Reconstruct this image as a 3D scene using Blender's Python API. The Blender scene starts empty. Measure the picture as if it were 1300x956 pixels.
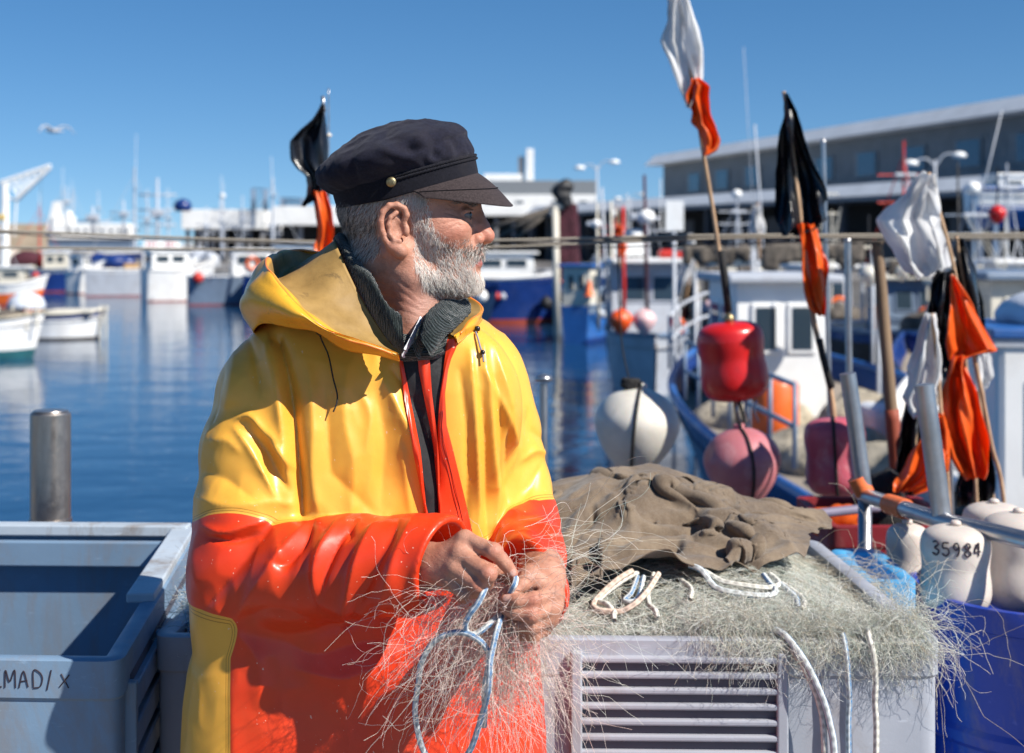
import bpy, bmesh, math, random
import numpy as np
from mathutils import Vector, Matrix, Euler
from mathutils.bvhtree import BVHTree
random.seed(7)
RNG = np.random.default_rng(11)
SC = bpy.context.scene
COL = SC.collection
FPX = 1805.0      # focal length in photograph pixels
CZ = 1.6          # camera height above the quay
R_ = math.radians

def P(u, v, Y):
    """photograph pixel + distance -> world point"""
    return np.array([(u - 650.0) / FPX * Y, Y, CZ - (v - 310.0) / FPX * Y])

def PP(lst):
    return np.array([P(*q) for q in lst])

def px(n, Y):
    return n * Y / FPX

# ------------------------------------------------------------------ objects
def tag(o, label=None, cat=None, group=None, kind=None):
    if label: o['label'] = label
    if cat: o['category'] = cat
    if group: o['group'] = group
    if kind: o['kind'] = kind
    return o

def empty(name, loc=(0, 0, 0), rz=0.0, label=None, cat=None, group=None, parent=None):
    o = bpy.data.objects.new(name, None)
    o.empty_display_size = 0.1
    COL.objects.link(o)
    o.location = tuple(float(c) for c in loc)
    o.rotation_euler = (0, 0, rz)
    if parent is not None: o.parent = parent
    return tag(o, label, cat, group)

def copy_tree(o, parent=None):
    c = o.copy(); COL.objects.link(c)
    if parent is not None:
        c.parent = parent
    for ch in list(o.children):
        copy_tree(ch, c)
    return c

def world_of(o):
    m = Matrix.LocRotScale(o.location, o.rotation_euler, o.scale)
    return (world_of(o.parent) @ m) if o.parent else m

def mesh_obj(name, verts, faces, mats, parent=None, smooth=True, world=False, attrs=None, fmat=None, uv=None, sharp=None):
    """faces: (n,4)/(n,3) array or list. world=True: coordinates are world ones, moved into the parent's space."""
    me = bpy.data.meshes.new(name)
    V = np.asarray(verts, dtype=np.float64).reshape(-1, 3)
    if parent is not None and world:
        M = np.array(world_of(parent).inverted())
        V = V @ M[:3, :3].T + M[:3, 3]
    if isinstance(faces, np.ndarray):
        n, k = faces.shape
        me.vertices.add(len(V)); me.vertices.foreach_set('co', V.ravel().astype(np.float32))
        me.loops.add(n * k); me.loops.foreach_set('vertex_index', faces.ravel().astype(np.int32))
        me.polygons.add(n)
        me.polygons.foreach_set('loop_start', np.arange(0, n * k, k, dtype=np.int32))
        me.polygons.foreach_set('loop_total', np.full(n, k, dtype=np.int32))
        me.update(calc_edges=True)
        if uv is not None:
            ul = me.uv_layers.new(name='UVMap')
            ul.data.foreach_set('uv', np.asarray(uv, dtype=np.float32).ravel())
    else:
        me.from_pydata([tuple(v) for v in V], [], [tuple(int(i) for i in f) for f in faces])
    if not isinstance(mats, (list, tuple)): mats = [mats]
    for m in mats: me.materials.append(m)
    if fmat is not None:
        me.polygons.foreach_set('material_index', np.asarray(fmat, dtype=np.int32))
    if smooth:
        me.polygons.foreach_set('use_smooth', np.ones(len(me.polygons), dtype=bool))
    if attrs:
        for k, a in attrs.items():
            a = np.asarray(a, dtype=np.float32)
            if a.ndim == 1:
                at = me.attributes.new(k, 'FLOAT', 'POINT'); at.data.foreach_set('value', a)
            else:
                at = me.attributes.new(k, 'FLOAT_COLOR', 'POINT')
                c = np.ones((len(a), 4), dtype=np.float32); c[:, :3] = a[:, :3]
                at.data.foreach_set('color', c.ravel())
    me.validate(); me.update()
    if smooth and sharp:
        try:
            me.set_sharp_from_angle(angle=R_(sharp))
        except Exception:
            pass
    o = bpy.data.objects.new(name, me)
    COL.objects.link(o)
    if parent is not None: o.parent = parent
    return o

def frames(path, closed=False):
    p = np.asarray(path, dtype=float)
    t = np.gradient(p, axis=0)
    if closed:
        t = np.roll(p, -1, 0) - np.roll(p, 1, 0)
    t /= np.linalg.norm(t, axis=1, keepdims=True) + 1e-12
    up = np.array([0, 0, 1.0]) if abs(t[0][2]) < 0.9 else np.array([1.0, 0, 0])
    n = np.cross(t[0], up); n /= np.linalg.norm(n)
    N = [n]
    for i in range(1, len(p)):
        n = N[-1] - t[i] * np.dot(N[-1], t[i]); n /= np.linalg.norm(n) + 1e-12
        N.append(n)
    N = np.array(N); B = np.cross(t, N)
    return t, N, B

def spline(pts, n):
    """Catmull-Rom through the points, n samples (any dimension)"""
    p = np.asarray(pts, dtype=float)
    if len(p) == 2:
        t = np.linspace(0, 1, n)[:, None]; return p[0] * (1 - t) + p[1] * t
    q = np.vstack([2 * p[0] - p[1], p, 2 * p[-1] - p[-2]])
    s = np.linspace(0, len(p) - 1 - 1e-9, n); i = s.astype(int); f = (s - i)[:, None]
    a, b, c, d = q[i], q[i + 1], q[i + 2], q[i + 3]
    return 0.5 * ((2 * b) + (-a + c) * f + (2 * a - 5 * b + 4 * c - d) * f ** 2 + (-a + 3 * b - 3 * c + d) * f ** 3)

class MB:
    """collects shapes that make ONE mesh"""
    def __init__(s): s.v = []; s.f = []; s.m = []; s.n = 0
    def add(s, V, F, m=0):
        s.v.append(np.asarray(V, float).reshape(-1, 3))
        for f in F: s.f.append(tuple(int(i) + s.n for i in f)); s.m.append(m)
        s.n += len(s.v[-1])
        return s
    def box(s, c, d, m=0, rz=0.0, rx=0.0, ry=0.0, bev=0.0):
        hx, hy, hz = d[0] / 2, d[1] / 2, d[2] / 2
        b = min(bev, hx * .9, hy * .9, hz * .9)
        R = np.array(Euler((rx, ry, rz)).to_matrix())
        if b <= 0:
            V = np.array([[x, y, z] for x in (-hx, hx) for y in (-hy, hy) for z in (-hz, hz)])
            F = [(0, 1, 3, 2), (4, 6, 7, 5), (0, 4, 5, 1), (2, 3, 7, 6), (0, 2, 6, 4), (1, 5, 7, 3)]
        else:
            bm = bmesh.new(); bmesh.ops.create_cube(bm, size=1.0)
            for vv in bm.verts: vv.co = Vector((vv.co.x * d[0], vv.co.y * d[1], vv.co.z * d[2]))
            bmesh.ops.bevel(bm, geom=bm.edges[:] + bm.verts[:], offset=b, segments=2, profile=.5, affect='EDGES')
            V = np.array([vv.co[:] for vv in bm.verts]); bm.verts.index_update()
            F = [[vv.index for vv in ff.verts] for ff in bm.faces]; bm.free()
        return s.add(V @ R.T + np.array(c, float), F, m)
    def tube(s, path, r, k=8, m=0, caps=True, closed=False):
        p = np.asarray(path, float); n = len(p)
        r = np.full(n, r, float) if np.isscalar(r) else np.asarray(r, float)
        t, N, B = frames(p, closed)
        a = np.linspace(0, 2 * np.pi, k, endpoint=False)
        V = p[:, None] + r[:, None, None] * (np.cos(a)[None, :, None] * N[:, None] + np.sin(a)[None, :, None] * B[:, None])
        F = []
        rng = range(n if closed else n - 1)
        for i in rng:
            j2 = (i + 1) % n
            for j in range(k):
                F.append((i * k + j, i * k + (j + 1) % k, j2 * k + (j + 1) % k, j2 * k + j))
        if caps and not closed:
            F.append(tuple(range(k - 1, -1, -1))); F.append(tuple((n - 1) * k + j for j in range(k)))
        return s.add(V.reshape(-1, 3), F, m)
    def lathe(s, prof, c=(0, 0, 0), k=24, m=0, axis=None, flat=1.0):
        """prof: list of (radius, height)"""
        a = np.linspace(0, 2 * np.pi, k, endpoint=False)
        V = np.array([[r * math.cos(t), r * math.sin(t) * flat, z] for r, z in prof for t in a]); F = []
        for i in range(len(prof) - 1):
            for j in range(k): F.append((i * k + j, i * k + (j + 1) % k, (i + 1) * k + (j + 1) % k, (i + 1) * k + j))
        if prof[0][0] > 1e-6: F.append(tuple(range(k - 1, -1, -1)))
        if prof[-1][0] > 1e-6: F.append(tuple((len(prof) - 1) * k + j for j in range(k)))
        if axis is not None:
            q = Vector((0, 0, 1)).rotation_difference(Vector(axis)).to_matrix(); V = V @ np.array(q).T
        return s.add(V + np.array(c, float), F, m)
    def prism(s, poly, y0, y1, m=0, axis='y'):
        """polygon in (x,z) extruded along y"""
        n = len(poly)
        if axis == 'y': V = [(x, y0, z) for x, z in poly] + [(x, y1, z) for x, z in poly]
        elif axis == 'x': V = [(y0, x, z) for x, z in poly] + [(y1, x, z) for x, z in poly]
        else: V = [(x, z, y0) for x, z in poly] + [(x, z, y1) for x, z in poly]
        F = [tuple(range(n)), tuple(range(2 * n - 1, n - 1, -1))] + [(i, i + n, (i + 1) % n + n, (i + 1) % n) for i in range(n)]
        return s.add(V, F, m)
    def build(s, name, mats, parent=None, smooth=False, world=False, sharp=None):
        V = np.vstack(s.v)
        o = mesh_obj(name, V, s.f, mats, parent, smooth, world, fmat=s.m, sharp=sharp)
        bm = bmesh.new(); bm.from_mesh(o.data)
        bmesh.ops.recalc_face_normals(bm, faces=bm.faces); bm.to_mesh(o.data); bm.free()
        return o

def grid_mesh(A):
    """A: (n,m,3) -> verts, quad array"""
    n, m = A.shape[:2]
    i, j = np.meshgrid(np.arange(n - 1), np.arange(m - 1), indexing='ij')
    a = (i * m + j).ravel()
    return A.reshape(-1, 3), np.stack([a, a + 1, a + m + 1, a + m], 1)

def multi_tubes(paths, radii, k=3):
    """vectorised: paths (N, n, 3), radii (N, n) -> verts, faces (open tubes)"""
    Pp = np.asarray(paths, float); N, n = Pp.shape[:2]
    T = np.gradient(Pp, axis=1); T /= np.linalg.norm(T, axis=2, keepdims=True) + 1e-12
    up = np.where(np.abs(T[..., 2:3]) < .9, np.array([0, 0, 1.0]), np.array([1.0, 0, 0]))
    up = np.broadcast_to(up[:, :1], T.shape)
    U = np.cross(T, up); U /= np.linalg.norm(U, axis=2, keepdims=True) + 1e-9
    W = np.cross(T, U)
    a = np.linspace(0, 2 * np.pi, k, endpoint=False)
    V = Pp[:, :, None] + np.asarray(radii)[:, :, None, None] * (np.cos(a)[None, None, :, None] * U[:, :, None] + np.sin(a)[None, None, :, None] * W[:, :, None])
    ii, s_, j = np.meshgrid(np.arange(N), np.arange(n - 1), np.arange(k), indexing='ij')
    b = ii * n * k + s_ * k
    F = np.stack([b + j, b + (j + 1) % k, b + k + (j + 1) % k, b + k + j], -1).reshape(-1, 4)
    return V.reshape(-1, 3), F

# ------------------------------------------------------------------ materials
class NT:
    def __init__(s, name):
        s.m = bpy.data.materials.new(name); s.m.use_nodes = True
        s.t = s.m.node_tree; s.t.nodes.clear()
        s.out = s.n('ShaderNodeOutputMaterial'); s.b = s.n('ShaderNodeBsdfPrincipled')
        s.t.links.new(s.b.outputs[0], s.out.inputs['Surface'])
    def n(s, typ, **kw):
        x = s.t.nodes.new(typ)
        for k, v in kw.items(): setattr(x, k, v)
        return x
    def l(s, a, b): s.t.links.new(a, b)
    def set(s, node, **kw):
        for k, v in kw.items():
            i = node.inputs[k.replace('_', ' ')]
            if hasattr(v, 'links') or hasattr(v, 'is_linked') and not isinstance(v, (int, float, tuple)): s.l(v, i)
            else: i.default_value = v
    def obj(s):
        if not hasattr(s, '_tc'): s._tc = s.n('ShaderNodeTexCoord')
        return s._tc.outputs['Object']
    def noise(s, scale, detail=4, rough=.55, vec=None, stretch=None, dist=0.0):
        x = s.n('ShaderNodeTexNoise'); x.inputs['Scale'].default_value = scale
        x.inputs['Detail'].default_value = detail; x.inputs['Roughness'].default_value = rough
        x.inputs['Distortion'].default_value = dist
        v = vec or s.obj()
        if stretch:
            mp = s.n('ShaderNodeMapping'); mp.inputs['Scale'].default_value = stretch; s.l(v, mp.inputs[0]); v = mp.outputs[0]
        s.l(v, x.inputs['Vector']); return x.outputs[0]
    def ramp(s, fac, stops, interp='LINEAR'):
        r = s.n('ShaderNodeValToRGB'); r.color_ramp.interpolation = interp
        e = r.color_ramp.elements
        while len(e) < len(stops): e.new(.5)
        for q, (p_, c) in zip(e, stops):
            q.position = p_; q.color = (c, c, c, 1) if isinstance(c, (int, float)) else (*c[:3], 1)
        s.l(fac, r.inputs[0]); return r.outputs[0]
    def mix(s, fac, a, b, typ='MIX'):
        x = s.n('ShaderNodeMix', data_type='RGBA', blend_type=typ)
        for sock, v in ((x.inputs[0], fac), (x.inputs[6], a), (x.inputs[7], b)):
            if isinstance(v, (int, float)): sock.default_value = v
            elif isinstance(v, tuple): sock.default_value = (*v[:3], 1)
            else: s.l(v, sock)
        return x.outputs[2]
    def math(s, op, a, b=None, c=None):
        x = s.n('ShaderNodeMath', operation=op)
        for sock, v in zip(x.inputs, (a, b, c)):
            if v is None: continue
            if isinstance(v, (int, float)): sock.default_value = v
            else: s.l(v, sock)
        return x.outputs[0]
    def attr(s, name, col=False):
        x = s.n('ShaderNodeAttribute'); x.attribute_name = name
        return x.outputs['Color'] if col else x.outputs['Fac']
    def bump(s, h, strength=.3, dist=.002, prev=None):
        x = s.n('ShaderNodeBump'); x.inputs['Strength'].default_value = strength; x.inputs['Distance'].default_value = dist
        s.l(h, x.inputs['Height'])
        if prev is not None: s.l(prev, x.inputs['Normal'])
        return x.outputs[0]

_MC = {}
def mat(name, col, rough=.5, metal=0.0, var=.12, vscale=6.0, bump=0.0, bscale=60.0, bdist=.002, dirt=0.0, dirtcol=(.12, .09, .06), dscale=2.5, coat=0.0, sheen=0.0, spec=.5, stretch=None, trans=0.0, sss=0.0, twosided=0.0):
    """procedural material: base colour broken up by noise, some dirt with a shape of its own, bump"""
    if name in _MC: return _MC[name]
    n = NT(name)
    f = n.noise(vscale, 5, .6, stretch=stretch)
    lo = tuple(max(0, c * (1 - var)) for c in col); hi = tuple(min(1, c * (1 + var)) for c in col)
    c = n.ramp(f, [(.3, lo), (.7, hi)])
    if dirt > 0:
        d = n.ramp(n.noise(dscale, 8, .65, dist=.4), [(.5, 0.0), (.72, 1.0)])
        c = n.mix(n.math('MULTIPLY', d, dirt), c, dirtcol)
    n.l(c, n.b.inputs['Base Color'])
    rr = n.ramp(n.noise(vscale * 2.3, 4), [(.3, max(.02, rough * .8)), (.7, min(1, rough * 1.2))])
    n.l(rr, n.b.inputs['Roughness'])
    n.b.inputs['Metallic'].default_value = metal
    n.b.inputs['Specular IOR Level'].default_value = spec
    n.b.inputs['Coat Weight'].default_value = coat
    n.b.inputs['Sheen Weight'].default_value = sheen
    n.b.inputs['Transmission Weight'].default_value = trans
    if sss:
        n.b.inputs['Subsurface Weight'].default_value = sss; n.b.inputs['Subsurface Scale'].default_value = .01
    if bump > 0:
        n.l(n.bump(n.noise(bscale, 6, .6, stretch=stretch), bump, bdist), n.b.inputs['Normal'])
    if twosided:
        tr = n.n('ShaderNodeBsdfTranslucent'); n.l(c, tr.inputs[0])
        mx = n.n('ShaderNodeMixShader'); mx.inputs[0].default_value = twosided
        n.l(n.b.outputs[0], mx.inputs[1]); n.l(tr.outputs[0], mx.inputs[2]); n.l(mx.outputs[0], n.out.inputs['Surface'])
    _MC[name] = n.m
    return n.m

# ------------------------------------------------------------------ signed distance modelling
def smin(a, b, k):
    h = np.maximum(k - np.abs(a - b), 0) / k
    return np.minimum(a, b) - h * h * k * .25
def smax(a, b, k): return -smin(-a, -b, k)

def cone(a, b, ra, rb):
    a = np.asarray(a, float); b = np.asarray(b, float); ab = b - a; L = ab @ ab + 1e-12
    def f(p):
        t = np.clip((p - a) @ ab / L, 0, 1)
        return np.linalg.norm(p - (a + t[:, None] * ab), axis=1) - (ra + (rb - ra) * t)
    return f
def ell(c, r, R=None):
    c = np.asarray(c, float); r = np.asarray(r, float)
    def f(p):
        q = p - c
        if R is not None: q = q @ R
        k0 = np.linalg.norm(q / r, axis=1); k1 = np.linalg.norm(q / r ** 2, axis=1)
        return k0 * (k0 - 1) / (k1 + 1e-9)
    return f

class SDF:
    def __init__(s): s.ops = []
    def u(s, f, k=.01): s.ops.append(('u', f, k)); return s
    def sub(s, f, k=.004): s.ops.append(('s', f, k)); return s
    def chain(s, pts, rad, k=.01):
        for i in range(len(pts) - 1): s.u(cone(pts[i], pts[i + 1], rad[i], rad[i + 1]), k)
        return s
    def eval(s, p, ops=None):
        d = np.full(len(p), 1e3)
        for op, f, k in (ops or s.ops):
            if op == 'u': d = smin(d, f(p), k)
            else: d = smax(d, -f(p), k)
        return d
    def mesh(s, lo, hi, h):
        B = 16
        lo = np.asarray(lo, float); n = (np.ceil((np.asarray(hi) - lo) / h / B).astype(int)) * B
        V = np.full(tuple(n), 1.0, dtype=np.float32)
        nb = n // B; off = (np.arange(B) * h)
        loc = np.stack(np.meshgrid(off, off, off, indexing='ij'), -1).reshape(-1, 3)
        Rb = B * h * .87
        cen = np.stack(np.meshgrid(*[np.arange(k) for k in nb], indexing='ij'), -1).reshape(-1, 3)
        cw = lo + (cen * B + B / 2) * h
        D = [f(cw) for _, f, _ in s.ops]
        tot = s.eval(cw)
        for bi in range(len(cen)):
            if abs(tot[bi]) > Rb * 1.35 + .012:
                if tot[bi] < 0:
                    i, j, k = cen[bi] * B; V[i:i + B, j:j + B, k:k + B] = -1
                continue
            umin = min(D[m][bi] for m, o in enumerate(s.ops) if o[0] == 'u')
            ops = []
            for m, o in enumerate(s.ops):
                if o[0] == 'u' and D[m][bi] < umin + 2 * Rb * 1.25 + o[2] * 1.5: ops.append(o)
                if o[0] == 's' and D[m][bi] < Rb * 1.5 + o[2] * 1.5: ops.append(o)
            i, j, k = cen[bi] * B
            V[i:i + B, j:j + B, k:k + B] = s.eval(loc + lo + cen[bi] * B * h, ops).reshape(B, B, B)
        return surface_nets(V, lo, h)

def surface_nets(V, lo, h):
    S = V < 0
    c = S[:-1, :-1, :-1].astype(np.int8)
    for dx, dy, dz in ((1,0,0),(0,1,0),(0,0,1),(1,1,0),(1,0,1),(0,1,1),(1,1,1)):
        c += S[dx:S.shape[0]-1+dx, dy:S.shape[1]-1+dy, dz:S.shape[2]-1+dz]
    act = np.argwhere((c > 0) & (c < 8)); del c
    idx = np.full((S.shape[0], S.shape[1], S.shape[2]), -1, dtype=np.int32)
    idx[act[:, 0], act[:, 1], act[:, 2]] = np.arange(len(act))
    corners = np.array([[i, j, k] for i in (0, 1) for j in (0, 1) for k in (0, 1)])
    vals = np.stack([V[act[:, 0] + a, act[:, 1] + b, act[:, 2] + g] for a, b, g in corners], 1)
    acc = np.zeros((len(act), 3)); cnt = np.zeros(len(act))
    for e0 in range(8):
        for e1 in range(e0 + 1, 8):
            if np.abs(corners[e0] - corners[e1]).sum() != 1: continue
            a, b = vals[:, e0], vals[:, e1]; m = (a < 0) != (b < 0)
            t = np.where(m, a / np.where(m, a - b, 1), 0)
            t = np.clip(t, .05, .95)
            acc += m[:, None] * (corners[e0] + t[:, None] * (corners[e1] - corners[e0])); cnt += m
    verts = lo + (act + acc / cnt[:, None]) * h
    faces = []
    for ax in range(3):
        sl0 = [slice(None)] * 3; sl1 = [slice(None)] * 3
        sl0[ax] = slice(0, -1); sl1[ax] = slice(1, None)
        ch = np.argwhere(S[tuple(sl0)] != S[tuple(sl1)])
        u, w = [(1, 2), (2, 0), (0, 1)][ax]
        ch = ch[(ch[:, u] > 0) & (ch[:, w] > 0)]
        e = np.zeros(3, int); e[u] = 1; g = np.zeros(3, int); g[w] = 1
        q = [ch, ch - e, ch - e - g, ch - g]
        F = np.stack([idx[x[:, 0], x[:, 1], x[:, 2]] for x in q], 1)
        ins = S[ch[:, 0], ch[:, 1], ch[:, 2]]
        F = np.where(ins[:, None], F, F[:, ::-1])
        faces.append(F[(F >= 0).all(1)])
    return verts, np.vstack(faces)

def smooth_verts(V, F, it=1, lam=.5, mask=None):
    E = np.vstack([F[:, [0, 1]], F[:, [1, 2]], F[:, [2, 3]], F[:, [3, 0]]]) if F.shape[1] == 4 else np.vstack([F[:, [0, 1]], F[:, [1, 2]], F[:, [2, 0]]])
    n = len(V); deg = np.bincount(E.ravel(), minlength=n).astype(float) + 1e-9
    for _ in range(it):
        A = np.stack([np.bincount(E[:, 0], V[E[:, 1], d], n) + np.bincount(E[:, 1], V[E[:, 0], d], n) for d in range(3)], 1) / deg[:, None]
        l_ = lam if mask is None else lam * mask[:, None]
        V = V + l_ * (A - V)
    return V

def vnormals(V, F):
    a, b, c, d = (V[F[:, 0]], V[F[:, 1]], V[F[:, 2]], V[F[:, -1]])
    fn = np.cross(c - a, d - b) if F.shape[1] == 4 else np.cross(b - a, c - a)
    N = np.zeros_like(V)
    for k in range(3):
        for q in range(F.shape[1]): N[:, k] += np.bincount(F[:, q], fn[:, k], len(V))
    return N / (np.linalg.norm(N, axis=1, keepdims=True) + 1e-12)

# cheap smooth value noise in 3D
_PERM = RNG.random((64, 64, 64)).astype(np.float32)
def vnoise(p, scale, seed=0):
    q = p * scale + seed * 17.31; i = np.floor(q).astype(int); f = q - i; f = f * f * (3 - 2 * f)
    r = 0
    for a in (0, 1):
        for b in (0, 1):
            for c in (0, 1):
                w = (f[:, 0] if a else 1 - f[:, 0]) * (f[:, 1] if b else 1 - f[:, 1]) * (f[:, 2] if c else 1 - f[:, 2])
                r = r + w * _PERM[(i[:, 0] + a) & 63, (i[:, 1] + b) & 63, (i[:, 2] + c) & 63]
    return r * 2 - 1
# ------------------------------------------------------------------ camera, light, sky
cam = bpy.data.cameras.new('camera'); cam_o = bpy.data.objects.new('camera', cam); COL.objects.link(cam_o)
cam_o.location = (0, 0, CZ); cam_o.rotation_euler = (R_(90), 0, 0)
cam.sensor_fit = 'HORIZONTAL'; cam.sensor_width = 36.0; cam.lens = FPX / 1300 * 36
cam.shift_y = -168.0 / 1300; cam.clip_start = .05; cam.clip_end = 6000
cam.dof.use_dof = True; cam.dof.focus_distance = 1.93; cam.dof.aperture_fstop = 5.4; cam.dof.aperture_blades = 9
SC.camera = cam_o
SUN_EL = R_(42); SUN_AZ = math.atan2(.68, -.43)          # compass angle from +Y towards +X
wd = bpy.data.worlds.new('World'); SC.world = wd; wd.use_nodes = True
wt = wd.node_tree; bg = wt.nodes['Background']
sky = wt.nodes.new('ShaderNodeTexSky'); sky.sky_type = 'NISHITA'; sky.sun_disc = False
sky.sun_elevation = SUN_EL; sky.sun_rotation = SUN_AZ
sky.air_density = 1.0; sky.dust_density = 0.0; sky.ozone_density = 2.0; sky.altitude = 1500
# the sky is looked up a little above the true direction: a clear, dry day without the milky horizon band
tcw = wt.nodes.new('ShaderNodeTexCoord'); sx = wt.nodes.new('ShaderNodeSeparateXYZ'); cxw = wt.nodes.new('ShaderNodeCombineXYZ')
wt.links.new(tcw.outputs['Generated'], sx.inputs[0]); wt.links.new(sx.outputs[0], cxw.inputs[0]); wt.links.new(sx.outputs[1], cxw.inputs[1])
mz = wt.nodes.new('ShaderNodeMath'); mz.operation = 'MULTIPLY_ADD'; mz.inputs[1].default_value = 1.05; mz.inputs[2].default_value = .085
mm = wt.nodes.new('ShaderNodeMath'); mm.operation = 'MAXIMUM'; mm.inputs[1].default_value = 0.0
wt.links.new(sx.outputs[2], mm.inputs[0]); wt.links.new(mm.outputs[0], mz.inputs[0]); wt.links.new(mz.outputs[0], cxw.inputs[2])
nv = wt.nodes.new('ShaderNodeVectorMath'); nv.operation = 'NORMALIZE'; wt.links.new(cxw.outputs[0], nv.inputs[0]); wt.links.new(nv.outputs[0], sky.inputs[0])
hs = wt.nodes.new('ShaderNodeHueSaturation'); hs.inputs['Saturation'].default_value = 1.3
wt.links.new(sky.outputs[0], hs.inputs['Color']); wt.links.new(hs.outputs[0], bg.inputs[0]); bg.inputs[1].default_value = .080
sl = bpy.data.lights.new('sun', 'SUN'); so = bpy.data.objects.new('sun', sl); COL.objects.link(so)
sl.energy = 5.0; sl.angle = R_(.55); sl.color = (1.0, .945, .86)
sd = Vector((math.sin(SUN_AZ) * math.cos(SUN_EL), math.cos(SUN_AZ) * math.cos(SUN_EL), math.sin(SUN_EL)))
so.rotation_euler = sd.to_track_quat('Z', 'Y').to_euler(); so.location = (6, -5, 8)
SC.view_settings.view_transform = 'Standard'; SC.view_settings.look = 'None'
SC.view_settings.exposure = 0.58; SC.view_settings.gamma = 1.0
try: SC.view_settings.use_curve_mapping = False
except Exception: pass
SC.cycles.max_bounces = 6; SC.cycles.transparent_max_bounces = 24
SC.cycles.use_denoising = True
SC.cycles.sample_clamp_indirect = 6.0

# ------------------------------------------------------------------ ground, water
WATER_Z = -1.2
def water_mat():
    n = NT('harbour_water')
    g = n.n('ShaderNodeNewGeometry').outputs['Position']
    w1 = n.noise(.55, 3, .5, vec=g, stretch=(1, 1.6, 1)); w2 = n.noise(2.6, 4, .55, vec=g, stretch=(1, 1.3, 1))
    h = n.math('ADD', n.math('MULTIPLY', w1, 1.0), n.math('MULTIPLY', w2, .28))
    n.l(n.bump(h, .20, .16), n.b.inputs['Normal'])
    n.b.inputs['Base Color'].default_value = (.008, .045, .11, 1)
    n.b.inputs['Roughness'].default_value = .06
    n.b.inputs['IOR'].default_value = 1.33
    n.b.inputs['Specular Tint'].default_value = (.75, .9, 1.0, 1)
    return n.m
m_water = water_mat()
tag(mesh_obj('water', [(-2500, 5.5, WATER_Z), (2500, 5.5, WATER_Z), (2500, 5000, WATER_Z), (-2500, 5000, WATER_Z)], [(0, 1, 2, 3)], m_water, smooth=False), kind='structure')
m_conc = mat('quay_concrete', (.17, .16, .15), .85, var=.2, vscale=1.5, bump=.4, bscale=30, bdist=.004, dirt=.5, dscale=1.2)
tag(MB().box((0, -5.2, -1.5), (60, 21.6, 3.0), bev=.02).build('quay', m_conc), kind='structure')
# ================================================================== the fisherman
HS = 2.0 / FPX; YAW = R_(-7); cyw, syw = math.cos(YAW), math.sin(YAW)
HC = P(525, 310, 2.0)
def h2w(u, v=None, y=None):
    q = np.array([[u, v, y]], float) if v is not None else np.asarray(u, float).reshape(-1, 3)
    x = (q[:, 0] - 525) * HS; yy = q[:, 2] * HS; z = -(q[:, 1] - 310) * HS
    r = np.stack([x * cyw - yy * syw, x * syw + yy * cyw, z], 1) + HC
    return r[0] if v is not None else r
def w2h(p):
    q = p - HC; x = q[:, 0] * cyw + q[:, 1] * syw; y = -q[:, 0] * syw + q[:, 1] * cyw
    return np.stack([x / HS + 525, 310 - q[:, 2] / HS, y / HS], 1)
def hp(f): return lambda p: f(w2h(p)) * HS
K = HS  # 1 px in metres
def w2px(p):
    p = np.asarray(p).reshape(-1, 3); return np.stack([650 + p[:, 0] / p[:, 1] * FPX, 310 - (p[:, 2] - CZ) / p[:, 1] * FPX], 1)
def loc(u, v, y):
    """head coordinates of a point seen at photograph pixel (u,v) on the near side, lateral offset y"""
    q = np.array([u, v, -abs(y)], float)
    for _ in range(4):
        w = w2px(h2w(q[0], q[1], q[2]))[0]; q[0] += u - w[0]; q[1] += v - w[1]
    return q
head = SDF()
U = lambda f, k: head.u(hp(f), k * K)
Sb = lambda f, k: head.sub(hp(f), k * K)
U(ell((520, 240, 0), (86, 84, 69)), 1)
U(ell((488, 262, 0), (57, 58, 58)), 14)
U(ell((556, 292, 0), (50, 64, 55)), 18)
U(ell((572, 332, 0), (36, 42, 40)), 16)
for sg in (-1, 1):
    U(cone((522, 318, sg * 50), (533, 348, sg * 45), 15, 14), 14)
    U(cone((533, 348, sg * 45), (592, 362, sg * 13), 14, 12), 14)
    U(ell((572, 292, sg * 38), (28, 17, 17)), 22)
    U(cone((597, 258, 0), (586, 254, sg * 34), 10.5, 10), 8)
    U(ell((592, 345, sg * 16), (12, 10, 12)), 10)
U(ell((597, 357, 0), (15, 15, 20)), 12)
U(ell((587, 322, 0), (22, 26, 30)), 12)
U(ell((604, 315, 0), (9, 10, 17)), 8)
for sg in (-1, 1):
    Sb(ell((605, 272, sg * 30), (13, 10, 17)), 9)
    U(ell((590, 273, sg * 28.5), (12.6, 12.2, 14)), 2.5)          # lids over the eyeball
    U(cone((602.5, 268.5, sg * 19), (597, 269, sg * 40), 2.8, 2.6), 3); U(cone((601.5, 279.5, sg * 20), (596, 279, sg * 39), 2.2, 2.2), 3)  # upper lid fold
for sg in (-1, 1): Sb(ell((603.5, 274.2, sg * 31), (10, 3.5, 12.5)), 1.2)
# lips
U(ell((606, 325.5, 0), (8.5, 5.2, 19)), 3); U(ell((604.5, 335, 0), (8.2, 6.2, 17)), 3)
Sb(cone((614, 330, 0), (603, 331, 17), 1.5, 1.2), 2); Sb(cone((614, 330, 0), (603, 331, -17), 1.5, 1.2), 2)
for sg in (-1, 1): Sb(cone((605, 331, sg * 15), (598, 333, sg * 23), 1.6, 1.2), 3)
# nose
U(cone((604, 264, 0), (614, 288, 0), 7, 8.5), 7)
U(ell((617.5, 299, 0), (11.5, 10.5, 11)), 4)
U(cone((609, 291, 0), (604, 303, 0), 11.5, 12), 6)
for sg in (-1, 1):
    U(ell((607.5, 304, sg * 13), (9.5, 8.5, 7)), 3)
    Sb(ell((613, 312, sg * 6.5), (5.6, 4.5, 3.8)), 1.5)
    Sb(cone((602, 296, sg * 21), (597, 310, sg * 22), 1.5, 1.5), 5)
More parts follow.
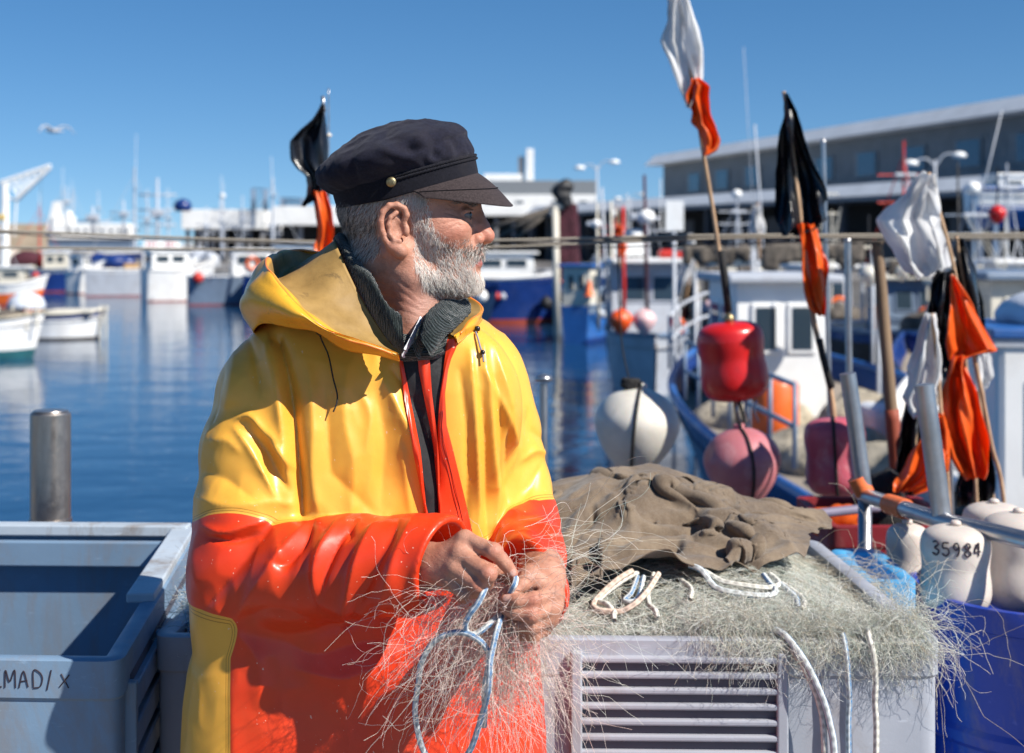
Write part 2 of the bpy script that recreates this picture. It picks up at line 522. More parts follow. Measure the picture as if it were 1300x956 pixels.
# ears
for sg in (-1, 1):
    def e(u, v, y):
        q = loc(u, v, y); return (q[0], q[1], sg * y)
    Sb(ell(e(506, 292, 74), (14, 24, 9)), 6)
    U(ell(e(497, 290, 70), (13, 25, 6)), 5)
    hx = [e(511, 284, 68), e(516, 273, 71), e(513, 265, 74), e(504, 260, 77), e(494, 261, 80), e(486, 269, 82), e(483, 281, 82.5), e(485, 293, 81), e(489, 304, 78.5), e(496, 314, 76)]
    for i in range(len(hx) - 1): U(cone(hx[i], hx[i + 1], 3.6 + .2 * (i > 3), 3.8), 1.6)
    ah = [e(503, 270, 77), e(496, 276, 79), e(493.5, 286, 79.5), e(495, 297, 79), e(501, 305, 78), e(507, 306, 77)]
    for i in range(len(ah) - 1): U(cone(ah[i], ah[i + 1], 3.2, 3.2), 2)
    U(cone(e(499, 312, 75), e(509, 319, 73), 6.5, 8.5), 4)
    U(ell(e(516, 293, 68), (4, 7.5, 4.5)), 6)
    Sb(ell(e(506, 290, 78.5), (6.5, 10.5, 9)), 2)
    Sb(ell(e(504, 282, 80), (7, 6, 7)), 2)
# neck with its muscles and throat
head.u(cone(h2w(497, 330, 2), P(486, 440, 2.06), 57 * K, 66 * K), .02)
head.u(cone(h2w(530, 350, 0), P(522, 425, 1.99), 40 * K, 46 * K), .02)
head.u(cone(h2w(512, 322, -44), P(532, 432, 1.955), 12 * K, 11 * K), .03)
head.u(cone(h2w(573, 372, 0), P(545, 395, 1.985), 10 * K, 13 * K), .02)
# trunk and arms under the clothes
head.u(ell(P(490, 520, 2.07), (.15, .085, .13)), .05)
head.u(ell(P(495, 640, 2.07), (.135, .085, .22)), .05)
head.chain([P(380, 470, 2.03), P(330, 600, 1.965), P(318, 712, 1.94), P(440, 722, 1.88), P(545, 719, 1.80), P(553, 718, 1.785)],
           [.045, .036, .032, .031, .027, .0255], .015)
head.chain([P(610, 480, 2.11), P(645, 600, 2.09), P(660, 685, 2.05), P(688, 724, 1.86), P(690, 732, 1.81)],
           [.04, .030, .029, .027, .026], .015)
# --- hands
def finger(pts, rad, k=.003, kr=.006):
    for i in range(len(pts) - 1):
        head.u(cone(pts[i], pts[i + 1], rad[i] * .001, rad[i + 1] * .001), kr if i == 0 else k)
# his right hand (picture left): back of the hand to the camera
W = P(553, 718, 1.785)
MI, MM, MR, MP = P(590, 685, 1.765), P(584, 703, 1.752), P(577, 721, 1.748), P(571, 738, 1.752)
for m, r in ((MI, 11.5), (MM, 12), (MR, 11.5), (MP, 10.5)):
    head.u(cone(W, m, .019, r * .001), .012)
finger([MI, P(627, 700, 1.738), P(641, 715, 1.742), P(650.5, 727.5, 1.748)], [10.8, 9.6, 8.4, 7.2])
head.u(ell(P(627, 699.5, 1.737), (.0106, .0100, .0098)), .004)
finger([MM, P(620, 729, 1.722), P(618, 741, 1.738), P(613, 745, 1.757)], [11.2, 9.8, 8.6, 7.6])
head.u(ell(P(620, 728.5, 1.7215), (.0108, .0100, .0102)), .004)
finger([MR, P(606, 743, 1.727), P(601, 751, 1.745), P(596, 750, 1.764)], [10.8, 9.4, 8.4, 7.4])
finger([MP, P(590, 754, 1.738), P(588, 759, 1.754), P(584, 757, 1.768)], [9.8, 8.2, 7.4, 6.6])
finger([W + np.array([.012, .006, .004]), P(596, 716, 1.785), P(627, 727, 1.775), P(645, 734, 1.762)], [15, 12.5, 9.5, 7.8])
# his left hand (picture right)
W2 = P(691, 733, 1.81)
LI, LM, LR, LP = P(702, 754, 1.768), P(702, 770, 1.762), P(697, 785, 1.762), P(690, 797, 1.768)
for m, r in ((LI, 11.5), (LM, 12), (LR, 11.5), (LP, 10)):
    head.u(cone(W2, m, .021, r * .001), .012)
finger([LI, P(677, 762, 1.737), P(657, 763, 1.734), P(643, 760.5, 1.741)], [10.8, 9.6, 8.6, 7.6])
head.u(ell(P(677, 761.5, 1.737), (.0104, .0098, .0100)), .004)
finger([LM, P(675, 781, 1.731), P(655, 778, 1.735), P(642, 773, 1.748)], [11, 9.6, 8.4, 7.4])
finger([LR, P(675, 796, 1.737), P(660, 794, 1.744), P(650, 787, 1.755)], [10.4, 9.2, 8.2, 7.2])
finger([LP, P(677, 808, 1.745), P(665, 807, 1.752), P(657, 800, 1.76)], [9.2, 8.2, 7.4, 6.6])
finger([W2 + np.array([-.006, -.004, -.002]), P(674, 731, 1.778), P(663, 742, 1.758), P(653, 752, 1.75)], [16, 12.5, 9.6, 7.8])
head.u(cone(P(674, 731, 1.778), LI, .012, .010), .012)

lo = np.array([-.40, 1.66, 1.02]); hi = np.array([.085, 2.22, 1.80])
BV, BF = head.mesh(lo, hi, .00135)
# drop the tiny open rims of the box: keep what is inside
BV = smooth_verts(BV, BF, 2, .5)
BN = vnormals(BV, BF)
def projnear(p):
    q = w2h(p); q[:, 2] = -np.abs(q[:, 2]); return w2px(h2w(q))
bh = w2h(BV); bp_ = projnear(BV)
isface = (BV[:, 2] > 1.44)
near = np.clip((BV[:, 2] - 1.36) / .1, 0, 1)
# fine surface relief: slackness, pores, knuckle creases
disp = .00045 * vnoise(BV, 55, 1) * near + .0003 * vnoise(BV, 120, 2)
def crease_h(pts, w, amp, sgn=None):
    """crease line on the head; pts in head px (u,v), side by sign of y"""
    pts = np.array(pts, float)
    a, b = pts[:-1], pts[1:]
    q = bp_; best = np.full(len(q), 1e9)
    sel = np.where(isface & (bh[:, 2] < -8))[0] if sgn is None else np.where(isface & (bh[:, 2] * sgn > 8))[0]
    qq = q[sel]; bb = np.full(len(qq), 1e9)
    for i in range(len(a)):
        ab = b[i] - a[i]; t = np.clip((qq - a[i]) @ ab / (ab @ ab), 0, 1)
        bb = np.minimum(bb, np.linalg.norm(qq - (a[i] + t[:, None] * ab), axis=1))
    disp[sel] -= amp * np.exp(-(bb / w) ** 2)
for sg in (-1, 1):
    crease_h([(602, 300), (597, 312), (590, 322)], 2.6, .0011, sg)      # cheek fold
    crease_h([(583, 276), (574, 272), (566, 270)], 1.4, .0007, sg)      # crow's feet
    crease_h([(583, 280), (573, 281), (563, 284)], 1.4, .0007, sg)
    crease_h([(582, 284), (574, 288), (566, 294)], 1.4, .0006, sg)
    crease_h([(600, 285), (592, 288), (584, 286)], 2.6, .0006, sg)      # bag under the eye
    for k in range(3): crease_h([(604 - k, 243 - k * 8), (585, 240 - k * 8), (560, 243 - k * 8)], 1.5, .0006, sg)
    for k in range(4): crease_h([(480, 345 + 14 * k), (505, 356 + 12 * k), (535, 380 + 8 * k)], 2.4, .00045, sg)
# knuckle creases on the hands
def crease3(c, axis, w, length, amp, n=3, gap=.0022):
    c = np.asarray(c); axis = axis / np.linalg.norm(axis)
    d = BV - c; s_ = np.where(np.linalg.norm(d, axis=1) < length)[0]
    t = d[s_] @ axis
    g = sum(np.exp(-((t - (i - (n - 1) / 2) * gap) / w) ** 2) for i in range(n))
    r = np.linalg.norm(d[s_] - t[:, None] * axis, axis=1)
    disp[s_] -= amp * g * np.clip(1 - r / length, 0, 1)
for c, a, b in ((P(627, 700, 1.73), MI, P(641, 715, 1.742)), (P(620, 728, 1.715), MM, P(618, 741, 1.738)), (P(606, 742, 1.72), MR, P(601, 751, 1.745)),
                (P(677, 762, 1.73), LI, P(657, 763, 1.734)), (P(675, 781, 1.724), LM, P(655, 778, 1.735)), (P(675, 796, 1.73), LR, P(660, 794, 1.744)),
                (P(657, 763, 1.728), P(677, 762, 1.737), P(643, 760, 1.741)), (P(655, 778, 1.729), P(675, 781, 1.731), P(642, 773, 1.748)),
                (P(641, 715, 1.735), P(627, 700, 1.738), P(650, 727, 1.748))):
    crease3(c, np.asarray(b) - np.asarray(a), .0006, .013, .0006)
hand = BV[:, 2] < 1.36
# tendons on the back of the hand
for m, w_ in ((MI, W), (MM, W), (MR, W), (LI, W2), (LM, W2)):
    m = np.asarray(m); a_ = w_ + (m - w_) * .35; ab = m - a_
    sel = np.where(hand)[0]; q = BV[sel]; t = np.clip((q - a_) @ ab / (ab @ ab), 0, 1)
    d = np.linalg.norm((q - (a_ + t[:, None] * ab))[:, [0, 2]], axis=1)
    disp[sel] += .0011 * np.exp(-(d / .0035) ** 2) * (BN[sel, 1] < 0) * (t > 0) * (t < 1)
BV = BV + BN * disp[:, None]
# skin tint: where the blood shows, weathering, nails, lips, stubble
red = np.zeros(len(BV)); tintd = np.zeros(len(BV)); lip = np.zeros(len(BV))
def blob(c, r, amp, arr):
    d = np.linalg.norm(bh - np.array(c), axis=1); arr += amp * np.exp(-(d / r) ** 2)
for sg in (-1, 1):
    blob((578, 298, sg * 48), 26, .55, red); blob((486, 285, sg * 82), 14, .7, red); blob((507, 320, sg * 74), 14, .6, red)
    blob((495, 262, sg * 80), 10, .5, red); blob((530, 380, sg * 45), 34, .45, red)
blob((620, 297, 0), 15, .8, red); blob((609, 301, -12), 9, .5, red)
lip = np.exp(-((bh[:, 1] - 331) / 6.5) ** 4) * (np.abs(bh[:, 2]) < 21) * (bh[:, 0] > 598) * isface
for m in (P(627, 700, 1.73), P(620, 729, 1.715), P(650, 728, 1.742), P(677, 762, 1.73), P(643, 761, 1.735), P(675, 781, 1.725), P(606, 743, 1.72)):
    red += .6 * np.exp(-(np.linalg.norm(BV - m, axis=1) / .010) ** 2)
beardy = np.zeros(len(BV))

def skin_mat():
    n = NT('weathered_skin')
    c = n.ramp(n.noise(38, 6, .65), [(.25, (.32, .140, .088)), (.5, (.45, .21, .138)), (.75, (.55, .285, .195))])
    c = n.mix(n.math('MULTIPLY', n.attr('red'), .5), c, (.56, .13, .085))
    c = n.mix(n.attr('lip'), c, (.40, .12, .10))
    sp = n.ramp(n.noise(260, 3, .5), [(.60, 0.0), (.70, 1.0)])
    c = n.mix(n.math('MULTIPLY', sp, .22), c, (.24, .09, .05))
    c = n.mix(n.math('MULTIPLY', n.attr('stub'), .45), c, (.34, .25, .22))
    c = n.mix(n.attr('nail'), c, (.62, .36, .29))
    n.l(c, n.b.inputs['Base Color'])
    n.b.inputs['Subsurface Weight'].default_value = .12
    n.b.inputs['Subsurface Radius'].default_value = (1.0, .35, .2)
    n.b.inputs['Subsurface Scale'].default_value = .006
    rr = n.ramp(n.noise(90, 4), [(.3, .38), (.7, .58)])
    n.l(rr, n.b.inputs['Roughness']); n.b.inputs['Specular IOR Level'].default_value = .45
    v = n.n('ShaderNodeTexVoronoi'); v.inputs['Scale'].default_value = 900; n.l(n.obj(), v.inputs['Vector'])
    b1 = n.bump(v.outputs[0], .22, .0006)
    n.l(n.bump(n.noise(170, 7, .68, stretch=(1, 1, 1.6)), .85, .0014, b1), n.b.inputs['Normal'])
    return n.m
m_skin = skin_mat()
stub = np.clip(1 - np.abs(bp_[:, 0] - 545) / 40, 0, 1) * np.clip((bp_[:, 1] - 345) / 10, 0, 1) * (bp_[:, 1] < 410) * isface
hairline = isface & (bh[:, 0] < 545) & (bh[:, 1] < 322 + (bh[:, 0] - 440) * .0) & (np.abs(bh[:, 2]) < 76)
stub = np.maximum(stub, hairline * np.clip((330 - bh[:, 1]) / 25, 0, 1) * np.clip((520 - bh[:, 0]) / 25, 0, 1) * .9)
nail = np.zeros(len(BV))
def nail_at(c, n_, r):
    c = np.asarray(c); d = np.linalg.norm(BV - c, axis=1)
    return (1 / (1 + np.exp(np.clip((d - r) * 2500, -50, 50))))
nail = np.maximum(nail_at(P(643.5, 758, 1.7335), None, .0052), nail_at(P(651, 726.5, 1.741), None, .0045))
PERSON = empty('person', P(490, 310, 2.05)[[0, 1]].tolist() + [0.0], label='grey-bearded fisherman in navy cap and yellow and orange oilskin jacket mending a net', cat='person')
body_o = mesh_obj('body', BV, BF, m_skin, PERSON, world=True, attrs=dict(red=np.clip(red, 0, 1), lip=lip, stub=stub, nail=nail))
# eyes
m_eye = NT('eye')
m_eye.b.inputs['Roughness'].default_value = .06
m_eye.l(m_eye.attr('ring', True), m_eye.b.inputs['Base Color'])
for sg in (-1, 1):
    mb = MB(); c = h2w(592.6, 274, sg * 26); R0 = 11.4 * HS
    a = np.linspace(0, math.pi, 25); prof = [(R0 * math.sin(t), R0 * math.cos(t)) for t in a]
    ax = h2w(625, 272.5, sg * 27) - c; ax /= np.linalg.norm(ax)
    mb.lathe([(r, z) for r, z in prof[::-1]], c, 24, axis=ax)
    o = mb.build('eye', m_eye.m, PERSON, smooth=True, world=True)
    V = np.vstack(mb.v); ang = np.degrees(np.arccos(np.clip((V - c) @ ax / R0, -1, 1)))
    colr = np.where(ang[:, None] < 12, np.array([.01, .01, .01]), np.where(ang[:, None] < 31, np.array([.035, .03, .025]), np.array([.15, .12, .11])))
    at = o.data.attributes.new('ring', 'FLOAT_COLOR', 'POINT'); cc = np.ones((len(V), 4), np.float32); cc[:, :3] = colr; at.data.foreach_set('color', cc.ravel())

# ------------------------------------------------------------------ hair and beard: separate strands
tri = BF[isface[BF[:, 0]]]
cent = BV[tri].mean(1); ch = w2h(cent); ch[:, :2] = projnear(cent); cn = vnormals(BV, BF)[tri[:, 0]]
def inpoly(x, y, poly):
    poly = np.asarray(poly, float); c = np.zeros(len(x), bool); j = len(poly) - 1
    for i in range(len(poly)):
        xi, yi = poly[i]; xj, yj = poly[j]
        c ^= ((yi > y) != (yj > y)) & (x < (xj - xi) * (y - yi) / (yj - yi + 1e-12) + xi); j = i
    return c
cheek = [(543, 240), (546, 268), (551, 292), (563, 306), (577, 313), (590, 314), (600, 309), (609, 307), (621, 312), (622, 330), (612, 329), (603, 332), (601, 338), (604, 342), (625, 342), (625, 390), (585, 392), (556, 379), (537, 358), (526, 338), (525, 312), (526, 292), (519, 262), (516, 240)]
hairp = [(400, 200), (548, 200), (541, 256), (530, 262), (516, 258), (506, 252), (492, 252), (481, 264), (478, 290), (486, 312), (480, 322), (462, 326), (442, 330), (415, 320)]
inb = inpoly(ch[:, 0] + 1.5 * vnoise(cent, 300, 5), ch[:, 1] + 2 * vnoise(cent, 300, 6), cheek) & (np.abs(ch[:, 2]) < 76)
lipz = (ch[:, 0] > 598) & (np.abs(ch[:, 2]) < 16) & (ch[:, 1] > 326) & (ch[:, 1] < 341)
inb &= ~lipz
inh = inpoly(ch[:, 0], ch[:, 1], hairp) & (np.abs(ch[:, 2]) < 73)
def strands(mask, N, length, flow, rad, lift, curl, name, colf, k=6):
    idx = np.where(mask)[0]; pick = RNG.choice(idx, N)
    a = tri[pick]; w = RNG.random((N, 2)); w2 = w[:, :1] + 0
    o = BV[a[:, 0]] * (1 - w[:, :1]) + BV[a[:, 1]] * w[:, :1] * (1 - w[:, 1:]) + BV[a[:, 2]] * w[:, :1] * w[:, 1:]
    nrm = cn[pick]; hh = w2h(o); L = length(hh) * (.65 + .6 * RNG.random(N)) * HS
    fl = flow(hh); fl = fl + RNG.normal(0, .23, (N, 3)); fl += .35 * np.stack([vnoise(o, 130, 8), vnoise(o, 130, 9), vnoise(o, 130, 10)], 1)
    fl = np.stack([fl[:, 0] * cyw - fl[:, 2] * syw, fl[:, 0] * syw + fl[:, 2] * cyw, -fl[:, 1]], 1)
    fl -= nrm * (fl * nrm).sum(1, keepdims=True); fl /= np.linalg.norm(fl, axis=1, keepdims=True) + 1e-9
    t = np.linspace(0, 1, k)
    side = np.cross(nrm, fl); ph = RNG.random(N) * 6.28; cu = curl * RNG.random(N)
    lf = lift * (.5 + RNG.random(N))
    path = o[:, None] - nrm[:, None] * .0006 + L[:, None, None] * (fl[:, None] * t[None, :, None] + nrm[:, None] * (lf[:, None] * (t * (1.25 - .75 * t))[None, :])[..., None]
            + side[:, None] * (cu[:, None] * np.sin(ph[:, None] + t[None] * 4.5) - cu[:, None] * np.sin(ph)[:, None])[..., None])
    r = rad * (.75 + .5 * RNG.random(N))[:, None] * (1 - .75 * t ** 2)[None]
    V, F = multi_tubes(path, r, 3)
    c = colf(hh, N); c = np.repeat(c, k * 3, 0)
    return V, F, c
def hairmat(name, rough):
    n = NT(name); n.l(n.attr('tone', True), n.b.inputs['Base Color']); n.b.inputs['Roughness'].default_value = rough
    n.b.inputs['Specular IOR Level'].default_value = .35
    return n.m
m_hair = hairmat('hair_strands', .45)
def bflow(h):
    d = np.zeros_like(h); t = np.clip((h[:, 0] - 530) / 75, 0, 1)
    d[:, 0] = .10 + .45 * t * (h[:, 1] > 318); d[:, 1] = 1.0
    mo = (h[:, 1] < 326) & (h[:, 0] > 592)
    d[mo, 0] = .2; d[mo, 1] = .8; d[mo, 2] = np.sign(h[mo, 2]) * .6
    ch_ = (h[:, 1] > 340) & (h[:, 0] > 590); d[ch_, 0] = .55; d[ch_, 1] = .8
    return d
def blen(h):
    L = 8 + 4.5 * np.clip((h[:, 1] - 330) / 30, 0, 1)
    L = np.where(h[:, 1] > 365, 7, L)
    L = np.where((h[:, 1] < 326) & (h[:, 0] > 590), 10, L)
    return L
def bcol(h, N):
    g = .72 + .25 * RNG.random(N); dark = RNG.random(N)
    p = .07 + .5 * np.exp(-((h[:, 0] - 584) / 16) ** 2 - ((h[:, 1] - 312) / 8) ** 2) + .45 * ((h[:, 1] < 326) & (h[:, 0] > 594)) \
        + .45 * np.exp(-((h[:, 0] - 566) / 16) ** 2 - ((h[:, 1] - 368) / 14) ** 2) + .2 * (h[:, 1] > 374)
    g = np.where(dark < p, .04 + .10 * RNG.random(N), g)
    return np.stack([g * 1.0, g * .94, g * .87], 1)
cheek2 = [(541, 262), (552, 284), (566, 298), (580, 304), (600, 301), (604, 309), (590, 318), (560, 312), (546, 298), (540, 275)]
inc = inpoly(ch[:, 0], ch[:, 1], cheek2) & (np.abs(ch[:, 2]) < 76)
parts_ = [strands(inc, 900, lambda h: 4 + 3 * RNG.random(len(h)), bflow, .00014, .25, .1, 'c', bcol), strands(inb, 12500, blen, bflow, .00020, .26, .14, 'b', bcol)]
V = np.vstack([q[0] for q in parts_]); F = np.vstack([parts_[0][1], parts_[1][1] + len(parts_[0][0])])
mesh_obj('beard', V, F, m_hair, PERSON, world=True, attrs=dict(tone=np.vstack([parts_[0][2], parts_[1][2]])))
def hflow(h):
    d = np.zeros_like(h); d[:, 0] = -.35 - .2 * (h[:, 0] < 500); d[:, 1] = 1.0
    fr = (h[:, 0] > 505); d[fr, 0] = -.25
    return d
def hcol(h, N):
    w = np.clip((h[:, 0] - 455) / 60, 0, 1)
    p = .38 + .55 * w; g = np.where(RNG.random(N) < p, .48 + .3 * RNG.random(N), .035 + .08 * RNG.random(N))
    return np.stack([g, g * .97, g * .93], 1)
V, F, c = strands(inh, 14000, lambda h: 12 + 5 * RNG.random(len(h)), hflow, .00021, .30, .12, 'h', hcol)
mesh_obj('hair', V, F, m_hair, PERSON, world=True, attrs=dict(tone=c))
# eyebrows
inbr = inpoly(ch[:, 0], ch[:, 1], [(578, 252), (590, 249), (606, 253), (612, 262), (603, 262), (590, 258), (577, 259)]) & (np.abs(ch[:, 2]) > 8) & (np.abs(ch[:, 2]) < 46)
if inbr.any():
    def eflow(h):
        d = np.zeros_like(h); d[:, 0] = -.5; d[:, 1] = -.15; d[:, 2] = np.sign(h[:, 2]); return d
    V, F, c = strands(inbr, 900, lambda h: 8.0 + 0 * h[:, 0], eflow, .0002, .35, .1, 'e', lambda h, N: np.repeat((.05 + .3 * RNG.random(N))[:, None], 3, 1))
    mesh_obj('eyebrows', V, F, m_hair, PERSON, world=True, attrs=dict(tone=c))

# ------------------------------------------------------------------ cap
CE1 = np.array([math.cos(R_(15.5)), -math.sin(R_(15.5))]); CE2 = np.array([-math.sin(R_(15.5)), -math.cos(R_(15.5))])
def cap2w(x, z, y):
    z = z + .075 * y
    u = 515 + x * CE1[0] + z * CE2[0]; v = 236 + x * CE1[1] + z * CE2[1]
    return h2w(np.stack([u, v, y], -1).reshape(-1, 3)).reshape(u.shape + (3,))
prof = np.array([  # z, xback, xfront, halfwidth
    (6, -91, 93, 76), (14, -92, 94, 77), (20, -99, 95.5, 84), (29, -104, 94, 93), (38, -106, 92.5, 98), (46, -104.5, 93, 99), (54, -97.5, 88, 93),
    (62, -81, 77, 80), (69, -64, 61, 64), (76, -47, 42, 45), (81, -27, 20, 26), (83.5, -9, 3, 9), (84, -4, -2, 1)], float)
pr = spline(prof, 90); th = np.linspace(0, 2 * np.pi, 181)
cx = (pr[:, 1] + pr[:, 2]) / 2; ca = (pr[:, 2] - pr[:, 1]) / 2
X = cx[:, None] + ca[:, None] * np.cos(th)[None]; Yv = pr[:, 3][:, None] * np.sin(th)[None]; Z = np.repeat(pr[:, :1], 181, 1)
q = np.stack([X, Yv, Z], -1).reshape(-1, 3)
nz = 2.4 * vnoise(q, .030, 3) + 1.7 * (1 - 2 * np.abs(vnoise(q * [1, 1, 1.4], .05, 4))) + .9 * vnoise(q, .13, 12)
env = np.clip((Z.ravel() - 10) / 18, 0, 1)
gather = 1.0 * np.sin(th[None] * 26 + 2 * np.sin(th * 5)[None]) * np.exp(-((pr[:, 0] - 19) / 6) ** 2)[:, None]
R0 = (nz * env).reshape(X.shape) + gather
def dent(x0, z0, x1, z1, w, amp):
    a = np.array([x0, z0]); b = np.array([x1, z1]); ab = b - a
    qq = np.stack([X, Z], -1).reshape(-1, 2); t = np.clip((qq - a) @ ab / (ab @ ab), 0, 1)
    d = np.linalg.norm(qq - (a + t[:, None] * ab), axis=1).reshape(X.shape)
    return amp * np.exp(-(d / w) ** 2) * (Yv < 10)
R0 += dent(6, 64, 38, 38, 9, -5.0) + dent(0, 52, 30, 27, 6, 3.5) + dent(-36, 62, -42, 26, 8, -4) + dent(-70, 44, -55, 24, 6, -2.5) + dent(46, 55, 40, 28, 7, 3.0) + dent(62, 60, 58, 26, 6, -2.5) + dent(78, 40, 84, 26, 4, -2.5)
rr = np.sqrt((X - cx[:, None]) ** 2 + Yv ** 2) + 1e-6
sc_ = 1 + R0 / np.maximum(rr, 25) * np.clip(rr / 30, 0, 1)
Xd = cx[:, None] + (X - cx[:, None]) * sc_; Yd = Yv * sc_; Zd = Z + R0 * .6 * np.clip((Z - 50) / 25, 0, 1)
A = cap2w(Xd, Zd, Yd); A[:, -1] = A[:, 0]
def wool(name, col, bs=900):
    n = NT(name)
    c = n.ramp(n.noise(420, 5, .7), [(.3, tuple(q * .55 for q in col)), (.72, tuple(min(1, q * 1.9) for q in col))])
    c = n.mix(n.math('MULTIPLY', n.ramp(n.noise(14, 6, .65), [(.50, 0.0), (.75, 1.0)]), .35), c, (.05, .042, .042))
    n.l(c, n.b.inputs['Base Color']); n.b.inputs['Roughness'].default_value = .95
    n.b.inputs['Sheen Weight'].default_value = .14; n.b.inputs['Sheen Roughness'].default_value = .45; n.b.inputs['Sheen Tint'].default_value = (.62, .62, .70, 1)
    n.b.inputs['Specular IOR Level'].default_value = .15
    n.l(n.bump(n.noise(bs, 5, .75), .7, .0012), n.b.inputs['Normal'])
    return n.m
m_cap = wool('navy_wool', (.011, .011, .020)); m_band = wool('black_wool_band', (.008, .008, .012)); m_brim = wool('worn_brim_cloth', (.036, .027, .027))
V, F = grid_mesh(A)
CAP = empty('cap', (0, 0, 0), parent=PERSON); CAP.location = (0, 0, 1.7)
CAP['label'] = 'dark navy wool fisherman cap with braided cord and button'
mesh_obj('crown', V, F, m_cap, CAP, world=True)
# band
bp = np.array([(-11, -90.5, 91.5, 75), (-9, -92, 93.5, 76.5), (2, -92.5, 94.5, 77.5), (14, -92.5, 95, 78), (17, -91.5, 93.5, 76.5)], float)
bpr = spline(bp, 22); X = (bpr[:, 1] + bpr[:, 2])[:, None] / 2 + (bpr[:, 2] - bpr[:, 1])[:, None] / 2 * np.cos(th)[None]
Yv = bpr[:, 3][:, None] * np.sin(th)[None]; Z = np.repeat(bpr[:, :1], 181, 1)
Z = np.where(Z < 10, Z + 9 * np.clip((-np.cos(th) - .2), 0, 1)[None] * np.clip((10 - Z) / 20, 0, 1), Z)
A = cap2w(X, Z, Yv); V, F = grid_mesh(A); mesh_obj('band', V, F, m_band, CAP, world=True)
# inside closing surface of the cap (lining) so no light leaks
# braided cord: two twisted strands over the front half
def band_pt(t, z, out=1.2):
    return cap2w(np.array(1.2 + (93.8 + out) * np.cos(t)), np.array(z), np.array((78 + out) * np.sin(t)))
mb = MB()
tt = np.linspace(-1.62, 1.62, 260)
for row, z0 in ((0, 9.5), (1, 13.5)):
    for ph in (0, math.pi):
        pth = np.array([band_pt(t, z0 + .75 * math.sin(t * 62 + ph), 1.2 + .75 * math.cos(t * 62 + ph)) for t in tt])
        mb.tube(pth, 1.25 * HS, 6)
mb.build('cord', m_band, CAP, smooth=True, world=True)
m_brass = mat('old_brass', (.34, .28, .16), .5, 1.0, var=.25, vscale=200, bump=.5, bscale=900, bdist=.0004)
for t0 in (-1.60, 1.60):
    c = band_pt(t0, 8, 1.5); ax = c - band_pt(t0, 8, -20); ax /= np.linalg.norm(ax)
    mb = MB().lathe([(r * HS, z * HS) for r, z in [(6.2, 0), (6.4, 1.2), (5.6, 2.4), (3.2, 3.4), (0.01, 3.8)]], c, 20, axis=ax)
    for kk in range(-2, 3):
        d2 = np.cross(ax, [0, 0, 1]); d2 /= np.linalg.norm(d2); e3 = np.cross(d2, ax)
        mb.tube([c + ax * 3.4 * HS + d2 * kk * 2 * HS - e3 * (4.2 - abs(kk)) * HS, c + ax * 3.9 * HS + d2 * kk * 1.6 * HS, c + ax * 3.2 * HS + d2 * kk * 2 * HS + e3 * (4.2 - abs(kk)) * HS], .45 * HS, 5)
    mb.build('button', m_brass, CAP, smooth=True, world=True, sharp=50)
# brim
ph = np.linspace(-1.34, 1.34, 61); tt = np.linspace(0, 1, 16)
rows = []
for t in tt:
    cc_, ss_ = np.cos(ph), np.sin(ph)
    ex = cc_ ** .8
    xi = 93.5 * cc_; yi = 77 * ss_
    X_ = xi + 31 * ex * t; Y_ = yi + 5 * ss_ * t * ex
    Z_ = -9.5 - 50 * cc_ ** 1.15 * t + 4.5 * math.sin(t * math.pi) * ex 
    rows.append(np.stack([X_, Y_, Z_], -1))
Rw = np.array(rows)
top = Rw.copy(); bot = Rw.copy()
bot[..., 2] -= 2.2; bot[..., 0] -= 1.6
edge = []
for kk in range(1, 6):
    a = math.pi * kk / 6
    e_ = (top[-1] + bot[-1]) / 2 + (top[-1] - bot[-1]) / 2 * math.cos(a) + np.array([.78, 0, -.6]) * 1.7 * math.sin(a)
    edge.append(e_)
full = np.concatenate([top, np.array(edge), bot[::-1]], 0)
A = cap2w(full[..., 0], full[..., 2], full[..., 1])
V, F = grid_mesh(A); mesh_obj('brim', V, F, m_brim, CAP, world=True)
# stitched trim line of the brim and piping
mb = MB()
for f_ in (.62, .66):
    row = top[int(f_ * 15)]; row = row + np.array([.6, 0, .8])
    mb.tube(cap2w(row[:, 0], row[:, 2], row[:, 1]), .5 * HS, 5)
mb.build('brim_stitching', m_band, CAP, smooth=True, world=True)
# ------------------------------------------------------------------ oilskin jacket
def bpx(p):   # world -> photograph pixel
    return np.stack([650 + p[:, 0] / p[:, 1] * FPX, 310 - (p[:, 2] - CZ) / p[:, 1] * FPX], 1)
SL = np.array([  # v, uLeft, uRight, Ycentre, half depth
    (392, 445, 590, 2.05, .045), (408, 375, 612, 2.05, .072), (430, 345, 632, 2.055, .095), (470, 325, 652, 2.055, .118), (550, 318, 668, 2.05, .135),
    (640, 312, 674, 2.05, .142), (700, 292, 678, 2.05, .146), (770, 268, 680, 2.05, .150), (860, 252, 684, 2.05, .155), (1010, 246, 694, 2.05, .165)], float)
zs = CZ - (SL[:, 0] - 310) / FPX * 2.04
xl = (SL[:, 1] - 650) / FPX * 2.04; xr = (SL[:, 2] - 650) / FPX * 2.04
order = np.argsort(zs); zs_, xl_, xr_, yc_, ry_ = zs[order], xl[order], xr[order], SL[order, 3], SL[order, 4]
zf = np.linspace(zs_[0], zs_[-1], 300)
def sm(a):
    q = np.interp(zf, zs_, a); k = np.hanning(31); k /= k.sum()
    return np.convolve(np.pad(q, 15, mode='edge'), k, 'valid')
XL, XR, YC, RY = sm(xl_), sm(xr_), sm(yc_), sm(ry_)
ZB, ZT = zs_[0] + .01, zs_[-1]
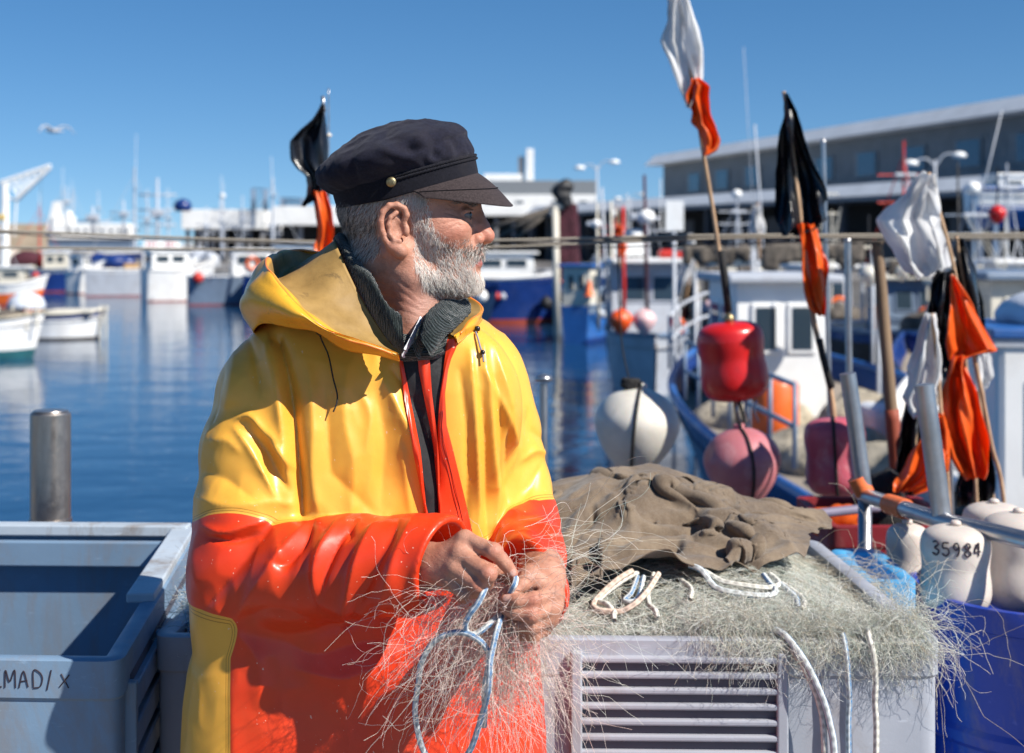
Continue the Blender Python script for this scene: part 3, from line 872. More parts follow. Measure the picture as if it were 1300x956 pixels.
def torso(p):
    z = np.clip(p[:, 2], ZB, ZT); L = np.interp(z, zf, XL); Rr = np.interp(z, zf, XR); yc = np.interp(z, zf, YC); ry = np.interp(z, zf, RY)
    cx = (L + Rr) / 2; rx = (Rr - L) / 2; yc = yc + .30 * (np.clip(p[:, 0], L - .1, Rr + .1) - cx)
    k = (np.abs((p[:, 0] - cx) / rx) ** 2.4 + np.abs((p[:, 1] - yc) / ry) ** 2.4) ** (1 / 2.4)
    d = (k - 1) * np.minimum(rx, ry) * .9
    dz = np.maximum(np.maximum(ZB - p[:, 2], p[:, 2] - ZT), 0)
    return np.where(dz > 0, np.sqrt(np.maximum(d, 0) ** 2 + dz ** 2) + np.minimum(d, 0) * 0 + dz * .0, d)
pr_ = lambda n, Y: px(n, Y)
LA = [P(372, 452, 2.015), P(336, 505, 1.995), P(320, 570, 1.975), P(318, 650, 1.95), P(314, 712, 1.93)]
LAr = [pr_(48, 2.05), pr_(57, 2.03), pr_(62, 2.0), pr_(66, 1.97), pr_(64, 1.94)]
LF = [P(314, 722, 1.94), P(370, 728, 1.905), P(450, 722, 1.865), P(520, 717, 1.825), P(566, 715, 1.795), P(610, 712, 1.77)]
LFr = [pr_(65, 1.94), pr_(66, 1.90), pr_(62, 1.86), pr_(58, 1.825), pr_(56, 1.80), pr_(55, 1.78)]
RA = [P(614, 474, 2.12), P(636, 545, 2.12), P(653, 620, 2.10), P(662, 668, 2.07)]
RAr = [pr_(44, 2.08), pr_(45, 2.08), pr_(43, 2.07), pr_(44, 2.05)]
RF = [P(666, 676, 2.06), P(672, 705, 1.95), P(674, 735, 1.86), P(674, 756, 1.82), P(672, 778, 1.77)]
RFr = [pr_(44, 2.04), pr_(41, 1.94), pr_(40, 1.86), pr_(43, 1.83), pr_(46, 1.80)]
jk = SDF()
jk.u(torso, .01)
def chain2(pts, rad, k0, k):
    for i in range(len(pts) - 1): jk.u(cone(pts[i], pts[i + 1], rad[i], rad[i + 1]), k0 if i == 0 else k)
chain2(LA, LAr, .05, .012)
chain2(LF, LFr, .02, .012)
jk.u(ell(P(286, 770, 1.94), (px(30, 1.94), .045, px(34, 1.94))), .05)
chain2(RA, RAr, .035, .012)
chain2(RF, RFr, .02, .012)
jk.u(ell(P(560, 515, 1.985), (.11, .055, .12)), .05)      # chest
# cuffs: cut by a plane, then hollowed
def plane(c, n):
    c = np.asarray(c); n = np.asarray(n) / np.linalg.norm(n)
    return lambda p: -((p - c) @ n)      # negative (= removed) beyond the plane
def capped(f, c, n, r):
    pl = plane(c, n)
    c = np.asarray(c)
    return lambda p: np.maximum(pl(p), np.linalg.norm(p - c, axis=1) - r)
CLc = P(563, 716, 1.797); CLn = np.array([.78, -.48, -.16])
CRc = P(680, 762, 1.81); CRn = np.array([-.46, -.70, -.40])
jk.sub(capped(None, CLc, CLn, .13), .003)
jk.sub(capped(None, CRc, CRn, .11), .003)
uL_ = np.asarray(LF[4]) - np.asarray(LF[3]); uL_ /= np.linalg.norm(uL_); uR_ = CRn / np.linalg.norm(CRn)
jk.sub(cone(CLc - uL_ * .03, CLc + uL_ * .05, px(47, 1.84), px(51, 1.8)), .003)
uR_ = np.asarray(RF[-1]) - RF[2]; uR_ /= np.linalg.norm(uR_)
jk.sub(cone(CRc - uR_ * .03, CRc + uR_ * .08, px(35, 1.86), px(38, 1.80)), .003)
JV, JF = jk.mesh(np.array([-.49, 1.64, .80]), np.array([.13, 2.26, 1.53]), .003)
JV = smooth_verts(JV, JF, 3, .5)
# which arm / torso: nearest primitive
def dist_chain(p, pts, rad):
    return np.min([cone(pts[i], pts[i + 1], rad[i], rad[i + 1])(p) for i in range(len(pts) - 1)], axis=0)
dT = torso(JV); dLA = dist_chain(JV, LA, LAr); dLF = dist_chain(JV, LF, LFr); dRA = dist_chain(JV, RA, RAr); dRF = dist_chain(JV, RF, RFr)
JN = vnormals(JV, JF); q = bpx(JV)
frontal = np.clip(-JN[:, 1] * 2.2 + .5, 0, 1)
arm = np.minimum(np.minimum(dLA, dLF), np.minimum(dRA, dRF))
onarm = 1 / (1 + np.exp(np.clip((arm - dT) * 160, -40, 40))); onsoft = 1 / (1 + np.exp(np.clip((arm - dT) * 130, -40, 40)))
D = np.zeros(len(JV))
def stroke(pts, w, amp, where=None, asym=0.0, taper=True, front=True, power=1.2):
    """a fold: ridge (amp>0, metres) or valley along a line seen in the photograph, w in pixels"""
    pl = spline(np.array(pts, float), 14); a, b = pl[:-1], pl[1:]
    best = np.full(len(q), 1e9); tt = np.zeros(len(q)); sd = np.zeros(len(q))
    for i in range(len(a)):
        ab = b[i] - a[i]; L = ab @ ab + 1e-9; t = np.clip((q - a[i]) @ ab / L, 0, 1)
        dv = q - (a[i] + t[:, None] * ab); d = np.linalg.norm(dv, axis=1); m = d < best
        best[m] = d[m]; tt[m] = (i + t[m]) / len(a); sd[m] = np.sign(ab[0] * dv[m, 1] - ab[1] * dv[m, 0])
    ww = w * (1 + asym * sd)
    if taper: ww = ww * (.55 + .45 * np.sin(np.pi * np.clip(tt, .05, .95))); am = amp * np.sin(np.pi * np.clip(tt * .92 + .04, 0, 1)) ** .6
    else: am = amp
    g = am * np.exp(-np.abs(best / ww) ** power)
    if front: g = g * frontal
    if where is not None: g = g * where
    D[:] += g
TO = 1 - onarm
# deep creases between sleeve and body
stroke([(352, 430), (364, 470), (372, 520), (376, 570), (380, 610), (383, 650)], 8, -.020, taper=False)
stroke([(338, 440), (352, 500), (362, 560), (366, 610)], 9, .010)
stroke([(392, 470), (398, 540), (396, 600), (404, 650)], 12, .009)
stroke([(646, 520), (648, 580), (644, 640)], 8, -.012)
stroke([(612, 470), (636, 515), (655, 565), (646, 610)], 7, .009)
stroke([(668, 520), (672, 545), (690, 560)], 6, -.006)
stroke([(660, 585), (676, 572), (692, 578)], 6, .007)
stroke([(655, 640), (672, 618), (686, 590)], 5, -.005)
# yellow sleeve
stroke([(303, 532), (320, 528), (336, 545), (352, 560), (360, 585)], 7, .010)
stroke([(300, 545), (318, 570), (334, 600), (346, 628)], 8, .010)
stroke([(318, 548), (338, 572), (352, 600), (366, 622)], 9, -.009)
stroke([(346, 560), (362, 580), (374, 596)], 6, .008)
stroke([(262, 600), (290, 610), (320, 632)], 16, -.007)
stroke([(268, 560), (290, 560), (306, 575)], 12, .006)
stroke([(316, 430), (326, 470), (330, 500)], 9, -.009)
stroke([(340, 425), (352, 460), (356, 500)], 8, .008)
stroke([(300, 440), (296, 490), (288, 520)], 14, .006)
stroke([(285, 470), (276, 500), (270, 540)], 9, -.006)
stroke([(250, 632), (290, 642), (340, 638), (376, 640)], 8, .004)
# torso, left breast
stroke([(440, 470), (436, 530), (448, 590), (446, 650)], 18, .009, TO)
stroke([(412, 490), (416, 540), (420, 600)], 12, -.008, TO)
stroke([(486, 480), (512, 530), (532, 580), (545, 640)], 13, .013, TO)
stroke([(500, 470), (530, 520), (548, 570), (556, 620)], 9, -.014, TO)
stroke([(478, 500), (488, 560), (484, 640)], 15, -.007, TO)
stroke([(508, 560), (514, 600), (520, 650)], 8, .006, TO)
stroke([(420, 600), (450, 628), (474, 650)], 13, -.005, TO)
stroke([(458, 500), (470, 530), (464, 570)], 9, .005, TO)
# torso, right breast
stroke([(596, 445), (602, 520), (606, 600), (604, 690)], 7, .009, TO)
stroke([(584, 470), (592, 540), (594, 620), (590, 690)], 8, -.008, TO)
stroke([(612, 440), (622, 520), (628, 600), (630, 690)], 8, .009, TO)
stroke([(610, 500), (616, 570), (618, 680)], 6, -.008, TO)
stroke([(625, 440), (642, 500), (650, 550)], 7, .008)
stroke([(626, 480), (636, 540), (640, 620)], 6, -.008)
# orange forearm (his right): drapes hanging from the top line; flat facets between sharp folds
stroke([(262, 668), (286, 676), (312, 668), (338, 662)], 6, .008)
stroke([(268, 682), (296, 686), (330, 676)], 5, -.009)
stroke([(345, 668), (316, 700), (288, 738), (262, 770)], 15, -.012, asym=.3, power=1.3)
stroke([(256, 672), (250, 710), (256, 750)], 14, .006)
stroke([(388, 668), (366, 694), (340, 728), (300, 780)], 15, .011, asym=-.35, power=1.1)
stroke([(398, 664), (388, 690), (366, 716), (352, 716)], 9, -.013, asym=.3)
stroke([(432, 662), (412, 696), (404, 730), (404, 758)], 12, .015, asym=-.35, power=1.15)
stroke([(452, 662), (430, 692), (416, 724), (408, 756)], 10, -.015, asym=.3, power=1.2)
stroke([(482, 664), (462, 704), (446, 744), (432, 788)], 14, .015, asym=-.35, power=1.15)
stroke([(506, 668), (486, 706), (464, 748), (442, 792)], 11, -.013, asym=.3, power=1.2)
stroke([(526, 662), (506, 704), (492, 744), (478, 780)], 14, .008, asym=-.3, power=1.1)
stroke([(442, 672), (446, 680), (440, 690)], 5, -.006)
stroke([(546, 664), (528, 704), (512, 748)], 9, -.005)
stroke([(300, 790), (350, 772), (420, 792), (500, 778)], 14, -.006)
# lower torso
stroke([(300, 800), (330, 840), (330, 900)], 16, .006, TO)
stroke([(360, 810), (400, 830), (460, 815), (520, 810)], 16, -.006, TO)
stroke([(380, 850), (440, 860), (500, 830), (560, 800)], 14, .007, TO)
# orange forearm (his left)
stroke([(646, 652), (672, 656), (700, 668), (710, 684)], 5, .007)
stroke([(650, 660), (674, 668), (696, 682)], 5, -.008)
stroke([(655, 676), (680, 680), (700, 700)], 5, .006)
stroke([(672, 664), (690, 688), (704, 712)], 5, -.006)
stroke([(640, 690), (660, 684), (690, 700)], 6, .004)
# gentle overall unevenness of a stiff sheet
ns = vnoise(JV * np.array([1, 1, .55]), 16, 21); ns2 = vnoise(JV * np.array([1, 1, .6]), 34, 22)
D += .0060 * (1 - np.abs(ns)) * .8 - .002 + .0012 * (1 - 2 * np.abs(ns2))
# seams: a lap of welded material, stitched
zz = JV[:, 2]
seamL = 655 + 6 * np.sin((q[:, 0] - 250) / 40) - 10 * np.exp(-((q[:, 0] - 300) / 40) ** 2) + 10 * np.exp(-((q[:, 0] - 243) / 16) ** 2)
sL = (q[:, 1] - seamL); sR = q[:, 1] - (636 - .03 * (q[:, 0] - 640)); sT = q[:, 1] - 689
left_arm = np.minimum(dLA, dLF) < np.minimum(dRA, dRF)
sArm = np.where(left_arm, sL, sR)
sTor = np.minimum(np.maximum(sT, 0 * sT - 999), (q[:, 0] - (300 + 6 * np.clip((815 - q[:, 1]) / 20, -1, 4))) * 1.0)
back = JN[:, 1] > .55
sTor = np.where(back, sT, sTor)
forearm = np.minimum(dLF, dRF) < np.minimum(np.minimum(dLA, dRA), dT) - .002
sArm = np.where(forearm, np.maximum(sArm, 6), sArm)
S = np.clip(sTor, -14, 14) * (1 - onsoft) + np.clip(sArm, -14, 14) * onsoft
D += .0018 / (1 + np.exp(np.clip(-(S) * .9, -40, 40)))
cl_ = np.abs((JV - CLc) @ (CLn / np.linalg.norm(CLn))) < .11
cr_ = np.linalg.norm(JV - CRc, axis=1) < .10
D = np.where((arm < dT + .01) & ((cl_ & (JV[:, 0] > -.2)) | cr_), np.maximum(D, -.0008), D)
# no folds close to the cuffs' inside
ins = (cone(CLc - uL_ * .07, CLc + uL_ * .05, px(52.5, 1.84), px(54.5, 1.8))(JV) < .001) | (cone(CRc - uR_ * .06, CRc + uR_ * .05, px(36.5, 1.86), px(39, 1.82))(JV) < .001)
D[ins] *= 0
nearcuff = np.clip(np.minimum(np.abs((JV - CLc) @ (CLn / np.linalg.norm(CLn))), np.where(JV[:, 0] > -.1, np.linalg.norm(JV - CRc, axis=1) - .02, 9)) / .03, .12, 1)
D = np.where(arm < dT, D * nearcuff, D)
JV = JV + JN * D[:, None]
JV = smooth_verts(JV, JF, 1, .35)
def oilskin(name, yellow_orange=True, fixed=None):
    n = NT(name)
    g = n.noise(9, 5, .6)
    yel = n.ramp(g, [(.3, (.78, .37, .040)), (.7, (.86, .435, .060))])
    org = n.ramp(g, [(.3, (.68, .036, .006)), (.7, (.78, .052, .009))])
    dots = n.ramp(n.noise(210, 2, .4), [(.745, 0.0), (.77, 1.0)])
    if fixed is None:
        a = n.attr('seam'); sel = n.ramp(n.math('MULTIPLY_ADD', a, .05, .5), [(.49, 0.0), (.51, 1.0)])
        c = n.mix(sel, yel, org)
        st = n.math('ABSOLUTE', n.math('ADD', a, 3.0)); st = n.math('LESS_THAN', st, .45)
        st2 = n.math('LESS_THAN', n.math('ABSOLUTE', n.math('ADD', a, 6.0)), .4)
        line = n.math('MAXIMUM', st, st2)
        c = n.mix(n.math('MULTIPLY', line, .75), c, (.35, .14, .01))
    else:
        c = n.ramp(g, [(.3, tuple(x * .92 for x in fixed)), (.7, fixed)])
    smud = n.ramp(n.noise(5, 8, .68, dist=.6), [(.50, 0.0), (.78, 1.0)])
    c = n.mix(n.math('MULTIPLY', smud, .26), c, (.22, .10, .03))
    c = n.mix(n.math('MULTIPLY', dots, .5), c, (.85, .74, .55))
    n.l(c, n.b.inputs['Base Color'])
    rr = n.ramp(n.noise(13, 6, .65), [(.3, .32), (.7, .46)])
    n.l(rr, n.b.inputs['Roughness'])
    n.b.inputs['Specular IOR Level'].default_value = .45
    n.b.inputs['Coat Weight'].default_value = .10; n.b.inputs['Coat Roughness'].default_value = .16
    n.b.inputs['Subsurface Weight'].default_value = .06; n.b.inputs['Subsurface Scale'].default_value = .004
    b1 = n.bump(n.noise(24, 4, .5, dist=.3), .10, .004)
    n.l(n.bump(n.noise(650, 4, .6), .12, .0006, b1), n.b.inputs['Normal'])
    return n.m
m_oil = oilskin('oilskin')
m_oil_o = oilskin('orange_oilskin', fixed=(.78, .046, .008))
JACKET = mesh_obj('jacket', JV, JF, m_oil, PERSON, world=True, attrs=dict(seam=S))
jtri = [tuple(f) for f in JF.tolist()]
JB = BVHTree.FromPolygons([Vector(v) for v in JV], jtri)
JT = BVHTree.FromPolygons([Vector(v) for v in JV], [tuple(f) for f in JF[(onsoft[JF] < .35).all(1)].tolist()])
CAMP = Vector((0, 0, CZ))
def surf(u, v, off=0.0, tree=None):
    """point of the jacket's outer surface in the direction of (u,v), lifted by off along the normal"""
    d = Vector(P(u, v, 1.0)) - CAMP; d.normalize()
    h = (tree or JB).ray_cast(CAMP, d, 6.0)
    if h[0] is None: return None
    n_ = h[1] if h[1].dot(d) < 0 else -h[1]
    return np.array(h[0] + n_ * off)

# ---- front placket: strips laid on the jacket
vr = np.array([440, 455, 470, 500, 540, 570, 640, 690], float)
B_ = {'b0': [508, 507, 508, 513, 520, 524, 538, 546], 'b1': [509, 511, 514, 520, 528, 534, 541, 552],
      'b2': [529, 531, 532, 538, 546, 551, 557, 559], 'b3': [544, 546, 547, 549, 554, 557, 561, 563],
      'b4': [567, 565, 563, 559, 556, 556, 557, 558], 'b5': [580, 573, 569, 565, 567, 575, 592, 603]}
def strip(ba, bb, v0, v1, off, bulge, name, m, nv=60, nu=9, curl=0.0):
    vs = np.linspace(v0, v1, nv); A = np.zeros((nv, nu, 3)); last = None
    for i, v in enumerate(vs):
        ua, ub = np.interp(v, vr, B_[ba]), np.interp(v, vr, B_[bb])
        for j in range(nu):
            t = j / (nu - 1); p = surf(ua + (ub - ua) * t, min(max(v, 452), 640), 0, JT)
            p = np.array(P(ua + (ub - ua) * t, v, p[1] if p is not None else last)); last = p[1]
            p[1] -= off + bulge * math.sin(math.pi * t) + curl * t ** 3 + .0006 * math.sin(v * .09 + j)
            A[i, j] = p
    for _ in range(6):
        A[1:-1, :, 1] = (A[:-2, :, 1] + A[1:-1, :, 1] * 2 + A[2:, :, 1]) / 4
    V, F = grid_mesh(A); Bk = A.copy(); Bk[..., 1] += .0025
    n0 = len(V); V = np.vstack([V, Bk.reshape(-1, 3)]); F = np.vstack([F, F[:, ::-1] + n0])
    rim = [(i * nu, (i + 1) * nu) for i in range(nv - 1)] + [((i + 1) * nu + nu - 1, i * nu + nu - 1) for i in range(nv - 1)] + [(j + 1, j) for j in range(nu - 1)] + [((nv - 1) * nu + j, (nv - 1) * nu + j + 1) for j in range(nu - 1)]
    F = np.vstack([F, np.array([(a, b, b + n0, a + n0) for a, b in rim])])
    return mesh_obj(name, V, F, m, JACKET, world=True, sharp=45)
m_blackfab = mat('black_placket_lining', (.012, .012, .014), .7, var=.3, vscale=120, bump=.4, bscale=900, bdist=.0008)
strip('b0', 'b5', 444, 690, .0025, .001, 'placket_lining', m_blackfab)
strip('b0', 'b1', 446, 690, .005, .002, 'placket_edge', m_oil_o)
strip('b2', 'b3', 440, 668, .008, .004, 'storm_flap', m_oil_o, curl=.004)
strip('b4', 'b5', 430, 700, .007, .002, 'outer_flap', m_oil_o, curl=.0)
mb = MB()
for du in (8.5, 12.5):
    pth = []
    for v in np.linspace(520, 690, 40):
        u_ = np.interp(v, vr, B_['b5']) - du * min(1, (v - 500) / 60); s_ = surf(u_, min(v, 640), 0, JT); s_ = P(u_, v, s_[1])
        pth.append(np.array(s_) + np.array([0, -.0098, 0]))
    pth = np.array(pth)
    for _ in range(6): pth[1:-1, 1] = (pth[:-2, 1] + 2 * pth[1:-1, 1] + pth[2:, 1]) / 4
    mb.tube(pth, .0005, 5)
mb.build('stitching', mat('red_thread', (.35, .02, .01), .8), JACKET, smooth=True, world=True)

# ---- hood, worn down: sections from the near throat round the back to the far throat
SEC = [
 [(510,447,1.885),(508,448,1.882),(504,449,1.868),(505,453,1.874),(507,458,1.89)],
 [(492,432,1.90),(485,434,1.888),(475,438,1.862),(474,443,1.868),(477,450,1.89)],
 [(463,388,1.925),(450,405,1.90),(430,423,1.858),(430,431,1.865),(437,443,1.90)],
 [(443,348,1.955),(415,380,1.92),(399,406,1.862),(397,412,1.868),(402,421,1.90)],
 [(431,320,1.985),(384,368,1.955),(377,381,1.885),(368,399,1.872),(372,416,1.915)],
 [(427,310,2.01),(357,358,1.99),(343,344,1.92),(316,380,1.925),(336,410,1.95)],
 [(427,304,2.04),(358,352,2.05),(338,331,2.00),(305,387,2.00),(322,420,1.99)],
 [(436,302,2.08),(376,340,2.11),(358,320,2.10),(312,385,2.09),(330,424,2.05)],
 [(455,304,2.11),(405,335,2.155),(388,315,2.16),(345,380,2.16),(360,425,2.11)],
 [(485,312,2.125),(455,345,2.18),(440,325,2.20),(415,375,2.20),(420,425,2.15)],
 [(530,335,2.11),(525,360,2.16),(520,345,2.175),(520,385,2.18),(515,425,2.14)],
 [(565,365,2.08),(570,378,2.10),(575,368,2.105),(585,392,2.11),(578,420,2.10)],
 [(582,382,2.055),(595,387,2.058),(611.5,388,2.05),(614,394,2.06),(610,404,2.07)],
 [(583,398,1.995),(592,402,1.985),(603,404,1.97),(605,409,1.975),(604,416,1.99)],
 [(568,421,1.93),(573,423,1.92),(580,425,1.90),(581,429,1.906),(581,436,1.92)]]
HSH = [0, -.004, -.012, -.022, -.030, -.034, -.030, -.02, -.01, 0, 0, 0, .012, .016, .012]
SEC = [[(u, v, Y + dy) for u, v, Y in s_] for s_, dy in zip(SEC, HSH)]
C3 = np.array([[P(*q_) for q_ in s_] for s_ in SEC])           # (15,5,3)
ns_, nt_ = 150, 60
T1 = np.stack([spline(C3[:, j], ns_) for j in range(5)], 1)     # along
HS_ = np.stack([spline(T1[i], nt_) for i in range(ns_)], 0)     # (ns, nt, 3)
hn = HS_.reshape(-1, 3)
d_ = (.0050 * (1 - 2 * np.abs(vnoise(hn, 12, 33))) + .0035 * vnoise(hn, 22, 31) + .0018 * vnoise(hn, 48, 32)) * np.tile(np.sin(np.linspace(0, math.pi, nt_)) ** .5, ns_)
Vh, Fh = grid_mesh(HS_); Nh = vnormals(Vh, Fh)
Vh = Vh + Nh * d_[:, None]
n0 = len(Vh); th_ = .0011
V2 = np.vstack([Vh + Nh * th_, Vh - Nh * th_]); F2 = np.vstack([Fh, Fh[:, ::-1] + n0])
rim = [(i * nt_, (i + 1) * nt_) for i in range(ns_ - 1)] + [((i + 1) * nt_ + nt_ - 1, i * nt_ + nt_ - 1) for i in range(ns_ - 1)]
F2 = np.vstack([F2, np.array([(a, b, b + n0, a + n0) for a, b in rim])])
half = np.tile(np.arange(nt_), ns_); S_h = np.concatenate([half, half]) / (nt_ - 1.0)
def hood_mat():
    n = NT('hood_oilskin'); t = n.attr('across')
    g = n.noise(9, 5, .6)
    yel = n.ramp(g, [(.3, (.60, .29, .02)), (.7, (.78, .40, .035))])
    inn = n.ramp(n.noise(16, 7, .68), [(.3, (.22, .13, .035)), (.7, (.38, .235, .075))])
    c = n.mix(n.ramp(t, [(.43, 0.0), (.46, 1.0)]), inn, yel)
    spots = n.ramp(n.noise(26, 6, .7, dist=.8), [(.60, 0.0), (.68, 1.0)])
    c = n.mix(n.math('MULTIPLY', spots, .5), c, (.07, .045, .02))
    n.l(c, n.b.inputs['Base Color'])
    n.l(n.ramp(t, [(.42, .62), (.47, .30)]), n.b.inputs['Roughness'])
    n.b.inputs['Specular IOR Level'].default_value = .45
    b1 = n.bump(n.noise(30, 5, .6, dist=.5), .30, .004)
    n.l(n.bump(n.noise(900, 3, .6), .2, .0006, b1), n.b.inputs['Normal'])
    return n.m
m_hood = hood_mat()
mesh_obj('hood', V2, F2, m_hood, JACKET, world=True, attrs=dict(across=S_h))
rimline = spline(C3[:, 2], ns_)
iR = np.argmin(np.abs(np.linspace(0, 1, nt_) - .5))
edge = Vh.reshape(ns_, nt_, 3)[:, iR]
MB().tube(edge[2:-2] , .0019, 7).build('hood_hem', m_oil, JACKET, smooth=True, world=True)

# ---- knitted collar, shirt collars
def band_loft(name, secs, m, n1=110, n2=26, fuzz=.0012, parent=None, closed=True):
    C = np.array([[P(*q_) for q_ in s_] for s_ in secs]); k = C.shape[1]
    if closed: C = np.concatenate([C, C[:, :1]], 1); k += 1
    T = np.stack([spline(C[:, j], n1) for j in range(k)], 1)
    out = []
    for i in range(n1):
        if closed:
            ring = np.vstack([T[i, -2:-1], T[i], T[i, 1:2]]); p_ = spline(ring, 3 * n2)
            s_ = np.linspace(0, len(ring) - 1, 3 * n2); sel = (s_ >= 1) & (s_ <= len(ring) - 2)
            p_ = p_[sel]; p_ = np.stack([np.interp(np.linspace(0, 1, n2), np.linspace(0, 1, len(p_)), p_[:, d]) for d in range(3)], 1)
            p_[-1] = p_[0]
        else: p_ = spline(T[i], n2)
        out.append(p_)
    A = np.array(out); V, F = grid_mesh(A); N = vnormals(V, F)
    V = V + N * (fuzz * vnoise(V, 420, 41) + fuzz * 1.2 * vnoise(V, 130, 42))[:, None]
    return mesh_obj(name, V, F, m, parent or PERSON, world=True, attrs=dict(rib=np.repeat(np.concatenate([[0], np.cumsum(np.linalg.norm(np.diff(A[:, n2 // 3], axis=0), axis=1))]) / .0042 * 6.283, n2)))
def knit(name, col):
    n = NT(name)
    c = n.ramp(n.noise(520, 5, .7), [(.35, tuple(q_ * .45 for q_ in col)), (.7, tuple(min(1, q_ * 2.2) for q_ in col))])
    n.l(c, n.b.inputs['Base Color']); n.b.inputs['Roughness'].default_value = .95; n.b.inputs['Specular IOR Level'].default_value = .15
    n.b.inputs['Sheen Weight'].default_value = .5; n.b.inputs['Sheen Roughness'].default_value = .4
    rb = n.math('MULTIPLY_ADD', n.math('SINE', n.attr('rib')), .5, .5)
    c = n.mix(n.math('MULTIPLY', n.ramp(rb, [(.1, 1.0), (.5, 0.0)]), .7), c, tuple(q_ * .3 for q_ in col)); n.l(c, n.b.inputs['Base Color'])
    n.l(n.bump(n.noise(700, 5, .75), .9, .002, n.bump(rb, .9, .003)), n.b.inputs['Normal'])
    return n.m
m_knit = knit('green_knit', (.028, .038, .036))
COLs = [  # outer low, outer mid, top, inner mid, inner low
 [(512,448,1.880),(512,428,1.872),(510,402,1.880),(506,404,1.90),(506,440,1.902)],
 [(498,436,1.888),(496,412,1.878),(492,386,1.888),(488,390,1.915),(492,430,1.915)],
 [(472,402,1.912),(474,376,1.900),(471,352,1.912),(475,356,1.94),(476,400,1.94)],
 [(450,360,1.945),(448,345,1.935),(448,330,1.945),(460,335,1.965),(460,362,1.965)],
 [(432,322,1.985),(430,310,1.98),(432,302,1.985),(442,306,2.00),(444,322,2.00)],
 [(428,312,2.04),(424,303,2.04),(430,297,2.04),(440,300,2.045),(440,315,2.045)],
 [(450,315,2.10),(446,303,2.11),(452,297,2.105),(460,303,2.085),(460,318,2.085)],
 [(500,330,2.125),(498,312,2.13),(502,306,2.125),(508,314,2.10),(506,330,2.10)],
 [(560,360,2.10),(562,345,2.11),(560,342,2.10),(556,348,2.075),(552,366,2.08)]]
band_loft('sweater_collar', COLs, m_knit)
COLr = [
 [(548,452,1.888),(540,440,1.882),(534,428,1.892),(540,418,1.915),(552,440,1.92)],
 [(566,428,1.905),(552,424,1.888),(540,408,1.905),(546,396,1.93),(566,415,1.935)],
 [(584,411,1.935),(572,408,1.915),(556,394,1.925),(556,385,1.955),(578,398,1.96)],
 [(596,398,1.975),(588,396,1.955),(574,383,1.965),(568,376,1.99),(585,388,1.995)],
 [(597,391,2.02),(594,384,2.01),(584,376,2.02),(576,372,2.03),(584,386,2.035)],
 [(588,384,2.07),(590,376,2.075),(578,368,2.07),(568,366,2.06),(572,382,2.06)]]
band_loft('sweater_collar', COLr, m_knit)
m_olive = knit('olive_wool_shirt', (.045, .055, .042)); m_shirt = mat('white_shirt', (.72, .74, .80), .8, var=.05, bump=.3, bscale=900)
band_loft('shirt_collar', [[(530,455,1.905),(524,440,1.900),(526,436,1.915),(536,450,1.92)],[(538,432,1.915),(532,420,1.905),(535,412,1.92),(546,425,1.935)],[(548,412,1.935),(543,403,1.925),(545,399,1.94),(554,406,1.955)],[(552,402,1.955),(548,396,1.955),(550,394,1.965),(556,398,1.975)]], m_olive, 60, 22, .0007)
band_loft('undershirt_collar', [[(510,452,1.905),(512,444,1.900),(516,446,1.910),(514,454,1.915)],[(522,436,1.918),(519,431,1.912),(524,430,1.922),(527,438,1.928)],[(531,415,1.930),(529,411,1.926),(532,409,1.935),(535,416,1.94)],[(536,403,1.94),(534,400,1.94),(536,399,1.946),(538,403,1.948)]], m_shirt, 50, 18, .0003)
# dark sweater front filling the opening below the throat
band_loft('sweater', [[(500,430,1.93),(510,410,1.95),(545,400,1.97),(575,400,1.98)],[(507,450,1.912),(522,450,1.912),(548,448,1.915),(566,440,1.925)],[(508,462,1.95),(525,462,1.95),(548,460,1.95),(564,456,1.96)]], m_knit, 40, 24, .001, closed=False)
# zip puller
MB().box(P(551, 445, 1.897), (.003, .002, .010), ry=.5, bev=.0008).build('zip_pull', mat('dull_steel', (.5, .5, .5), .4, 1.0), JACKET, world=True)

# ---- drawcords with toggles
m_cordblk = mat('black_cord', (.012, .011, .012), .75, var=.3, vscale=400, bump=.6, bscale=900)
m_plast = mat('black_plastic', (.01, .01, .012), .28)
def cordpath(pts, off): 
    out = []
    for (u, v) in spline(np.array(pts, float), 50):
        s_ = surf(u, v); out.append(np.array(P(u, v, s_[1])) + np.array([0, -off, 0]))
    out = np.array(out)
    for _ in range(8): out[1:-1, 1] = (out[:-2, 1] + 2 * out[1:-1, 1] + out[2:, 1]) / 4
    return out
pth = cordpath([(409, 421), (413, 436), (419, 455), (424, 480), (429, 500), (428, 512), (424, 522)], .008)
pth[:14, 1] -= np.linspace(.026, 0, 14)
MB().tube(pth, .0011, 7).build('drawcord', m_cordblk, JACKET, smooth=True, world=True)
MB().lathe([(.0001, -.0085), (.0045, -.008), (.0075, -.004), (.0078, .001), (.006, .006), (.003, .008), (.0001, .0082)], np.array(P(407.5, 418, pth[0][1])) + [0, -.006, 0], 20, axis=(.3, -.6, -.7)).build('toggle', m_plast, JACKET, smooth=True, world=True)
pth = cordpath([(604, 421), (607, 430), (610, 441), (613, 449), (614, 459)], .006)
MB().tube(pth, .0013, 7).build('drawcord', mat('grey_cord', (.22, .22, .28), .8), JACKET, smooth=True, world=True)
for (u, v, r) in ((604.5, 421, .004), (613, 449, .0036)):
    c = surf(u, v, .005)
    MB().lathe([(.0001, -r), (r * .8, -r * .8), (r, 0), (r * .8, r * .8), (.0001, r)], c, 14).build('toggle', m_plast, JACKET, smooth=True, world=True)
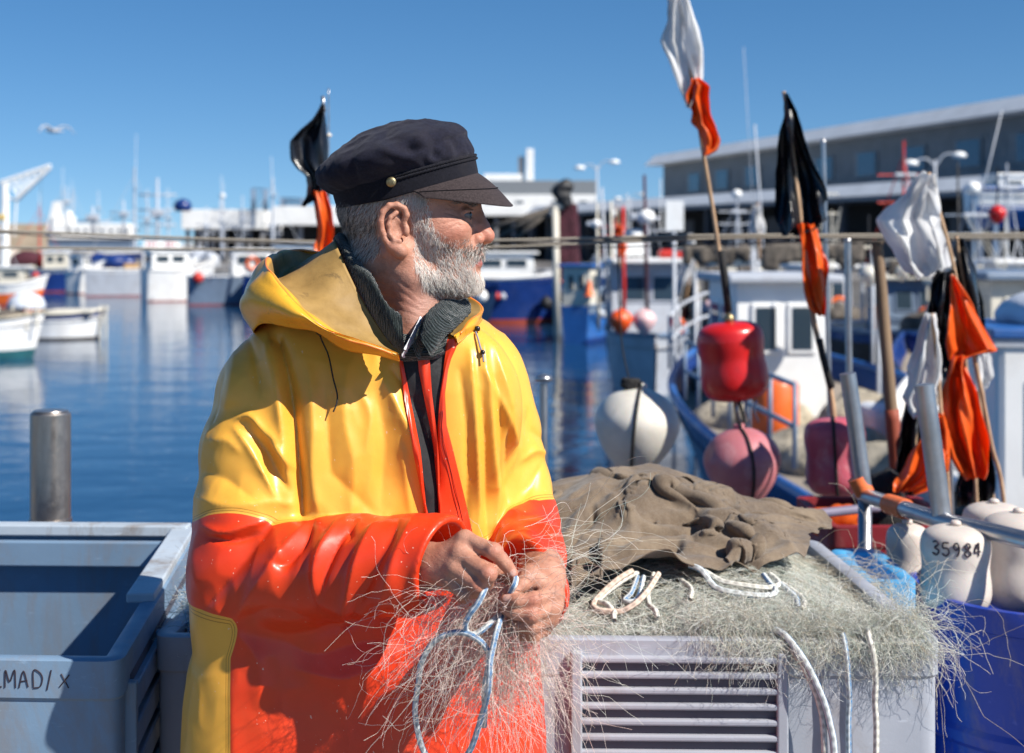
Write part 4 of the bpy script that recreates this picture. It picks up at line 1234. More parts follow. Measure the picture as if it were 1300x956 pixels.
# ---- trousers and boots (mostly out of frame)
tr = SDF()
tr.u(ell(P(470, 980, 2.06), (.20, .14, .17)), .03)
for sx_, fx in ((-.30, -.34), (-.10, -.04)):
    tr.chain([np.array([sx_, 2.06, .80]), np.array([sx_, 2.05, .46]), np.array([fx, 2.07, .20])], [.115, .088, .082], .03)
TV, TF = tr.mesh(np.array([-.50, 1.82, .14]), np.array([.12, 2.30, 1.0]), .007)
TN = vnormals(TV, TF); TV = TV + TN * (.006 * (1 - np.abs(vnoise(TV * [1, 1, 1.6], 13, 51))))[:, None]
mesh_obj('trousers', TV, TF, m_oil_o, PERSON, world=True)
m_boot = mat('dark_green_rubber', (.02, .035, .025), .35, bump=.2)
for fx in (-.34, -.04):
    bt = SDF(); bt.chain([np.array([fx, 2.07, .30]), np.array([fx, 2.07, .10])], [.072, .060], .02)
    bt.u(cone(np.array([fx, 2.05, .062]), np.array([fx + .02, 1.88, .05]), .052, .047), .03)
    bt.sub(lambda p: p[:, 2] - .012, .004)
    bv, bf = bt.mesh(np.array([fx - .12, 1.78, -.03]), np.array([fx + .14, 2.19, .42]), .006)
    mesh_obj('boot', bv, bf, m_boot, PERSON, world=True)
# ================================================================== crates
def plastic(name, col, rough=.42, scr=.5):
    n = NT(name)
    c = n.ramp(n.noise(3.5, 6, .6), [(.3, tuple(q * .88 for q in col)), (.7, tuple(min(1, q * 1.08) for q in col))])
    sc = n.ramp(n.noise(9, 9, .72, stretch=(1, 1, .3), dist=.8), [(.53, 0.0), (.68, 1.0)])
    c = n.mix(n.math('MULTIPLY', sc, scr * .9), c, (.22, .17, .13))
    fine = n.ramp(n.noise(60, 8, .75, stretch=(.25, 1, 1)), [(.60, 0.0), (.70, 1.0)])
    c = n.mix(n.math('MULTIPLY', fine, scr * .8), c, tuple(min(1, q * 1.5 + .1) for q in col))
    n.l(c, n.b.inputs['Base Color'])
    n.l(n.ramp(n.noise(20, 5), [(.3, rough * .8), (.7, rough * 1.3)]), n.b.inputs['Roughness'])
    n.l(n.bump(n.noise(110, 6, .65), .25, .001), n.b.inputs['Normal'])
    return n.m
m_cr1 = plastic('blue_grey_plastic', (.17, .26, .37)); m_cr2 = plastic('pale_grey_plastic', (.36, .38, .43))
m_rimw = plastic('worn_pale_plastic', (.42, .48, .54), .5, .9)
def crate(name, c4, ztop, zbot, m, label, notch=True):
    """c4: corners (front-left, front-right, back-right, back-left) as (x, y)"""
    c4 = [np.array(c, float) for c in c4]; cen = sum(c4) / 4
    root = empty(name, (cen[0], cen[1], zbot), label=label, cat='crate', group='plastic fish crates on the quay')
    L = [c - cen for c in c4]; H = ztop - zbot; W_ = .034
    def inset(d):
        out = []
        for i in range(4):
            p, a, b = L[i], L[i - 1], L[(i + 1) % 4]
            e1 = (p - a) / np.linalg.norm(p - a); e2 = (b - p) / np.linalg.norm(b - p)
            n1 = np.array([-e1[1], e1[0]]); n2 = np.array([-e2[1], e2[0]])
            A = np.array([n1, n2]); out.append(np.linalg.solve(A, [n1 @ p + d, n2 @ p + d]))
        return out
    def ring(d, rad=.03, k=6):
        q = inset(d); r = max(rad - d, .006) ; out = []
        for i in range(4):
            p, a, b = q[i], q[i - 1], q[(i + 1) % 4]
            e1 = (p - a) / np.linalg.norm(p - a); e2 = (b - p) / np.linalg.norm(b - p)
            s_, t_ = p - e1 * r, p + e2 * r
            for t in np.linspace(0, 1, k): out.append((1 - t) ** 2 * s_ + 2 * t * (1 - t) * p + t * t * t_)
        return np.array(out)
    # body: profile of rings (inset, z)
    prof = [(.004, 0), (0, .01), (0, H - .06), (-.004, H - .055), (-.004, H - .002), (0, H), (.018, H), (.024, H - .003), (.026, H - .04), (.036, H - .05), (.036, .03), (.05, .02)]
    R = [np.hstack([ring(d), np.full((24, 1), z)]) for d, z in prof]
    mb = MB(); n = 24
    V = np.vstack(R); F = []
    for i in range(len(R) - 1):
        for j in range(n): F.append((i * n + j, i * n + (j + 1) % n, (i + 1) * n + (j + 1) % n, (i + 1) * n + j))
    F.append(tuple(range(n - 1, -1, -1))); F.append(tuple((len(R) - 1) * n + j for j in range(n)))
    mb.add(V, F)
    mb.build('shell', m, root, smooth=True, sharp=28)
    return root, L, H
def side_slots(root, L, H, i, m, t0, t1, rows, z0, dz, hh=.016, nvert=4, name='slotted_panel'):
    """dark recesses between raised bars on side i (from corner i to i+1)"""
    a, b = L[i], L[(i + 1) % 4]; d = b - a; ln = np.linalg.norm(d); e = d / ln; nrm = np.array([e[1], -e[0]])
    mb = MB(); rz = math.atan2(e[1], e[0])
    for r in range(rows):
        c = a + e * ln * (t0 + t1) / 2 + nrm * .007
        mb.box((c[0], c[1], z0 - r * dz), (ln * (t1 - t0), .016, dz - hh), rz=rz, bev=.003)
    for t in np.linspace(t0, t1, nvert):
        c = a + e * ln * t + nrm * .007
        mb.box((c[0], c[1], z0 - (rows - 1) * dz / 2), (.018, .019, rows * dz), rz=rz, bev=.003)
    return mb.build(name, m, root, smooth=False)
# empty crate on the left
ZT = CZ - .60
cL, LL, HL = crate('fish_crate', [(-1.75, 2.085), (-.560, 2.03), (-.652, 2.93), (-1.86, 2.97)], CZ - .5935, .42, m_cr1, 'empty blue-grey plastic fish crate with handwriting on its front, left of the man')
mb = MB()
# worn pale capping of the right rim and of the back rim
def edgebar(p, q, z, w, h, dx=0.0):
    p, q = np.array(p), np.array(q); c = (p + q) / 2; d = q - p
    mb.box((c[0], c[1], z), (np.linalg.norm(d), w, h), rz=math.atan2(d[1], d[0]), bev=.003)
cenL = sum(np.array(c) for c in [(-1.75, 2.085), (-.560, 2.03), (-.652, 2.93), (-1.86, 2.97)]) / 4
def rel(x, y): return (x - cenL[0], y - cenL[1])
edgebar(rel(-.617, 2.36), rel(-.673, 2.91), HL + .006, .046, .016)
edgebar(rel(-.662, 2.915), rel(-1.84, 2.952), HL + .008, .040, .022)
mb.build('rim_cap', m_rimw, cL)
mb = MB()
edgebar(rel(-.70, 2.87), rel(-1.80, 2.905), HL - .032, .020, .05)
mb.build('inner_ledge', m_cr1, cL)
side_slots(cL, LL, HL, 1, m_cr1, .06, .97, 7, HL - .075, .058, .020)
# the crate full of net
c2pts = [(-.568, 2.262), (.672, 2.232), (.640, 2.995), (-.52, 3.03)]
cR, LR_, HR = crate('fish_crate', c2pts, CZ - .6225, .40, m_cr2, 'pale grey plastic fish crate heaped with fishing net, behind the man')
side_slots(cR, LR_, HR, 0, m_cr2, .54, .80, 11, HR - .030, .0245, .0145, nvert=2)
# dark panels between the bars: the slots' shade put into the colour
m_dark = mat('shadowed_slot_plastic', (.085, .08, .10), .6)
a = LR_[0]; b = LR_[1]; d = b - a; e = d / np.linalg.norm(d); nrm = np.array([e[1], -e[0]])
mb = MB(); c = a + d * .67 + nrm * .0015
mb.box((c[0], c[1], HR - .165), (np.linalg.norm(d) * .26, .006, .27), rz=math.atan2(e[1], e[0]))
mb.build('slot_shade', m_dark, cR)
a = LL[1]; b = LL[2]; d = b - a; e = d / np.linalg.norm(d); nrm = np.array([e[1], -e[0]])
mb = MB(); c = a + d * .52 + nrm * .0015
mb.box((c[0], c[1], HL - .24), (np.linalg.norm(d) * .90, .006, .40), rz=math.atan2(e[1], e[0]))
mb.build('slot_shade', m_dark, cL)  # same painted slot shade on the left crate
# handwriting on the left crate and red lettering on the right one: strokes lying on the plastic
GL = {'E': [[(1, 0), (0, 0), (0, 1), (.9, 1)], [(0, .5), (.7, .52)]], 'M': [[(0, 0), (.05, 1), (.5, .35), (.95, 1), (1, 0)]], 'A': [[(0, 0), (.45, 1), (.95, 0)], [(.2, .38), (.8, .38)]],
      'D': [[(.1, 0), (.1, 1), (.75, .85), (.95, .5), (.7, .08), (.1, 0)]], '/': [[(.1, -.1), (.5, 1.05)]], 'X': [[(0, .05), (.9, .8)], [(.1, .85), (.85, 0)]], 'I': [[(.4, 0), (.45, 1)]],
      '3': [[(.1, .9), (.6, 1), (.85, .75), (.4, .52), (.9, .3), (.6, 0), (.05, .1)]], '5': [[(.85, 1), (.2, .98), (.15, .55), (.7, .6), (.85, .25), (.5, 0), (.05, .1)]],
      '9': [[(.8, .75), (.45, 1), (.1, .72), (.4, .45), (.8, .7), (.75, .3), (.5, 0)]], '8': [[(.5, .52), (.15, .78), (.5, 1), (.85, .78), (.5, .52), (.1, .25), (.5, 0), (.9, .25), (.5, .52)]],
      '4': [[(.6, 0), (.65, 1), (.05, .35), (.95, .38)]], '7': [[(.05, .98), (.9, 1), (.4, 0)]], '0': [[(.5, 1), (.1, .6), (.25, .05), (.7, .05), (.9, .55), (.5, 1)]], '6': [[(.8, .95), (.3, .7), (.15, .25), (.5, 0), (.85, .25), (.6, .5), (.2, .35)]],
      'R': [[(.1, 0), (.1, 1), (.7, .95), (.75, .6), (.1, .5)], [(.35, .5), (.85, 0)]], 'S': [[(.85, .85), (.4, 1), (.12, .75), (.8, .35), (.55, 0), (.08, .12)]], 'C': [[(.9, .85), (.45, 1), (.1, .5), (.4, 0), (.9, .12)]], 'O': [[(.5, 1), (.1, .5), (.5, 0), (.9, .5), (.5, 1)]], 'N': [[(.05, 0), (.1, 1), (.85, 0), (.9, 1)]], 'T': [[(.5, 0), (.5, 1)], [(0, 1), (1, .98)]], 'L': [[(.1, 1), (.1, 0), (.85, .03)]], 'U': [[(.1, 1), (.12, .2), (.5, 0), (.85, .2), (.9, 1)]], 'P': [[(.1, 0), (.1, 1), (.75, .95), (.75, .55), (.1, .48)]], 'B': [[(.1, 0), (.1, 1), (.65, .95), (.6, .55), (.1, .52)], [(.6, .52), (.85, .25), (.6, 0), (.1, 0)]], ' ': [], '-': [[(.1, .5), (.9, .5)]], '1': [[(.2, .8), (.5, 1), (.5, 0)]], '2': [[(.1, .8), (.5, 1), (.8, .7), (.1, 0), (.9, .02)]]}
def writing(text, fn, h, w, gap, r, name, m, parent, jit=.04, world=False):
    """fn(s, t) -> world/local point for text-plane coordinates"""
    mb = MB(); x = 0; rj = random.Random(5)
    for chx in text:
        for st in GL.get(chx, []):
            pts = [(x + px_ * w + rj.uniform(-jit, jit) * w, py_ * h + rj.uniform(-jit, jit) * h) for px_, py_ in st]
            q_ = spline(np.array(pts), max(6, len(pts) * 5)) if len(pts) > 2 else np.array(pts)
            mb.tube([fn(a_, b_) for a_, b_ in q_], r, 5)
        x += w + gap
    return mb.build(name, m, parent, world=world)
m_mark = mat('marker_ink', (.03, .02, .03), .6)
a = LL[0]; d = LL[1] - a; ln = np.linalg.norm(d); e = d / ln; nrm = np.array([e[1], -e[0]])
writing('EMAD/X', lambda s_, t_: (a[0] + e[0] * (ln - .185 + s_) + nrm[0] * .0045, a[1] + e[1] * (ln - .185 + s_) + nrm[1] * .0045, HL - .040 + t_), .024, .015, .005, .0010, 'handwriting', m_mark, cL)
a2 = LR_[0]; d2 = LR_[1] - a2; ln2 = np.linalg.norm(d2); e2 = d2 / ln2; nrm2 = np.array([e2[1], -e2[0]])
# crates below, forming the stacks the upper two stand on
for pts, lab in (([(-1.745, 2.095), (-.57, 2.04), (-.662, 2.92), (-1.85, 2.96)], 'blue-grey plastic crate under the empty one, bottom of the left stack'),
                 ([(-.560, 2.275), (.665, 2.245), (.633, 2.985), (-.51, 3.02)], 'pale grey plastic crate under the net-filled one, bottom of its stack')):
    zt = .415 if pts[0][0] < -1 else .395
    cc, l_, h_ = crate('fish_crate', pts, zt, 0.0, m_cr1 if pts[0][0] < -1 else m_cr2, lab)

# ================================================================== net heap and cloth
def heap_z(x, y):
    """height of the net heap inside the right crate"""
    u = (x - (-.56)) / 1.22; w = (y - 2.26) / .75
    base = CZ - .635
    e = np.clip(np.minimum(u, 1 - u) / .15, 0, 1) * np.clip(w / .09, 0, 1) * np.clip((1 - w) / .2, 0, 1)
    e = e * e * (3 - 2 * e)
    bump_ = .075 * np.exp(-((u - .60) / .36) ** 2) * np.exp(-((w - .60) / .48) ** 2) + .035 * np.exp(-((u - .78) / .13) ** 2 - ((w - .30) / .3) ** 2) + .045 * np.exp(-((u - .10) / .12) ** 2 - ((w - .5) / .4) ** 2)
    return base - .03 + (.02 + bump_) * (.25 + .75 * e)
gx, gy = np.meshgrid(np.linspace(-.54, .64, 170), np.linspace(2.285, 2.98, 110), indexing='ij')
gz = heap_z(gx, gy); g3 = np.stack([gx.ravel(), gy.ravel(), gz.ravel()], 1)
gz = gz.ravel() + .010 * vnoise(g3, 18, 61) + .006 * vnoise(g3, 45, 62) + .003 * vnoise(g3, 110, 63)
A = np.stack([gx.ravel(), gy.ravel(), gz], 1).reshape(gx.shape + (3,))
V, F = grid_mesh(A)
n = NT('packed_net')
c = n.ramp(n.noise(34, 8, .75, dist=1.2), [(.30, (.16, .17, .15)), (.5, (.36, .38, .34)), (.72, (.58, .60, .55))])
n.l(c, n.b.inputs['Base Color']); n.b.inputs['Roughness'].default_value = .8
n.l(n.bump(n.noise(230, 8, .8, dist=1.5), 1.0, .006), n.b.inputs['Normal'])
NETHEAP = tag(empty('fishing_net', (.05, 2.6, .9)), 'tangled pale green fishing net heaped in the grey crate beside the man', 'fishing net')
mesh_obj('packed_bulk', V, F[:, ::-1], n.m, NETHEAP, world=True)
# monofilament: many separate loose curls over the heap and over the rim
m_mono = NT('net_monofilament'); 
m_mono.l(m_mono.attr('tone', True), m_mono.b.inputs['Base Color']); m_mono.b.inputs['Roughness'].default_value = .35
m_mono.b.inputs['Specular IOR Level'].default_value = .6
m_mono = m_mono.m
def wander(N, start, dirs, L, k=14, wob=.9, rad=.00035, base=None, grav=0.0, seed=0):
    """N wandering thin lines; start (N,3), dirs (N,3)"""
    rg = np.random.default_rng(100 + seed)
    st = L[:, None] / (k - 1); p = start.copy(); d = dirs.copy(); out = [p.copy()]
    curv = rg.normal(0, wob, (N, 3))
    for i in range(k - 1):
        d = d + curv * .45 + rg.normal(0, wob * .35, (N, 3)); d[:, 2] -= grav
        curv = curv * .8 + rg.normal(0, wob * .5, (N, 3))
        d /= np.linalg.norm(d, axis=1, keepdims=True); p = p + d * st
        if base is not None:
            p = base(p, i)
        out.append(p.copy())
    return np.stack(out, 1)
def tones(N, rg, k, pal):
    c = np.array(pal)[rg.integers(0, len(pal), N)] * (.7 + .5 * rg.random((N, 1)))
    return np.repeat(np.clip(c, 0, 1), k * 3, 0)
PAL_G = [(.62, .64, .56), (.72, .70, .62), (.48, .55, .47), (.55, .48, .36), (.82, .83, .78)]
rg = np.random.default_rng(3)
N = 9500
sx = rg.uniform(-.53, .615, N); sy = 2.300 + .42 * rg.random(N) ** 1.3
sy = np.where(sx > .50, 2.285 + .66 * rg.random(N), sy)
sz = heap_z(sx, sy) + .003 + .006 * rg.random(N)
dirs = rg.normal(0, 1, (N, 3)); dirs[:, 2] *= .25
def onheap(p, i):
    h = heap_z(p[:, 0], np.clip(p[:, 1], 2.28, 2.98)) + .003
    inside = (p[:, 0] > -.545) & (p[:, 0] < .65) & (p[:, 1] > 2.27)
    p[:, 2] = np.where(inside, np.clip(p[:, 2], h, h + .012), p[:, 2]); return p
pa = wander(N, np.stack([sx, sy, sz], 1), dirs, rg.uniform(.04, .13, N), 12, 1.0, base=onheap, seed=1)
V1, F1 = multi_tubes(pa, np.full((N, 12), .00025), 3); c1 = tones(N, rg, 12, PAL_G)
mesh_obj('net_strands', V1, F1, m_mono, NETHEAP, world=True, attrs=dict(tone=c1))
# the net spilling over the front rim (right part) and past the corner
N = 2300
t = rg.random(N) ** .8; sx = .29 + .37 * t; sy = 2.255 + .05 * rg.random(N)
sz = CZ - .615 + .03 * rg.random(N)
dirs = np.stack([rg.normal(0, .6, N), -.35 - .4 * rg.random(N), rg.normal(-.2, .8, N)], 1)
def over(p, i):
    y = 2.258 - .0245 * (p[:, 0] + .568) - .004
    p[:, 1] = np.where(p[:, 2] < CZ - .622, np.clip(p[:, 1], y - .05, y - .003), p[:, 1]); return p
pb = wander(N, np.stack([sx, sy, sz], 1), dirs, rg.uniform(.04, .13, N), 14, .95, base=over, grav=.16, seed=2)
V2, F2 = multi_tubes(pb, np.full((N, 14), .00023), 3)
mesh_obj('net_strands', V2, F2, m_mono, NETHEAP, world=True, attrs=dict(tone=tones(N, rg, 14, PAL_G)))
# thin dense veil behind those strands
N = 130
sx = rg.uniform(.58, .63, N); sy = rg.uniform(2.26, 2.9, N); sz = heap_z(sx, sy) + .01
dirs = np.stack([.8 + 0 * sx, rg.normal(0, .5, N), rg.normal(.15, .45, N)], 1)
def rightof(p, i):
    p[:, 0] = np.where(p[:, 2] < CZ - .62, np.maximum(p[:, 0], .685), p[:, 0]); return p
pc = wander(N, np.stack([sx, sy, sz], 1), dirs, rg.uniform(.08, .26, N), 16, .55, grav=.17, base=rightof, seed=3)
V3, F3 = multi_tubes(pc, np.full((N, 16), .00036), 3)
mesh_obj('net_strands', V3, F3, m_mono, NETHEAP, world=True, attrs=dict(tone=tones(N, rg, 16, [(.62, .56, .44), (.5, .45, .36), (.4, .33, .24)])))
# left end of the same net, seen between the crates
N = 700
sx = rg.uniform(-.55, -.42, N); sy = rg.uniform(2.32, 2.95, N); sz = heap_z(sx, sy) + .015 + .03 * rg.random(N)
dirs = np.stack([-.7 + 0 * sx, rg.normal(0, .6, N), rg.normal(.3, .5, N)], 1)
pd = wander(N, np.stack([sx, sy, sz], 1), dirs, rg.uniform(.05, .15, N), 14, .9, grav=.12, seed=4)
V4, F4 = multi_tubes(pd, np.full((N, 14), .0003), 3)
mesh_obj('net_strands', V4, F4, m_mono, NETHEAP, world=True, attrs=dict(tone=tones(N, rg, 14, PAL_G)))

# brown cloth thrown over the heap: a real sheet dropped on it and left to crumple
def drape():
    """position-based cloth: rest lengths longer than the ground it covers, so that it buckles into folds"""
    nu, nv = 190, 120
    u = np.linspace(0, 1, nu); v = np.linspace(0, 1, nv)
    fe = spline(PP([(655, 790, 2.30), (700, 790, 2.33), (740, 762, 2.36), (800, 738, 2.40), (860, 728, 2.42), (930, 730, 2.44), (985, 746, 2.47), (1030, 752, 2.52)]), nu)
    be = spline(PP([(640, 640, 2.94), (700, 622, 2.96), (760, 600, 2.98), (820, 596, 2.99), (880, 604, 2.98), (940, 630, 2.96), (990, 665, 2.92), (1040, 700, 2.86)]), nu)
    G = fe[:, None] * (1 - v)[None, :, None] + be[:, None] * v[None, :, None]
    q0 = G.reshape(-1, 3).copy(); q0[:, 2] = 0
    p = G.copy(); f3 = lambda a: a.reshape(nu, nv)
    hz = lambda p: core_z(p[..., 0].ravel(), p[..., 1].ravel()).reshape(p.shape[:2])
    rot = np.stack([q0[:, 0] * .8 + q0[:, 1] * .6, -q0[:, 0] * .6 + q0[:, 1] * .8, q0[:, 2]], 1)
    p[..., 2] = hz(p) + .020 + f3(.034 * np.abs(vnoise(rot * [.55, 1.5, 1] + .04 * vnoise(q0, 6, 70)[:, None], 8.5, 73)) + .005 * np.abs(vnoise(rot * [.7, 1.3, 1], 20, 74)))
    p[..., :2] += (np.stack([vnoise(q0, 7, 76), vnoise(q0, 7, 77)], 1) * .028).reshape(nu, nv, 2) * 1.0
    grow = 1.0 + DRAPE_GROW * (.75 + .5 * f3(vnoise(q0, 5, 80)))
    cons = []
    def add(di, dj, stiff, mul=1.0, stride=None):
        a = np.stack(np.meshgrid(np.arange(nu - di), np.arange(max(0, -dj), nv - max(0, dj)), indexing='ij'), -1).reshape(-1, 2)
        b = a + [di, dj]
        col = ((a[:, 0] // max(di, 1)) % 2) if di else ((a[:, 1] // max(dj, 1)) % 2)
        A, B = a[:, 0] * nv + a[:, 1], b[:, 0] * nv + b[:, 1]
        L = np.linalg.norm(G.reshape(-1, 3)[A] * [1, 1, 0] - G.reshape(-1, 3)[B] * [1, 1, 0], axis=1) * grow.ravel()[A] * mul
        for k in (0, 1): cons.append((A[col == k], B[col == k], L[col == k], stiff))
    add(1, 0, 1.0); add(0, 1, 1.0); add(1, 1, .7); add(1, -1, .7); add(2, 0, .22); add(0, 2, .22); add(6, 0, .22); add(0, 6, .22)
    P_ = p.reshape(-1, 3).copy(); Vv = np.zeros_like(P_)
    for it in range(DRAPE_FR):
        old = P_.copy(); Vv[:, 2] -= .0016; P_ += np.clip(Vv, -.012, .012)
        for k in range(7):
            for A, B, L, st in cons:
                d = P_[B] - P_[A]; ln = np.linalg.norm(d, axis=1) + 1e-9
                e_ = ln - L; c = (d * (e_ * np.where(e_ > 0, 1.0, .55) / ln * .5 * st)[:, None]); P_[A] += c; P_[B] -= c
            h = core_z(P_[:, 0], P_[:, 1]) + .018; m = P_[:, 2] < h
            P_[m, 2] = h[m]; P_[m, :2] += (old[m, :2] - P_[m, :2]) * .5
        Vv = (P_ - old) * .86
    F = grid_mesh(P_.reshape(nu, nv, 3))[1]
    return P_, F, nu, nv
DRAPE_GROW = .21; DRAPE_FR = 100
# the part of the heap the cloth lies on
def core_z(x, y):
    hz = heap_z(x, np.clip(y, 2.28, 2.97))
    d = CZ - .590 + .108 * np.exp(-((x - .22) / .33) ** 2) * np.exp(-((y - 2.80) / .36) ** 2)
    return np.maximum(hz, d) + .004 * np.sin(x * 31 + 2 * np.sin(y * 17)) * np.sin(y * 27 + 1.5 * np.sin(x * 13)) - .004
V, F, CU, CV = drape()
# two rounds of smooth subdivision by bicubic resampling of the grid
A = V.reshape(CU, CV, 3)
A = np.stack([spline(A[:, j], CU * 2) for j in range(CV)], 1); A = np.stack([spline(A[i], CV * 2) for i in range(CU * 2)], 0)
CU, CV = CU * 2, CV * 2
V, F = grid_mesh(A); Nn = vnormals(V, F)
if Nn[:, 2].mean() < 0: F = F[:, ::-1]; Nn = -Nn
flat_ = V * [1, 1, 0]
wp = flat_ + .045 * np.stack([vnoise(flat_, 6, 81), vnoise(flat_, 6, 82), 0 * V[:, 0]], 1)
rt = np.stack([wp[:, 0] * .86 + wp[:, 1] * .5, -wp[:, 0] * .5 + wp[:, 1] * .86, wp[:, 2]], 1)
amp_ = .017 * vnoise(rt * [.35, 1.9, 1], 9.5, 83) + .009 * vnoise(rt * [.35, 1.9, 1], 22, 84) + .002 * (1 - 2 * np.abs(vnoise(wp * [.6, 1.2, 1], 45, 86)))
qp = np.stack([650 + V[:, 0] / V[:, 1] * FPX, 310 - (V[:, 2] - CZ) / V[:, 1] * FPX], 1)
def cfold(pts, w, a_, pw=1.5):
    pl = spline(np.array(pts, float), 12); best = np.full(len(qp), 1e9)
    for a, b in zip(pl[:-1], pl[1:]):
        ab = b - a; t_ = np.clip((qp - a) @ ab / (ab @ ab), 0, 1); best = np.minimum(best, np.linalg.norm(qp - (a + t_[:, None] * ab), axis=1))
    return a_ * np.exp(-(best / w) ** pw)
for pts, w, a_ in (([(716, 700), (738, 660), (764, 640), (800, 650)], 11, .022), ([(712, 706), (733, 676), (752, 655)], 6, -.022),
        ([(700, 770), (745, 740), (790, 718), (850, 714)], 10, .016), ([(720, 738), (760, 712), (800, 694), (860, 690)], 7, -.018),
        ([(760, 760), (800, 732), (850, 720), (900, 726)], 7, .012), ([(700, 655), (740, 628), (780, 616), (820, 622)], 9, .014),
        ([(800, 624), (830, 612), (870, 622), (920, 640)], 10, .018), ([(790, 640), (830, 648), (880, 652)], 5, -.014),
        ([(815, 664), (860, 672), (900, 668), (960, 694)], 6, -.018), ([(900, 656), (950, 672), (1000, 700), (1035, 735)], 11, .016),
        ([(880, 682), (930, 696), (980, 724)], 6, -.015), ([(930, 720), (980, 728), (1020, 742)], 8, .016)):
    amp_ += cfold(pts, w, a_ * 1.3)
V = V + Nn * (amp_ + .0009 * vnoise(V, 130, 79))[:, None]
V = smooth_verts(V, F, 3, .5)
Nn = vnormals(V, F)
n0 = len(V); V = np.vstack([V, V - Nn * .0022]); F = np.vstack([F, F[:, ::-1] + n0])
rim = [(i * CV, (i + 1) * CV) for i in range(CU - 1)] + [((i + 1) * CV + CV - 1, i * CV + CV - 1) for i in range(CU - 1)] + [(j + 1, j) for j in range(CV - 1)] + [((CU - 1) * CV + j, (CU - 1) * CV + j + 1) for j in range(CV - 1)]
F = np.vstack([F, np.array([(b, a, a + n0, b + n0) for a, b in rim])])
n = NT('old_brown_canvas')
c = n.ramp(n.noise(7, 8, .7, dist=.7), [(.28, (.078, .054, .038)), (.5, (.145, .105, .072)), (.74, (.25, .19, .13))])
c = n.mix(n.math('MULTIPLY', n.ramp(n.noise(420, 4, .7), [(.45, 0.0), (.65, 1.0)]), .35), c, (.30, .26, .20))
n.l(c, n.b.inputs['Base Color']); n.b.inputs['Roughness'].default_value = .95; n.b.inputs['Specular IOR Level'].default_value = .15
n.b.inputs['Sheen Weight'].default_value = .2
b1 = n.bump(n.noise(60, 7, .7, dist=1.0), .35, .004)
n.l(n.bump(n.noise(800, 4, .7), .6, .001, b1), n.b.inputs['Normal'])
tag(mesh_obj('cloth', V, F, n.m, None), 'crumpled brown canvas cloth thrown over the heap of net', 'cloth')

# ================================================================== ropes
def rope_mat(name, base, stripe, fleck=None, pitch=1.0):
    """braided cover: along-the-rope coordinate and angle are stored per vertex"""
    n = NT(name)
    al = n.attr('along'); an = n.attr('around')
    w1 = n.math('SINE', n.math('ADD', n.math('MULTIPLY', al, 1.0), n.math('MULTIPLY', an, 2.0)))
    w2 = n.math('SINE', n.math('SUBTRACT', n.math('MULTIPLY', al, 1.0), n.math('MULTIPLY', an, 2.0)))
    br = n.math('MULTIPLY', w1, w2)
    h = n.math('MULTIPLY_ADD', br, .5, .5)
    c = n.ramp(h, [(.1, tuple(q * .55 for q in base)), (.6, base)])
    if stripe is not None:
        s1 = n.math('GREATER_THAN', n.math('SINE', n.math('MULTIPLY', an, 2.0)), .55)
        c = n.mix(n.math('MULTIPLY', s1, n.ramp(h, [(.2, .55), (.7, 1.0)])), c, stripe)
    c = n.mix(n.math('MULTIPLY', n.ramp(n.noise(60, 6, .7), [(.5, 0.0), (.75, 1.0)]), .35), c, (.22, .17, .12))
    n.l(c, n.b.inputs['Base Color']); n.b.inputs['Roughness'].default_value = .7
    n.l(n.bump(h, .6, .0012), n.b.inputs['Normal'])
    return n.m
m_rblue = rope_mat('blue_white_braid', (.62, .66, .66), (.02, .15, .36)); m_rwhite = rope_mat('white_braid', (.70, .68, .60), None); m_rpink = rope_mat('orange_stained_braid', (.72, .56, .45), None)
def rope(name, pts, r, m, parent=None, label=None, cat='rope', group=None, k=12, world=True, n=None, pitch=900.0, twist=0.0):
    P_ = spline(np.asarray(pts, float), n or max(40, len(pts) * 14))
    L = np.concatenate([[0], np.cumsum(np.linalg.norm(np.diff(P_, axis=0), axis=1))])
    t, Nn, B = frames(P_); a = np.linspace(0, 2 * np.pi, k + 1)
    V = P_[:, None] + r * (np.cos(a)[None, :, None] * Nn[:, None] + np.sin(a)[None, :, None] * B[:, None])
    A, F = grid_mesh(V)
    al = np.repeat(L / r * 1.1, k + 1); an = np.tile(a, len(P_)) + np.repeat(L * twist, k + 1)
    o = mesh_obj(name, A, F, m, parent, world=world, attrs=dict(along=al, around=an))
    if parent is None: tag(o, label, cat, group)
    return o
# rope held in the hands
R3 = .0038
def zp(x, y, Y): return P(530 + x / 4.345, 650 + y / 4.345, Y)
ra = [zp(392, 372, 1.755), zp(380, 405, 1.735), zp(362, 450, 1.722), zp(330, 510, 1.718), zp(292, 560, 1.72), zp(266, 615, 1.725), zp(272, 660, 1.73), zp(310, 676, 1.732), zp(352, 655, 1.735), zp(392, 622, 1.74), zp(430, 590, 1.75), zp(470, 560, 1.765)]
rb = [zp(500, 470, 1.752), zp(520, 430, 1.738), zp(538, 395, 1.736), zp(542, 368, 1.744), zp(530, 350, 1.757)]
rc = [zp(468, 560, 1.762), zp(452, 610, 1.735), zp(434, 670, 1.72), zp(418, 740, 1.715), zp(402, 820, 1.71), zp(398, 900, 1.708), zp(390, 990, 1.71), zp(356, 1120, 1.73), zp(280, 1330, 1.75), zp(150, 1420, 1.77), zp(40, 1330, 1.78), zp(-12, 1120, 1.775), zp(6, 940, 1.765), zp(20, 840, 1.755), zp(62, 750, 1.748), zp(120, 695, 1.742), zp(195, 667, 1.735), zp(265, 668, 1.728), zp(330, 700, 1.722), zp(372, 740, 1.722), zp(392, 790, 1.728), zp(388, 870, 1.73), zp(372, 960, 1.735), zp(370, 1080, 1.75)]
